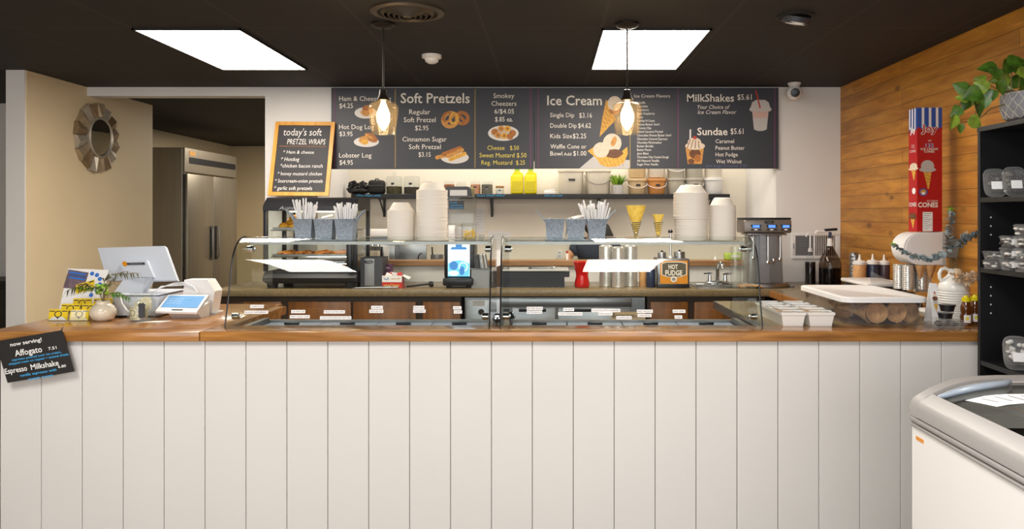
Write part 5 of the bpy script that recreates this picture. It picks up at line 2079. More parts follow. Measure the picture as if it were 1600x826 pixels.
# ---------------------------------------------------------------- left wall, fridge, far left
t = thing('sunburst_mirror', 'round convex mirror in a faceted metal sunburst frame on the tan wall', 'mirror', (-3.789, 6.40, 2.195))
rayms = [mat('antique_metal_' + n_, c_, .42, .45, var=.15, scale=14) for n_, c_ in (('warm', '#a8967c'), ('grey', '#b3ab9c'), ('brown', '#8d775c'))]
for i in range(16):
    a = 2 * PI * (i + .5) / 16
    hw_ = PI / 16
    ri, ro = .15, .292 if i % 2 else .283

    def pt(r, da, x):
        return V((x, r * math.cos(a + da), r * math.sin(a + da)))
    b = MB()
    vs = [pt(ri, -hw_, .03), pt(ri, hw_, .03), pt(ro, hw_ * .96, .028), pt(ro, -hw_ * .96, .028), pt(ri, 0, .058), pt(ro * 1.0, 0, .052),
          pt(ri, -hw_, .0), pt(ri, hw_, .0), pt(ro, hw_ * .96, .0), pt(ro, -hw_ * .96, .0)]
    b.raw(vs, [(0, 3, 5, 4), (4, 5, 2, 1), (3, 9, 8, 2, 5), (0, 4, 1, 7, 6), (0, 6, 9, 3), (1, 2, 8, 7), (6, 7, 8, 9)], rayms[(i * 5) % 3])
    o = b.build('ray', t, smooth=0)
MB().lathe([(.148, .0), (.17, .03), (.172, .06), (.164, .066), (.16, .06), (.156, .064), (.150, .058), (.148, .05)], rayms[1], seg=48, rot=(0, 90, 0)).build('rim', t)
MB().lathe([(0, .060), (.05, .0595), (.10, .0575), (.15, .054), (.15, .045), (0, .045)], mat('mirror_silver', '#d9d4c8', .03, 1.), seg=48, rot=(0, 93.5, 0)).build('mirror_glass', t, smooth=80)

t = thing('reach_in_fridge', 'tall two-door stainless fridge in the room behind the left opening', 'fridge', (-4.43, 9.2, 0))
M['fridge'] = mat('fridge_steel', '#a39a8b', .38, .85, var=.05, scale=20, stretch=(1, 1, .05))
MB().b2(-.40, .37, -.70, .70, .12, 2.3, M['fridge'], .004).build('cabinet', t, smooth=0)
f_ = MB().b2(.371, .40, -.70, .70, 2.03, 2.3, M['fridge'], .004).build('top_panel', t, smooth=0)
b = MB().b2(.40, .404, -.60, .66, 2.13, 2.2, M['black'])
b.b2(.40, .403, -.6, -.46, 2.22, 2.27, M['frame_wood'])
b.build('vent_strip', f_, smooth=0)
for y0, y1, hy in ((-.66, -.008, -.06), (.008, .69, .06)):
    dd = MB().b2(.371, .41, y0, y1, .2, 2.01, M['fridge'], .006).build('door', t)
    h = MB()
    h.b2(.41, .418, hy - .03, hy + .03, 1.02, 1.42, M['black'], .003)
    h.tube([(.42, hy + (.03 if hy > 0 else -.03), 1.03), (.44, hy + (.03 if hy > 0 else -.03), 1.06), (.44, hy + (.03 if hy > 0 else -.03), 1.38), (.42, hy + (.03 if hy > 0 else -.03), 1.41)], .008, M['steel'], 6)
    h.build('handle', dd)
MB().b2(.372, .375, -.70, -.665, .2, 2.02, M['black']).build('gasket', t, smooth=0)
for sx in (-.36, .3):
    for y in (-.6, .6):
        MB().cyl((sx, y, 0), .03, .12, M['black'], 12).build('leg', t)

t = thing('dark_cabinet', 'dark low cabinet in the far room, at the left edge behind the wall end', 'cabinet', (-5.2, 6.95, 0))
MB().b2(-.7, .7, -.22, .24, .06, .94, M['black_wood'], .004).build('body', t, smooth=0)
MB().b2(-.72, .72, -.24, .25, .94, .975, M['black_wood'], .004).build('top', t, smooth=0)
for s in (-1, 1):
    d_ = MB().b2(s * .35 - .33, s * .35 + .33, -.235, -.221, .1, .91, M['black_wood'], .003).build('door', t, smooth=0)
    MB().cyl((s * .08, -.235, .6), .012, .02, M['steel_dark'], 10, rot=(90, 0, 0)).build('knob', d_)

# ---------------------------------------------------------------- black sign hung on the counter front
SD = 3.577
t = thing('hanging_chalk_sign', 'black chalk sign for affogato hung crooked on the counter edge', 'sign', P(55, 597, SD))
o_ = V(t.location)


class PrintS(Print):
    fr = staticmethod(lambda u, v, w_=0.: V(((u - 858) * SD / F, SD - w_, 1.55 - (v - 336) * SD / F)) - o_)


b = PrintS()
b.prism([b.fr(-6.6, 533), b.fr(97.5, 515.3), b.fr(116.8, 580), b.fr(12.7, 597.6)], (0, -.004, 0), M['slate_sign'] if 'slate_sign' in M else M.setdefault('slate_sign', mat('black_sign_card', '#1a1716', .55)))
b.build('card', t, smooth=0)
ang = -math.atan2(17.7, 104.1)


def fs(u, v, w_=0.):
    # u along the text line in px, v downwards from the card's top left corner
    x = -6.6 + u * math.cos(ang) + v * .285
    y = 533 + u * math.sin(ang) + v * .957
    return V(((x - 858) * SD / F, SD - .004 - w_, 1.55 - (y - 336) * SD / F)) - o_


class PrintT(Print):
    fr = staticmethod(fs)


b = PrintT()
for s, x0, x1, top, base, m in (('now serving!', 21, 71, 6, 12, 'chalk'), ('Affogato', 24, 67, 19, 28.5, 'chalk'), ('7.51', 77, 90, 23, 27.5, 'chalk'),
                                ('espresso poured over ice cream,', 17, 95, 31.5, 35, 'chalkblue'), ('whipped cream on request + caramel drizzle', 10, 105, 37, 40.5, 'chalkblue'),
                                ('Espresso', 1, 36, 45, 53.5, 'chalk'), ('Milkshake', 42, 86, 45, 53.5, 'chalk'), ('6.80', 83.5, 96, 54, 58, 'chalk'),
                                ('vanilla espresso with', 22, 80, 57.5, 61.5, 'chalkblue'), ('sweet cream', 33, 72, 65, 69, 'chalkblue')):
    b.t(s, x0, x1, top, base, m=M[m], lift=.0006, shear=.05, bold=.012)
b.build('chalk_writing', t, smooth=0)
MB().tube([P(96, 515.5, SD) - o_ + V((0, .002, -.004)), P(96, 513, SD) - o_ + V((0, .004, 0)), P(96, 513, SD) - o_ + V((0, .012, .003))], .003, M['black'], 6).build('hook', t)

# ---------------------------------------------------------------- register corner
t = thing('card_rack', 'clear two-column rack holding six stacks of yellow cards', 'rack', on(106, 3.96, CT))
k = 3.96 / F
tiers = []
b = MB()
for j in range(3):
    yy = j * .055
    for i in range(2):
        x = (-16.5 + 33 * i + 8.5 * j) * k
        tiers.append((i, j, x, yy))
        z0 = j * .022
        b.b2(x - 15.5 * k, x + 15.5 * k, yy - .004, yy - .002, 0, z0 + .02, M['clear'])
        b.b2(x - 15.5 * k, x + 15.5 * k, yy - .002, yy + .03, z0, z0 + .002, M['clear'])
        b.b2(x - 15.5 * k, x + 15.5 * k, yy + .03, yy + .032, 0, z0 + .04, M['clear'])
b.build('clear_frame', t, smooth=0)
M['card_yellow'] = mat('card_yellow', '#e3c419', .5)
M['card_cream'] = mat('card_cream', '#efe2ae', .5)
names = {(0, 0): 'stack of yellow cards at the front of the rack, sign side', (1, 0): 'paler yellow card stack at the front of the rack, vase side',
         (0, 1): 'yellow card stack in the middle tier, sign side', (1, 1): 'yellow card stack in the middle tier, vase side',
         (0, 2): 'yellow card stack in the top tier, below the picture of the poster', (1, 2): 'yellow card stack in the top tier, vase side'}
for i, j, x, yy in tiers:
    c = MB()
    tilt = .012
    z0 = j * .022 + .0025
    w_, h = 14.6 * k, .056
    for q in range(4):
        c.prism([(-w_, q * .0016, 0), (w_, q * .0016, 0), (w_, tilt + q * .0016, h), (-w_, tilt + q * .0016, h)], (0, .0012, 0), M['card_yellow'])
    fr = lambda u, v, l=0.: V((u, v * tilt / h - .0004 - l, v))
    c.raw([fr(-w_ * .98, .001), fr(w_ * .98, .001), fr(w_ * .55, .018), fr(-w_ * .55, .018)], [(0, 1, 2, 3)], M['paper'])
    if (i, j) == (1, 0):
        c.raw([fr(-w_ * .9, .002, .0002), fr(w_ * .7, .002, .0002), fr(w_ * .7, .052, .0002), fr(-w_ * .9, .052, .0002)], [(0, 1, 2, 3)], M['card_cream'])
    ink = M['grey'] if (i, j) == (1, 0) else M['ink']
    for a in (-.66, .66):
        c.raw([fr(a * w_ - .3 * w_, .044, .0004), fr(a * w_ + .3 * w_, .044, .0004), fr(a * w_ + .3 * w_, .049, .0004), fr(a * w_ - .3 * w_, .049, .0004)], [(0, 1, 2, 3)], ink)
    pts = [fr(.017 * math.cos(q * PI / 10), .032 + .015 * math.sin(q * PI / 10), .0008) for q in range(20)]
    c.tube(pts, .0024, ink, 5, closed=True)
    c.prism([fr(-.008, .017, .0004), fr(.008, .017, .0004), fr(0, .007, .0004)], (0, -.0004, 0), ink)
    tag(c.build('card_stack', None, V(t.location) + V((x, yy + .0005, z0)), smooth=0), names[(i, j)], 'cards', 'yellow card stacks')

o = V(P(124, 472, 4.16))
o.z = CT
t = thing('counter_poster', 'white counter poster with a photo and an arc of blue dots', 'poster', o)
k = 4.16 / F


class PrintP(Print):
    fr = staticmethod(lambda u, v, w_=0.: V(((u - 124) * k, (492 - v) * k * .28 - w_, (493.2 - v) * k)))


b = PrintP()
b.prism([b.fr(90.5, 493), b.fr(156, 493), b.fr(157.5, 423), b.fr(94, 420.7)], (0, .004, 0), M['paper'])
b.prism([b.fr(116, 493) + V((0, .004, 0)), b.fr(132, 493) + V((0, .004, 0)), b.fr(132, 460) + V((0, .004, 0)), b.fr(116, 460) + V((0, .004, 0))], (0, .05, 0), M['white'])
b.build('card', t, smooth=0)
b = PrintP()
b.pg([(95, 422), (128, 427), (124, 453), (91.5, 450.5)], mat('poster_photo', '#6d5a62', .5, var=.3, scale=30))
bl = mat('poster_blue', '#2f6fc4', .5)
for q in range(3):
    b.line([(97, 426 + q * 4), (124, 430 + q * 4)], 2.6, bl if q != 1 else mat('poster_deep_blue', '#34548f', .5), .0014)
b.pg([(111, 446), (139, 437.5), (141, 452), (113, 460)], M['card_yellow'], .0014)
b.ring(126, 449, 5, 5, 1.6, M['ink'], .002)
b.line([(114, 447), (121, 445)], 1.8, M['ink'], .002)
b.line([(131, 442), (138, 440)], 1.8, M['ink'], .002)
for x, y in ((133.7, 428.5), (141.7, 430.8), (147.3, 436.7), (148.5, 445), (145.5, 454.5), (137.5, 461.5)):
    b.el(x, y, 3.3, 3.2, bl, .0022)
b.build('printed_picture', t, smooth=0)

t = thing('ceramic_vase', 'round cream glazed vase holding small palm fronds', 'vase', on(161, 3.97, CT))
M['cream_glaze'] = mat('cream_glaze', '#d3c7b2', .12, var=.12, scale=18)
MB().lathe([(0, 0), (.036, 0), (.052, .012), (.0625, .036), (.061, .058), (.048, .078), (.034, .088), (.032, .1), (.036, .104), (.031, .104), (.028, .09), (.04, .07), (0, .02)], M['cream_glaze'], seg=32).build('vase_body', t)
M['frond_dark'] = mat('frond_dark', '#4a4a22', .5, var=.3, scale=14)


def frond(pts, ln, m, n=11, down=1.):
    """feather leaf along a curve of local points"""
    b = MB()
    pts = [V(p) for p in pts]
    fine = []
    for i in range(len(pts) - 1):
        for q in range(8):
            fine.append(pts[i].lerp(pts[i + 1], q / 8))
    fine.append(pts[-1])
    b.tube(fine, .0016, M['stem'], 5)
    st = len(fine) // 3
    for q in range(n):
        p0 = fine[st + int((len(fine) - 1 - st) * q / (n - 1))]
        i = st + int((len(fine) - 1 - st) * q / (n - 1))
        dr = (fine[min(i + 1, len(fine) - 1)] - fine[max(i - 1, 0)]).normalized()
        l = ln * 1.25 * (1 - .45 * q / n)
        for s in (-1, 1):
            side = V((0, s, 0)) * .55 + dr * .75 + V((0, 0, -.55 * down))
            side.normalize()
            mid = p0 + side * l * .55 + V((0, 0, .006))
            tip = p0 + side * l + V((0, 0, -.014 * down))
            wv = side.cross(V((0, 0, 1))).normalized() * .0042
            b.sheet([[p0 - wv * .3, p0 + wv * .3], [mid - wv, mid + wv], [tip - wv * .1, tip + wv * .1]], m, .0006)
    return b


def lp(px, py, d=3.97):
    return P(px, py, d) - V((on(161, 3.97, CT)))


for pts, ln, m, dn in (([(0, 0, .09), lp(152, 449), lp(138, 443), lp(108, 452)], .055, M['frond_dark'], 1.1), ([(0, 0, .09), lp(166, 448), lp(184, 428), lp(212, 426)], .05, M['frond_dark'], .9),
                       ([(0, 0, .09), lp(163, 440), lp(170, 430), lp(196, 424)], .045, M['frond_dark'], .7), ([(0, 0, .09), lp(172, 458), lp(185, 456), lp(200, 464)], .03, M['leaf'], 1),
                       ([(0, 0, .09), lp(156, 458), lp(150, 450), lp(128, 448, 3.93)], .05, M['leaf'], .7)):
    frond(pts, ln, m, 12, dn).build('palm_frond', t)
b = MB()
rnd = random.Random(3)
for q in range(46):
    c = lp(160 + rnd.uniform(-9, 9), 452 + rnd.uniform(-8, 8), 3.97 + rnd.uniform(-.03, .03))
    b.ell(c, (rnd.uniform(.006, .011), .003, rnd.uniform(.004, .008)), M['leaf2'] if q % 2 else M['leaf'], 8, 4, rot=(rnd.uniform(-60, 60), rnd.uniform(-60, 60), 0))
for q in range(5):
    b.tube([(0, 0, .085), lp(155 + q * 3, 452)], .0015, M['stem'], 4)
b.build('leaf_cluster', t)

M['reg'] = mat('register_white', '#c3c9d3', .4)
# register
t = thing('cash_register', 'white touch-screen register seen from behind, tilted screen on a stand', 'register', on(215, 4.25, CT))
o = V(t.location)
x0, x1 = -2.335, -2.085
b = MB()
b.b2(x0 - o.x, x1 - o.x, 4.10 - o.y, 4.42 - o.y, .008, .112, M['reg'], .006)
b.b2(x0 - o.x + .004, x1 - o.x - .004, 4.105 - o.y, 4.415 - o.y, .112, .116, M['black'])
b.b2(x0 - o.x, x1 - o.x, 4.10 - o.y, 4.42 - o.y, .116, .122, M['reg'], .002)
b.b2(x0 - o.x + .01, x1 - o.x - .01, 4.11 - o.y, 4.41 - o.y, 0, .008, M['black'])
b.build('drawer_base', t)
TL, TR, BR = P(152.6, 387, 4.45) - o, P(257.6, 384, 4.30) - o, P(276.5, 437, 4.15) - o
BL = TL + BR - TR
nrm = (TR - TL).cross(BL - TL).normalized()
if nrm.y > 0:
    nrm = -nrm
b = MB()
b.prism([TL, TR, BR, BL], -nrm * .02, M['reg'])
scr = b.build('screen_back', t, smooth=0)
b = MB()
ins = lambda u, v: TL + (TR - TL) * u + (BL - TL) * v - nrm * .0215
b.prism([ins(.03, .04), ins(.97, .04), ins(.97, .96), ins(.03, .96)], -nrm * .001, M['black'])
b.build('screen', scr, smooth=0)
ps = lambda u, v, l=.001: TL + (TR - TL) * u + (BL - TL) * v + nrm * l
b = MB()
a_, c_ = ps(.30, .50, 0), ps(.68, .50, 0)
f0, f1 = P(178, 456, 4.20) - o, P(222, 456, 4.16) - o
f0.z = f1.z = .122
b.prism([a_, c_, ps(.70, .9, 0) + V((0, -.03, -.01)), f1, f0, ps(.30, .9, 0) + V((0, -.03, -.01))], (0, .05, 0), M['reg'])
b.prism([ps(.3, .45), ps(.7, .45), ps(.72, .95), ps(.32, .95)], nrm * .02, M['reg'])
b.build('stand', t, smooth=0)
b = MB()
lg = lambda u, v, l=.0: TL + (TR - TL) * u + (BL - TL) * v + nrm * (.0215 + l)
b.prism([lg(.40, .53), lg(.66, .53), lg(.66, .60), lg(.40, .60)], nrm * .0006, M['ink'])
pts = [lg(.37 + .035 * math.cos(q * PI / 8), .56 + .075 * math.sin(q * PI / 8), .0006) for q in range(16)]
b.raw(pts, [tuple(range(16))], M['fudge_orange'])
b.scribble(M['grey'], lambda u, v, l=0.: lg(u, v, .001 + l), .43, .64, .545, .585, 0, 1, .008)
b.build('logo_sticker', t, smooth=0)
for q in range(3):
    pts = [P(232, 459 + q * 2, 4.2), P(252, 449 - q, 4.2), P(272, 442 + 2 * q, 4.2), P(290, 441 + 2 * q, 4.2), P(303, 448 + q, 4.18), P(309, 457, 4.17)]
    b = MB()
    b.tube([p_ for p_ in pts], .003, M['white'], 8)
    tag(b.build('white_cable'), ('uppermost white cable arching to the card terminal', 'middle white cable arching to the card terminal', 'lowest white cable arching to the card terminal')[q], 'cable')
tag(MB().tube([P(188, 463, 4.09), P(191, 474, 4.06), P(198, 484, 4.05), P(206, 490, 4.05), P(210, 492, 4.07)], .004, M['white'], 8).build('white_cable'), 'white cable drooping down the register base behind the vase', 'cable')

t = thing('payment_terminal', 'white card terminal with a blue screen facing the customer', 'terminal', on(285, 4.08, CT))
o = V(t.location)
A, B, C, D = P(263, 460, 4.17) - o, P(326.5, 460.5, 4.15) - o, P(307, 487.6, 4.0) - o, P(242.5, 486, 4.02) - o
n = (B - A).cross(D - A).normalized()
if n.z < 0:
    n = -n
b = MB()
b.prism([A, B, C, D], -n * .012, M['white'])
body = b.build('display_case', t, smooth=0)
q_ = lambda u, v, l=.0008: A + (B - A) * u + (D - A) * v + n * l
b = MB()
b.raw([q_(.05, .07), q_(.93, .08), q_(.93, .78), q_(.05, .78)], [(0, 1, 2, 3)], mat('terminal_screen', '#6f9dc8', .25, emit='#4f83b6', es=.3))
sp = mat('screen_pale', '#bcd6e6', .4)
b.scribble(mat('screen_teal', '#2e8fa0', .4), lambda u, v, l=0.: q_(u, v, .0012), .52, .72, .28, .40, 0, 1, .012, 3)
for q in range(3):
    b.scribble(sp, lambda u, v, l=0.: q_(u, v, .0012), .12, .48, .22 + .13 * q, .29 + .13 * q, 0, 3, .008, q)
b.build('screen', body, smooth=0)
b = MB()
b.raw([q_(.36, .88), q_(.63, .88), q_(.63, .93), q_(.36, .93)], [(0, 1, 2, 3)], M['black'])
b.build('card_slot', body, smooth=0)
b = MB()
f0, f1 = P(266, 497, 4.06) - o, P(303, 497, 4.06) - o
b.prism([(f0.x, .06 - .06, 0), (f0.x, .10, 0), (f0.x, .10, .075), (f0.x, -.045, .035)], (f1.x - f0.x + .03, 0, 0), M['white'])
b.build('base_wedge', t, smooth=0)
h = []
b = MB()
dd = 4.22
for px, py in ((288, 437), (324, 437), (335.5, 455), (330, 482), (283, 470)):
    h.append(P(px, py, dd) - o)
h[3].z = h[4].z = .0
b.prism(h, (0, .1, 0), M['white'])
b.build('printer_hood', t, smooth=0)
MB().b2(P(315, 480, 4.25).x - o.x, P(341, 480, 4.25).x - o.x, .14, .24, 0, .012, M['white'], .003).build('foot_plate', t)

b = MB()
x0, x1 = on(217, 3.93, CT).x, on(264, 3.93, CT).x
b.prism([(0, 0, 0), (.12, .01, 0), (.155, .06, 0), (.06, .05, 0)], (0, 0, .0008), M['paper'])
tag(b.build('paper_slip', None, (x0, 3.90, CT + .0004), smooth=0), 'white paper slip lying before the tip jar', 'paper')

t = thing('tip_jar', 'glass tip jar with a dollar bill and a black label', 'jar', on(221.5, 3.965, CT))
prof = [(0, 0), (.056, 0), (.066, .008), (.068, .02), (.068, .098), (.06, .112), (.053, .118), (.053, .124), (.057, .126), (.053, .13), (.057, .134), (.053, .138), (.055, .144), (.05, .144), (.049, .12), (.063, .1), (.064, .02), (.055, .006), (0, .004)]
MB().lathe(prof, M['jar_glass'] if 'jar_glass' in M else M.setdefault('jar_glass', thin_glass('jar_glass', '#fdfefd', 1.6, 0, .01)), seg=30).build('jar_body', t)
fr = lambda u, v, l=0.: V((.064 * 1.065 * math.sin(u), -.0645 * 1.065 * math.cos(u) - .0005 - l, v))
b = MB()
lab = [(.25, .03), (.33, .022), (.48, .024), (.62, .022), (.74, .03), (.71, .045), (.74, .06), (.71, .08), (.74, .09), (.62, .1), (.48, .097), (.33, .1), (.25, .09), (.28, .07), (.25, .055), (.28, .045)]
vs = [fr(*p_) for p_ in lab] + [fr(.5, .06)]
b.raw(vs, [(i, (i + 1) % 16, 16) for i in range(16)], M['slate2'])
b.build('black_label', t)
M['bill'] = mat('dollar_green', '#d2ccab', .8, var=.15, scale=60)
M['bill_ink'] = mat('dollar_ink', '#6d6b52', .8)
b = MB()
rows = []
for i in range(9):
    u = -.055 + i * .0095
    rows.append([(u * .95, -math.sqrt(max(.0001, .056 ** 2 - u * u)) if abs(u) < .056 else 0, .012 + j * .033) for j in range(3)])
b.sheet(rows, M['bill'], .0006)
pts = [(-.018 + .013 * math.cos(q * PI / 8), -.0565, .046 + .015 * math.sin(q * PI / 8)) for q in range(16)]
b.tube(pts, .0015, M['bill_ink'], 4, closed=True)
b.tube([(-.046, -.038, .018), (-.02, -.055, .018), (.006, -.057, .018), (.006, -.057, .072), (-.02, -.055, .072), (-.046, -.038, .072)], .0012, M['bill_ink'], 4, closed=True)
tag(b.build('dollar_bill', None, t.location), 'one dollar bill curled against the front of the tip jar', 'money')
b = MB()
rnd = random.Random(12)
for q in range(5):
    c0 = V((rnd.uniform(-.02, .03), rnd.uniform(-.01, .03), .012 + q * .012))
    b.sheet([[c0 + V((i * .012 - .025, math.sin(i + q) * .008, j * .03 + .004 * math.sin(i * 2 + q))) for j in range(3)] for i in range(5)], M['bill'], .0006)
tag(b.build('crumpled_bills', None, V(t.location)), 'crumpled bills behind the front bill inside the tip jar', 'money', kind='stuff')

# ---------------------------------------------------------------- right end of the counter
def white_tub(x0, x1, label):
    cx = (x0 + x1) / 2
    hw = (x1 - x0) / 2
    y0, y1 = 3.77, 4.25
    t = thing('topping_tub', label, 'tub', (cx, (y0 + y1) / 2, CT))
    hy = (y1 - y0) / 2
    b = MB()

    def q(a, c, z):
        return [(-a, -c, z), (a, -c, z), (a, c, z), (-a, c, z)]
    L = [q(hw * .8, hy * .95, 0), q(hw * .94, hy * .98, .054), q(hw, hy, .054), q(hw, hy, .066), q(hw * .92, hy * .97, .066), q(hw * .78, hy * .93, .004)]
    vs = sum(L, [])
    fs_ = [(3, 2, 1, 0), (20, 21, 22, 23)]
    for r in range(5):
        for e in range(4):
            e2 = (e + 1) % 4
            fs_.append((r * 4 + e, r * 4 + e2, r * 4 + 4 + e2, r * 4 + 4 + e))
    b.raw(vs, fs_, M['milky_white'])
    b.build('tub_body', t, smooth=0)
    MB().b2(-hw * .8, hw * .8, -hy * .93, hy * .93, .005, .045, M['white']).build('filling', t, smooth=0)
    b = MB()
    b.b2(-hw * 1.01, hw * 1.01, -hy * 1.005, hy * 1.005, .0665, .071, M['clear'], .002)
    for k_ in range(4):
        a = -hy * .9 + k_ * hy * .46
        b.tube([(-hw * .8, a, .073), (hw * .8, a, .073), (hw * .8, a + hy * .36, .073), (-hw * .8, a + hy * .36, .073)], .003, M['white'], 5, closed=True)
    b.build('lid', t, smooth=30)
    for k_ in range(4):
        MB().b2(-hw * .75, hw * .75, -hy * .88 + k_ * hy * .46, -hy * .56 + k_ * hy * .46, .045, .058, M[('pail_white', 'wafer', 'bowl', 'white')[k_]]).build('topping', t, smooth=0)


M['milky_white'] = mat('milky_white_plastic', '#dfdcd6', .3)
white_tub(1.14, 1.262, 'white lidded topping tub nearest the glass guard')
white_tub(1.272, 1.405, 'white lidded topping tub beside the big cone bin')

M['bin_clear'] = thin_glass('bin_plastic', '#f6f6f7', 1.4, .05, .03, '#efeaf2')
t = thing('cone_bin', 'big clear bin with white lid, full of waffle cones', 'bin', (1.67, 4.14, CT))
b = MB()


def q4(a, c, z):
    n_ = 5
    r = .05
    out = []
    for sx, sy, a0 in ((1, 1, 0), (-1, 1, 90), (-1, -1, 180), (1, -1, 270)):
        for k_ in range(n_):
            an = R(a0 + 90 * k_ / (n_ - 1))
            out.append((sx * (a - r) + r * math.cos(an), sy * (c - r) + r * math.sin(an), z))
    return out


L = [q4(.185, .31, .001), q4(.198, .325, .118), q4(.195, .322, .118), q4(.182, .307, .004)]
n_ = len(L[0])
fs_ = [tuple(range(n_))[::-1], tuple(range(3 * n_, 4 * n_))]
for r in range(3):
    for e in range(n_):
        e2 = (e + 1) % n_
        fs_.append((r * n_ + e, r * n_ + e2, r * n_ + n_ + e2, r * n_ + n_ + e))
b.raw(sum(L, []), fs_, M['bin_clear'])
b.build('bin_body', t, smooth=50)
b = MB()
L = [q4(.197, .324, .112), q4(.215, .342, .112), q4(.215, .342, .134), q4(.208, .335, .139), q4(.185, .312, .139), q4(.178, .305, .133)]
fs_ = [tuple(range(5 * n_, 6 * n_)), tuple(range(n_))[::-1]]
for r in range(5):
    for e in range(n_):
        e2 = (e + 1) % n_
        fs_.append((r * n_ + e, r * n_ + e2, r * n_ + n_ + e2, r * n_ + n_ + e))
b.raw(sum(L, []), fs_, M['white'])
b.build('lid', t, smooth=50)
cone = None
spots = [(.075, -.2, .058, 0), (-.01, -.21, .056, -6), (.135, -.17, .055, 8), (-.1, -.2, .05, 24), (-.12, -.08, .05, 60), (.06, -.03, .05, 5), (.14, .03, .05, -5), (-.03, 0, .05, -30), (-.1, .1, .05, 80), (.05, .16, .05, 4), (-.06, .2, .05, 10), (.13, .19, .05, 0)]
for i, (x, y, z, a) in enumerate(spots):
    if cone is None:
        c = MB()
        c.lathe([(.004, 0), (.052, .15), (.0495, .15), (0, .008)], M['waffle_pale'] if 'waffle_pale' in M else M.setdefault('waffle_pale', mat('waffle_pale', '#c39a66', .7, var=.2, scale=60)), seg=26, rot=(90, 0, 0))
        for k_ in range(10):
            for s in (-1, 1):
                c.tube([V((.0525 * f * math.cos(k_ * PI / 5 + s * f * .9), -.15 * f, .0525 * f * math.sin(k_ * PI / 5 + s * f * .9))) for f in (.3, .5, .7, .85, 1)], .0014, M['waffle_pale'], 4)
        cone = c.build('waffle_cone')
        o = cone
    else:
        o = cone.copy()
        COL.objects.link(o)
    o.location = V(t.location) + V((x, y + .07, z))
    o.rotation_euler = (0, 0, R(a))
    tag(o, ('waffle cone lying mouth outward at the front middle of the clear bin' if i == 0 else 'waffle cone at the front of the clear bin, nearest the tent card' if i == 2 else 'pale waffle cone lying inside the clear lidded bin'), 'cone', 'waffle cones in the bin')

t = thing('clamshell_box', 'clear clamshell of dark treats at the counter front by the black shelf', 'box', on(1475, 3.72, CT))


def clamshell(t, w, dd, h, fill, m2=None):
    b = MB()
    b.lathe([(0, .001), (.8, .001), (.92, h * .45), (1.0, h * .5), (1.02, h * .53), (.9, h * .56), (.82, h), (.3, h * 1.02), (0, h * 1.02)], M['milky'], seg=4, rot=(0, 0, 45), sx=w * .7, sy=w * .7)
    cy = dd / w
    for i in range(len(b.v)):
        b.v[i] = V((b.v[i].x, b.v[i].y * cy, b.v[i].z))
    b.build('shell', t, smooth=20)
    rnd = random.Random(int(w * 9999))
    b = MB()
    for q in range(16):
        b.ell((rnd.uniform(-.3, .3) * w, rnd.uniform(-.3, .3) * dd, h * (.18 + .5 * rnd.random())), (.016, .016, .007), fill if q % 2 or not m2 else m2, 10, 6)
    b.build('treats', t)


M['choc'] = mat('chocolate_treat', '#2a1c14', .4)
M['cookie_white'] = mat('cookie_white', '#d8d2cb', .5)
clamshell(t, .165, .13, .045, M['choc'], M['spice_grey'])
for i in range(2):
    t2 = thing('sauce_cup', ('lower black sauce cup stacked on the clear clamshell', 'upper black sauce cup with lid atop the clear clamshell')[i], 'cup', on(1477 + i * 3, 3.72, CT + .047 + i * .034))
    MB().lathe([(0, 0), (.029, 0), (.035, .026), (0, .026)], M['black'], seg=24).build('cup_body', t2)
    MB().lathe([(.034, .026), (.038, .026), (.039, .031), (.034, .032), (0, .032)], M['black'] if i else M['milky'], seg=24).build('lid', t2)

t = thing('tent_card', 'small white tent card picturing an ice cream cone', 'card', on(1464, 3.86, CT))
k = 3.86 / F


class PrintQ(Print):
    fr = staticmethod(lambda u, v, w_=0.: V(((u - 1464) * k, (506 - v) * k * .2 - w_, (507.7 - v) * k)))


b = PrintQ()
b.prism([b.fr(1457, 507.5), b.fr(1472, 507.5), b.fr(1470, 446), b.fr(1458.5, 445)], (0, .003, 0), M['paper'])
b.prism([b.fr(1457, 507.5) + V((0, .09, 0)), b.fr(1472, 507.5) + V((0, .09, 0)), b.fr(1470, 446) + V((0, .003, 0)), b.fr(1458.5, 446) + V((0, .003, 0))], (0, .002, 0), M['paper'])
b.build('card', t, smooth=0)
b = PrintQ()
b.pg([(1461.5, 477), (1468, 477), (1465, 490)], M['pr_gold'])
b.el(1464.7, 474, 4, 3.5, M['pr_grey'], .0012)
b.el(1464.5, 469, 4.2, 3.6, M['pr_choc'], .0016)
b.el(1464.5, 463.5, 3, 2.6, M['pr_cream'], .002)
b.el(1464.5, 460, 1.5, 1.5, M['pr_red'], .0024)
b.build('printed_picture', t, smooth=0)

t = thing('ceramic_jug', 'white ribbed ceramic jug with a small loop handle', 'jug', on(1490, 4.02, CT))
prof = [(0, 0), (.068, 0), (.075, .01)]
for q in range(11):
    z = .016 + q * .0125
    prof += [(.0775, z), (.0745, z + .007)]
prof += [(.077, .156), (.074, .18), (.058, .205), (.036, .225), (.026, .237), (.026, .26), (.03, .265), (.024, .265), (.021, .24), (0, .2)]
MB().lathe(prof, M['white_gloss'], seg=36).build('jug_body', t)
pts = [(-.026, -.0, .258), (-.045, 0, .268), (-.064, 0, .262), (-.075, 0, .24), (-.072, 0, .215), (-.06, 0, .198)]
MB().tube(pts, [.008, .009, .009, .009, .009, .01], M['white_gloss'], 10).build('handle', t)
jo = V(t.location)


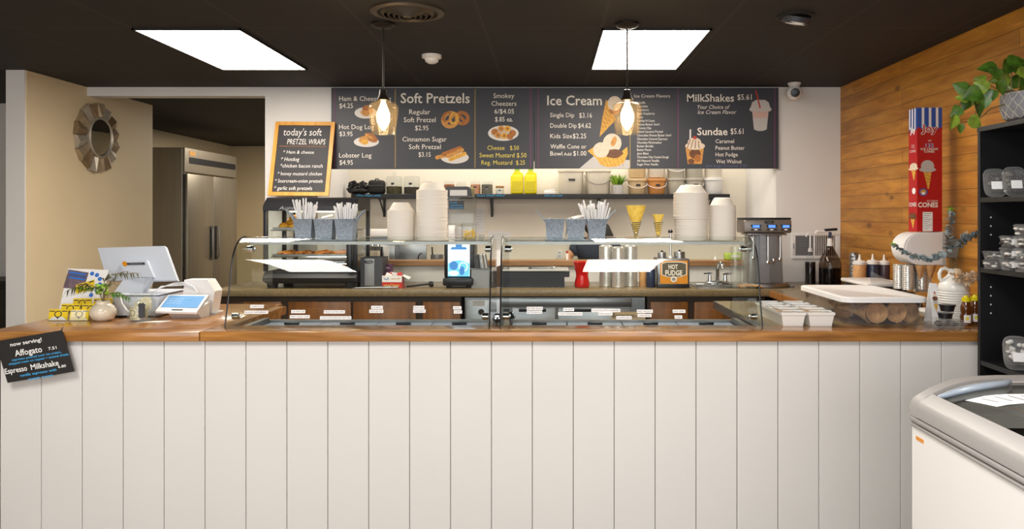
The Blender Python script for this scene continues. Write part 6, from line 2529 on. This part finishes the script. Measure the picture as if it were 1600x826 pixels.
def euca(pts, r0, r1, n, label, seed=1, fluff=None):
    rnd = random.Random(seed)
    t = thing('eucalyptus_branch', label, 'branch', jo + V((0, 0, .25)))
    o = V(t.location)
    pts = [V((0, 0, .0))] + [p_ - o for p_ in pts]
    fine = []
    for i in range(len(pts) - 1):
        a, b_, c_, d_ = pts[max(i - 1, 0)], pts[i], pts[i + 1], pts[min(i + 2, len(pts) - 1)]
        for q in range(8):
            f = q / 8
            fine.append(.5 * (2 * b_ + (c_ - a) * f + (2 * a - 5 * b_ + 4 * c_ - d_) * f * f + (3 * b_ - a - 3 * c_ + d_) * f ** 3))
    fine.append(pts[-1])
    MB().tube(fine, .0022, M['stem'], 5).build('stem', t)
    b = MB()
    s0 = int(len(fine) * .36)
    for q in range(n):
        f = q / (n - 1)
        i = s0 + int((len(fine) - 1 - s0) * f)
        p0 = fine[i]
        r = (r0 + (r1 - r0) * f) * rnd.uniform(.55, .8)
        for s in (0, 1):
            an = q * 1.4 + s * PI + rnd.uniform(-.3, .3)
            off = V((math.cos(an), math.sin(an) * .8, .5 * math.sin(an * 1.3))) * r * 1.0
            m = M['leaf2'] if (f > .93 and seed != 3) else (M['euca'] if rnd.random() > .12 else M['euca_dark'])
            dr = (fine[min(i + 1, len(fine) - 1)] - fine[max(i - 1, 0)]).normalized() + V((rnd.uniform(-.8, .8), rnd.uniform(-.8, .4), rnd.uniform(-.8, .8)))
            q_ = dr.to_track_quat('Z', 'Y').to_matrix().to_4x4()
            o0 = len(b.v)
            b.ell((0, 0, 0), (r, r * .85, r * .1), m, 12, 4)
            for w_ in range(o0, len(b.v)):
                b.v[w_] = p0 + off + q_ @ b.v[w_]
    b.build('leaves', t)


M['euca_dark'] = mat('eucalyptus_dark', '#4e5f63', .6, var=.2, scale=30)
euca([P(1494, 412, 4.0), P(1474, 399, 3.95), P(1450, 404, 3.93), P(1425, 399, 3.95), P(1406, 389, 3.97), P(1394, 380, 3.98)], .026, .012, 40, 'eucalyptus branch reaching across the white dispenser', 1)
euca([P(1484, 400, 4.06), P(1483, 375, 4.08), P(1485, 350, 4.1), P(1488, 326, 4.12)], .022, .02, 30, 'eucalyptus branch standing upright beside the cone carton', 2)
euca([P(1497, 392, 3.98), P(1505, 375, 3.97), P(1517, 368, 3.95), P(1530, 366, 3.93)], .024, .022, 26, 'eucalyptus branch bending towards the black shelf', 3)
M['petal'] = mat('dried_petal', '#d8c0a2', .8, var=.15, scale=30)
for i, (px, py, d, l, r) in enumerate(((1495, 431, 3.92, 'round pale dried flower head over the jug rim', .04), (1510, 436, 3.9, 'spiky tan dried flower head between the other two', .038), (1523, 432, 3.93, 'dried flower head nearest the black shelf', .036), (1508, 367, 3.98, 'pale dried bloom high among the eucalyptus', .026))):
    p_ = P(px, py, d)
    t = thing('dried_flower', l, 'flower', p_)
    b = MB()
    rnd = random.Random(i + 20)
    for q in range(34):
        th = rnd.uniform(0, 2 * PI)
        ph = rnd.uniform(.1, PI * .75)
        v = V((math.sin(ph) * math.cos(th), -math.cos(ph) * .8, math.sin(ph) * math.sin(th)))
        sd = v.cross(V((.3, .5, .8))).normalized() * r * .2
        b.sheet([[v * r * .1 - sd * .4, v * r * .1 + sd * .4], [v * r * .65 - sd, v * r * .65 + sd], [v * r - sd * .3, v * r + sd * .3]], M['petal'], .0008)
    b.ell((0, -r * .1, 0), r * .35, M['wafer'], 12, 8)
    b.build('flower_head', t)
    MB().tube([(0, .005, 0), (jo + V((0, 0, .24)) - p_) * .5 + V((0, .01, .01)), jo + V((0, 0, .24)) - p_], .0018, M['stem'], 5).build('stem', t)

M['honey'] = mat('honey_amber', '#5a2e10', .12, coat=.5)
for px, d, l in ((1509.5, 3.80, 'honey bottle with yellow cap and label, nearer the jug'), (1523.5, 3.84, 'honey bottle with yellow cap tucked against the black shelf')):
    t = thing('honey_bottle', l, 'bottle', on(px, d, CT))
    MB().lathe([(0, 0), (.022, 0), (.027, .008), (.027, .045), (.023, .06), (.026, .075), (.026, .095), (.018, .112), (.017, .118), (0, .118)], M['honey'], seg=22).build('bottle_body', t)
    MB().lathe([(0, .118), (.02, .118), (.021, .136), (.012, .138), (.01, .148), (0, .148)], M['yellow'], seg=20).build('cap', t)
    b = MB()
    fr = lambda u, v, w_=0.: V((.0276 * math.sin(u), -.0276 * math.cos(u) - .0002 - w_, v))
    for a in range(6):
        u0, u1 = -.85 + a * .2, -.65 + a * .2
        b.raw([fr(u0, .016), fr(u1, .016), fr(u1, .054), fr(u0, .054)], [(0, 1, 2, 3)], M['paper'])
    b.raw([fr(-.3 + .28 * math.cos(q * PI / 6), .036 + .009 * math.sin(q * PI / 6), .0006) for q in range(12)], [tuple(range(12))], M['yellow'])
    b.raw([fr(-.75, .02, .0006), fr(0, .02, .0006), fr(0, .024, .0006), fr(-.75, .024, .0006)], [(0, 1, 2, 3)], M['red'])
    b.build('label', t)

# middle distance: squeeze bottles, steel cups, lidded pan
squeeze(1343, 5.42, CT, .044, .268, M['wafer'], 'tan squeeze bottle beside the steel cup stack')
squeeze(1363.5, 5.42, CT, .042, .272, M['navy_sauce'], 'dark squeeze bottle in the middle of the three by the planks')
squeeze(1381.5, 5.42, CT, .040, .268, mat('plum_sauce', '#4a3a44', .3), 'plum squeeze bottle at the dispenser end of the three')
cup_stack(1335, 5.62, .265, .034, 'steel cup stack behind the tan squeeze bottle', M['steel'], 10)
t = thing('lidded_pan', 'low dark pan with a white lid behind the cone bin', 'pan', (2.10, 4.95, CT))
MB().b2(-.12, .11, -.2, .22, 0, .1, M['black'], .012).build('pan_body', t)
MB().b2(-.135, .125, -.21, .235, .101, .125, M['white'], .01).build('lid', t)
t = thing('domed_lid', 'black oval domed lid lying below the cup dispenser', 'lid', (2.14, 4.62, CT))
MB().lathe([(0, .09), (.05, .085), (.085, .06), (.1, .02), (.105, 0), (.1, 0), (.08, .05), (0, .08)], M['black'], seg=28, sy=.75).build('dome', t)
MB().ell((0, 0, .1), (.018, .014, .012), M['black'], 12, 8).build('knob', t)
b = MB()
b.sheet([[(i * .03, .01 * math.sin(i * 2 + j), (.075 - i * .014) * (j / 3)) for j in range(4)] for i in range(6)], M['milky'], .0008)
tag(b.build('plastic_bag', None, (1.97, 4.70, CT + .126)), 'crumpled clear plastic bag standing on the white lid', 'bag')
tag(MB().b2(-.11, .11, -.09, .09, 0, .016, M['paper'], .004).build('napkin_stack', None, (2.20, 4.32, CT)), 'flat stack of white napkins under the cup dispenser', 'napkins')

# cup and cone dispenser on the plank wall, cone carton on top
t = thing('cup_dispenser', 'white round-cornered cup and cone dispenser fixed to the plank wall', 'dispenser', (2.15, 4.45, 1.262))
pr = []
for q in range(13):
    a = R(90 + 180 * q / 12)
    pr.append((-.0 + .096 * math.cos(a), 0, .094 + .094 * math.sin(a)))
pr = [(.13, 0, .188)] + pr + [(.13, 0, 0)]
b = MB()
b.prism([(x, 0, z) for x, y, z in pr], (0, .16, 0), M['white'])
b.prism([(x * .97 + .01, -.004, z) for x, y, z in pr[3:12]] + [(.125, -.004, .002), (.125, -.004, .186)], (0, .004, 0), M['white'])
b.build('housing', t, smooth=30)
MB().b2(.13, .15, -.004, .164, -.005, .192, M['lgrey'], .002).build('back_frame', t, smooth=0)
MB().b2(.15, .238, .03, .14, .04, .15, M['grey']).build('wall_bracket', t, smooth=0)
for i, (x, y, m) in enumerate(((-.055, .035, 'cup_clear'), (-.07, .12, 'cup_clear'), (.0, .12, 'cup_clear'), (.045, .07, 'cup_clear'))):
    o = lid_sleeve('cup_column', 14, .03 if i < 3 else .026, .0105, M[m])
    o.location = V(t.location) + V((x, y, -.148))
    tag(o, ('column of clear cups hanging at the rounded end of the dispenser', 'second column of clear cups hanging under the dispenser', 'rear column of clear cups under the dispenser', 'column of small cups between the hanging cones')[i], 'cups')
for i, x in enumerate((.005, .035, .065, .092)):
    b = MB()
    b.lathe([(.003, -.085 + .01 * (i % 2)), (.026, .0), (0, .0)], M['wafer'], seg=18)
    tag(b.build('sugar_cone', None, V(t.location) + V((x, .02 + .028 * (i % 2), -.002))), 'tan sugar cone pointing down below the dispenser', 'cone', 'cones hanging in the dispenser')
b = MB()
b.prism([(.03, .1, -.001), (.125, .1, -.001), (.11, .1, -.17), (.04, .1, -.17)], (0, .06, 0), M['milky_white'])
b.build('cone_chute', t, smooth=0)

d = 4.5
t = thing('cone_carton', 'tall red cone carton with blue and white striped top', 'carton', on(1452.5, d, 1.4545))
k = d / F
Zp = lambda py: (361.5 - py) * k
x0, x1 = (1433 - 1452.5) * k, (1472 - 1452.5) * k
dy = .105
b = MB()
ztop = Zp(168)
b.b2(x0, x1, 0, dy, 0, Zp(202), M['carton_red'] if 'carton_red' in M else M.setdefault('carton_red', mat('carton_red', '#b3131b', .35)))
M['carton_blue'] = mat('carton_blue', '#2b53a8', .35)
b.b2(x0, x1, 0, dy, Zp(202), ztop, M['carton_blue'])
b.build('carton', t, smooth=0)


class PrintJ(Print):
    fr = staticmethod(lambda u, v, w_=0.: V(((u - 1452.5) * k, -.0005 - w_, Zp(v))))


class PrintK(Print):
    # left side of the carton: u from 0 (rear) to 14 (front corner)
    fr = staticmethod(lambda u, v, w_=0.: V((x0 - .0005 - w_, dy - u / 14 * dy, Zp(v))))


def cone_print(b, cx, cy, s, scoop):
    b.pg([(cx - 6 * s, cy), (cx + 6 * s, cy), (cx + 2 * s, cy + 26 * s), (cx + .4 * s, cy + 26 * s)], M['pr_gold'], .001)
    for q in range(5):
        b.line([(cx - 5 * s + q * s, cy + 3 * s + q * 4.6 * s), (cx + 5 * s - q * .6 * s, cy + 5 * s + q * 4 * s)], .5, M['pr_brown'], .0013)
    b.el(cx, cy - 5 * s, 9 * s, 8 * s, scoop, .0016)
    b.el(cx, cy, 11.5 * s, 3.4 * s, scoop, .002)


b = PrintJ()
for u in (1440, 1451, 1462):
    b.pg([(u, 168.2), (u + 4, 168.2), (u + 4, 200), (u, 200)], M['paper'])
for a_, c_, e_, f_ in ((1433.1, 198, 1440, 201.5), (1465, 201.5, 1471.9, 198)):
    b.pg([(a_, c_), (e_, f_), (e_, 203), (a_, 203)], M['carton_red'], .0013)
for dx, dy_, m, l in ((0, 0, M['paper'], .002), (0, .0, M['pr_red'], .0026)):
    b.t('Joy', 1438.5 + (0 if m is M['paper'] else .9), 1465.5 - (0 if m is M['paper'] else .9), 194.5, 206, m, l, bold=.075 if m is M['paper'] else .02)
b.t('#1', 1450, 1455, 218, 221, lift=.001)
b.t('132', 1446, 1459, 224, 229.5, mat('carton_pale_blue', '#9fb4e0', .5), .001, bold=.02)
b.t('ICE CREAM', 1438.5, 1465, 231, 234.3, lift=.001, bold=.02)
b.t('CONES', 1443.5, 1460, 235, 238.3, lift=.001, bold=.02)
cone_print(b, 1449, 265, 1.15, M['pr_grey'])
b.el(1442.5, 300, 6.6, 6, M['carton_blue'])
b.el(1442.5, 300, 4.6, 4.2, M['frame_wood'], .0014)
b.el(1442.5, 302, 2.8, 2.2, M['paper'], .0018)
b.t('ICE CREAM', 1448, 1465, 312.5, 315, lift=.001)
b.t('CONES', 1434.2, 1465.5, 316, 323.5, lift=.001, bold=.03)
b.pg([(1441.5, 331), (1457, 331), (1457, 361), (1441.5, 361)], M['paper'])
for q in range(9):
    b.line([(1442.5, 333.5 + q * 3), (1455.5 - 3 * (q % 3), 333.5 + q * 3)], .7, M['grey'], .0014)
b.build('front_print', t, smooth=0)
b = PrintK()
for q in range(3):
    u = 1.2 + q * 4.4
    b.pg([(u, 168.2), (u + 1.9, 168.2), (u + 1.7, 200), (u, 200)], M['paper'])
b.t('Joy', 3, 12, 197, 206, M['paper'], .0015, bold=.05)
b.t('132', 5, 10, 225, 230, M['paper'], .001)
b.t('CONES', 2, 12, 233, 237, M['paper'], .001)
cone_print(b, 8.5, 263, .7, M['pr_cream'])
b.el(9, 298, 3, 5, M['paper'])
b.t('CONES', 1, 13, 316, 322, M['paper'], .001, bold=.02)
cone_print(b, 7, 340, .62, M['pr_choc'])
b.build('side_print', t, smooth=0)

# ---------------------------------------------------------------- black shelf unit with packed treats
t = thing('shelf_unit', 'tall black open shelf unit at the plank wall, right edge', 'shelf', (1.98, 2.9, 0))
o = V(t.location)
TZ = 1.955
MB().b2(0, .40, .63, .65, 0, TZ - .022, M['black_wood'], .001).build('side_panel', t, smooth=0)
MB().b2(0, .40, -.32, -.30, 0, TZ - .022, M['black_wood'], .001).build('side_panel', t, smooth=0)
MB().b2(0, .405, -.325, .655, TZ - .022, TZ, M['black_wood'], .001).build('top', t, smooth=0)
MB().b2(.39, .40, -.30, .63, .05, TZ - .022, M['black_wood']).build('back_panel', t, smooth=0)
SZ = (1.63, 1.31, .884, .45, .08)
for z in SZ:
    MB().b2(.002, .39, -.30, .63, z - .022, z, M['black_wood'], .001).build('shelf', t, smooth=0)
b = MB()
for z in (1.54, 1.50, 1.46, 1.22, 1.18, 1.14, 1.1):
    b.cyl((.05, .63, z), .004, .0015, M['lgrey'], 8, rot=(90, 0, 0))
b.build('peg_holes', t)


def tilted_box(px, d, z, label, w=.105, h=.15, fill='choc'):
    t = thing('treat_clamshell', label, 'box', on(px, d, z))
    t.rotation_euler = (R(-14), 0, R(-12))
    b = MB()
    ring = []
    for z_, s in ((-.018, .8), (0, 1.), (.004, 1.02), (.022, .78)):
        r = []
        for q in range(24):
            a = 2 * PI * q / 24
            c, s_ = math.cos(a), math.sin(a)
            e = .55
            r.append((w / 2 * s * math.copysign(abs(c) ** e, c), -z_, h / 2 + h / 2 * s * math.copysign(abs(s_) ** e, s_)))
        ring.append(r)
    vs = sum(ring, [])
    fs_ = [tuple(range(24)), tuple(range(3 * 24, 4 * 24))[::-1]]
    for r in range(3):
        for e in range(24):
            e2 = (e + 1) % 24
            fs_.append((r * 24 + e2, r * 24 + e, r * 24 + 24 + e, r * 24 + 24 + e2))
    b.raw(vs, fs_, M['milky'])
    b.tube([ring[2][q] for q in range(24)], .0028, M['milky'], 5, closed=True)
    b.build('shell', t, smooth=40)
    b = MB()
    rnd = random.Random(int(px))
    for q in range(24):
        b.ell((rnd.uniform(-.34, .34) * w, .0, h * rnd.uniform(.15, .85)), (.012, .009, .009), M[fill] if q % 3 else M['spice_grey'], 12, 8)
    b.build('treats', t)
    MB().b2(-.022, .022, -.0255, -.0245, h * .22, h * .5, M['paper']).build('label', t, smooth=0)


tilted_box(1556, 3.42, 1.633, 'clear clamshell with a white label, leaning on the top shelf nearest the planks', .09, .125)
tilted_box(1587, 3.36, 1.633, 'clear clamshell with a white label at the picture edge of the top shelf', .09, .13)


def tub(px, d, z, r, h, label, m1, m2, lab=True, seg=24):
    t = thing('treat_tub', label, 'tub', on(px, d, z))
    MB().lathe([(0, .001), (r * .8, .001), (r * .95, h * .8), (r * 1.02, h * .82), (r * 1.02, h * .88), (r * .85, h), (0, h)], M['milky'], seg=seg, rot=(0, 0, 45)).build('shell', t, smooth=25)
    b = MB()
    rnd = random.Random(int(px * 7 + z * 100))
    for q in range(16):
        b.ell((rnd.uniform(-.55, .55) * r, rnd.uniform(-.55, .55) * r, h * rnd.uniform(.15, .7)), (.012, .012, .006), m1 if q % 2 else m2, 12, 8)
    b.build('treats', t)
    if lab:
        MB().b2(-r * .45, r * .45, -r * .74, -r * .73, h * .25, h * .7, M['paper']).build('label', t, smooth=0)


z = 1.311
tub(1553, 3.42, z, .046, .04, 'lower round tub of cookies at the plank end of the middle shelf', M['choc'], M['cookie_white'], False)
tub(1553, 3.42, z + .0405, .046, .04, 'upper round tub of cookies at the plank end of the middle shelf', M['choc'], M['cookie_white'], False)
for i in range(3):
    tub(1581, 3.33, z + i * .0505, .05, .05, ('bottom square labelled tub of the middle-shelf stack', 'middle square labelled tub of the middle-shelf stack', 'top square labelled tub of the middle-shelf stack')[i], M['choc'], M['cookie_white'], True, 4)
for i in range(4):
    tub(1604, 3.22, z + i * .0505, .05, .05, ('lowest tub of the taller stack cut by the picture edge', 'second tub of the taller stack cut by the picture edge', 'third tub of the taller stack cut by the picture edge', 'topmost tub of the taller stack cut by the picture edge')[i], M['choc'], M['cookie_white'], True, 4)
tilted_box(1590, 3.30, .887, 'cookie-filled clamshell leaning on the low shelf near the freezer', .1, .14, 'cookie_white')
b = MB()
for q in range(4):
    b.ell((.02 * q - .03, .03 * (q % 2), .035), (.035, .035, .035), M['black_matt'], 12, 8)
tag(b.build('black_bag', None, (2.09, 3.42, .884)), 'small black bag slumped in the dark of the low shelf', 'bag')

# pothos on top of the shelf unit
pc = V((2.075, 3.30, TZ + .0005))
t = thing('potted_pothos', 'trailing variegated pothos in a grey fish-scale pot on the black shelf', 'plant', pc)
b = MB()
PR = [(.085, 0), (.105, .012), (.118, .05), (.12, .085), (.115, .118), (.108, .12), (.104, .10)]
M['pot_grey'] = mat('pot_grey', '#77767a', .6, var=.2, scale=20)
b.lathe([(0, 0)] + PR + [(0, .1)], M['pot_grey'], seg=36)


def prad(z):
    for (a, c), (e, f) in zip(PR, PR[1:]):
        if c <= z <= f and f > c:
            return a + (e - a) * (z - c) / (f - c)
    return .112


for row in range(5):
    z1 = .036 + row * .027
    for q in range(16):
        pts = []
        for s in range(9):
            f = s / 8
            a = 2 * PI * (q + (row % 2) * .5 + f) / 16
            zz = max(.008, min(.116, z1 - .03 * math.sin(PI * f)))
            rr = prad(zz) + .001
            pts.append((rr * math.cos(a), rr * math.sin(a), zz))
        b.tube(pts, .0018, M['pail_clear'], 4)
b.build('pot', t)
M['pothos'] = mat('pothos_green', '#3f5f1a', .35, var=.45, scale=26)
M['pothos2'] = mat('pothos_yellow_green', '#748a2c', .35, var=.4, scale=30)


def heart(b, c, size, yaw, pitch, roll, m):
    T = MX.Translation(c) @ rotm(pitch, roll, yaw)
    rows = []
    outline = [(0, 0), (.10, .36), (.3, .48), (.5, .44), (.7, .3), (.88, .13), (1, 0)]
    for u, hw_ in outline:
        rows.append([T @ V(((u - .1) * size, s * hw_ * size, -.16 * size * (u ** 2) * 1.4 + .12 * size * abs(s) * (hw_ * 2) - .03 * size)) for s in (-1, -.5, 0, .5, 1)])
    b.sheet(rows, m, .0007)


b = MB()
rnd = random.Random(31)
dp = 3.3
leaves = [(1490, 186, 24, -100), (1497, 172, 20, -140), (1504, 137, 22, 160), (1507, 154, 19, 170), (1525, 146, 30, 200), (1527, 165, 26, -70), (1519, 190, 24, -20), (1550, 109, 30, 170), (1583, 98, 28, 20), (1568, 120, 30, 200),
          (1562, 133, 24, -60), (1548, 146, 24, -110), (1595, 114, 22, 0), (1575, 108, 24, 100), (1585, 126, 26, -30), (1537, 137, 24, 150), (1512, 160, 20, -120), (1540, 157, 18, -90), (1572, 140, 20, -90), (1558, 118, 24, 140), (1596, 140, 20, -80), (1535, 125, 18, 170), (1500, 198, 15, -80), (1590, 108, 24, 60), (1530, 150, 24, 230), (1516, 142, 22, 190)]
for i, (px, py, s, a) in enumerate(leaves):
    d_ = dp + rnd.uniform(-.1, .06)
    c = P(px, py, d_) - pc
    sz = s * d_ / F * 1.05
    # leaf hangs facing the viewer: length runs in the x-z plane
    T = rotm(0, -a, 0)
    tt = MX.Translation(c) @ T @ rotm(90 + rnd.uniform(-35, 35), 0, 0)
    rows = []
    for u, hw_ in [(0, 0.02), (.08, .3), (.25, .44), (.45, .43), (.68, .3), (.86, .14), (1, 0.005)]:
        rows.append([tt @ V(((u - .3) * sz, s_ * hw_ * sz, .18 * sz * abs(s_) * hw_ * 2 - .15 * sz * u * u)) for s_ in (-1, -.5, 0, .5, 1)])
    b.sheet(rows, M['pothos2'] if i % 3 == 0 else M['pothos'], .0008)
b.build('leaves', t)
b = MB()
top = V((0, 0, .11))
for path in ([(1560, 140), (1545, 132), (1525, 138), (1506, 150), (1499, 165)], [(1560, 142), (1540, 150), (1530, 160), (1522, 185)], [(1548, 170), (1530, 186), (1500, 192), (1491, 182)], [(1575, 140), (1570, 120), (1552, 108)], [(1580, 140), (1580, 115), (1584, 98)], [(1590, 140), (1594, 118)]):
    b.tube([top] + [P(x, y, 3.3) - pc for x, y in path], .0025, M['stem'], 5)
b.build('vines', t)

# ---------------------------------------------------------------- chest freezer
fx0, fx1, fy0, fy1 = 1.30, 1.955, 1.25, 2.75
t = thing('chest_freezer', 'white chest freezer with grey rails and curved sliding glass top', 'freezer', (fx0, fy1, 0))
o = V(t.location)
M['fr_white'] = mat('freezer_white', '#e3e0dd', .4)
M['fr_rail'] = mat('freezer_rail_grey', '#979390', .4)
M['fr_in'] = mat('freezer_inside', '#1a1510', .6)
L_ = fy1 - fy0
W_ = fx1 - fx0
b = MB()
b.b2(0, .03, -L_, 0, .05, .80, M['fr_white'])
b.b2(W_ - .03, W_, -L_, 0, .05, .93, M['fr_white'])
b.b2(.03, W_ - .03, -.03, 0, .05, .80, M['fr_white'])
b.b2(.03, W_ - .03, -L_, -L_ + .03, .05, .80, M['fr_white'])
b.b2(.03, W_ - .03, -L_ + .03, -.03, .05, .08, M['fr_white'])
b.build('body', t, smooth=0)
b = MB()
b.b2(.031, W_ - .031, -L_ + .031, -.031, .35, .36, M['fr_in'])
for a in ((.031, .034, -L_ + .031, -.031), (W_ - .034, W_ - .031, -L_ + .031, -.031), (.034, W_ - .034, -.034, -.031), (.034, W_ - .034, -L_ + .031, -L_ + .034)):
    b.b2(a[0], a[1], a[2], a[3], .36, .86, M['fr_in'])
b.build('liner', t, smooth=0)
arc = [(-.005, .835), (-.005, .872), (.004, .892), (.03, .911), (.07, .933), (.12, .953), (.17, .966), (.22, .973), (.30, .976), (W_, .978)]


def capprof(off):
    return [(x, z - off) for x, z in arc]


for ya, yb in ((-.045, .008), (-L_ - .008, -L_ + .045)):
    b = MB()
    outer = arc
    inner = [(W_, .92), (.30, .918), (.22, .914), (.15, .9), (.1, .88), (.05, .85), (.03, .835)]
    b.prism([(x, ya, z) for x, z in outer + inner], (0, yb - ya, 0), M['fr_rail'])
    b.b2(.0, W_, ya, yb, .80, .835, M['fr_rail'])
    b.prism([(.03, ya + .01, .836), (W_ - .03, ya + .01, .836), (W_ - .03, ya + .01, .915), (.22, ya + .01, .91), (.15, ya + .01, .897), (.1, ya + .01, .878), (.05, ya + .01, .848)], (0, yb - ya - .02, 0), M['fr_rail'])
    b.build('end_cap', t, smooth=30)
b = MB()
b.prism([(-.006, -.045, .838), (-.006, -.045, .872), (-.002, -.045, .884), (.008, -.045, .895), (.05, -.045, .921), (.056, -.045, .918), (.056, -.045, .838)], (0, -L_ + .09, 0), M['fr_rail'])
b.build('front_rail', t)
b = MB()
b.b2(-.008, .012, -L_, .004, .815, .834, M['fr_rail'], .006)
b.b2(-.006, .012, -L_, .004, .797, .812, M['fr_rail'], .006)
b.build('bumper_band', t)
MB().b2(W_ - .04, W_, -L_ + .045, -.045, .93, .978, M['fr_rail'], .006).build('rear_rail', t)


def gl(off, x0=.035):
    pts = [(.057, .9), (.07, .912), (.10, .928), (.15, .945), (.20, .955), (.28, .962), (.40, .964), (W_ - .045, .965)]
    return [(x, z + off) for x, z in pts]


for off, ya, yb, nm in ((.0, -.05, -.62, 'glass_lid'), (-.014, -.55, -L_ + .05, 'glass_lid')):
    b = MB()
    pr_ = gl(off)
    b.sheet([[(x, ya + (yb - ya) * q / 4, z) for q in range(5)] for x, z in pr_], M['guard'], .004)
    lid = b.build(nm, t, smooth=60)
    b = MB()
    for yy in (ya, yb):
        b.tube([(x, yy + (.008 if yy == yb else -.008), z + .001) for x, z in pr_], .007, M['fr_rail'], 6)
    b.build('lid_frame', lid)
    if off == 0:
        h = MB()
        pts = [(.06, ya - .02, .914), (.10, ya - .055, .940), (.15, ya - .07, .957), (.20, ya - .075, .967), (.26, ya - .065, .972), (.30, ya - .03, .972)]
        h.tube(pts, [.009, .012, .013, .013, .012, .009], M['fr_handle'] if 'fr_handle' in M else M.setdefault('fr_handle', mat('freezer_handle', '#8e98a4', .3)), 10)  # grey handle, the sky's blue reflection mixed into its colour
        h.build('handle', lid)
b = MB()
zf = lambda x: .9665 if x > .28 else .966

def gz(x):
    pr_ = gl(0)
    for (a, c), (e, f) in zip(pr_, pr_[1:]):
        if a <= x <= e:
            return c + (f - c) * (x - a) / (e - a)
    return .965


rows = []
for i in range(7):
    u = i / 6
    rows.append([(.095 + .17 * u + .03 * v, -.175 - .13 * v - .06 * u, gz(.095 + .17 * u + .03 * v) + .0045) for v in (0, .5, 1)])
b.sheet(rows, M['paper'], .0006)
for q in range(4):
    x = .13 + .035 * q
    b.tube([(x, -.21 - .06 * q / 4, gz(x) + .0062), (x + .015, -.28 - .06 * q / 4, gz(x + .015) + .0062)], .0014, M['grey'], 4)
b.build('price_sheet', t, smooth=0)
b = MB()
b.b2(-.0012, 0, -.085, -.03, .757, .770, M['fudge_orange'])
b.build('orange_sticker', t, smooth=0)
for x in (.08, W_ - .08):
    for y in (-.1, -L_ + .1):
        MB().cyl((x, y, 0), .03, .05, M['black'], 14).build('caster', t)
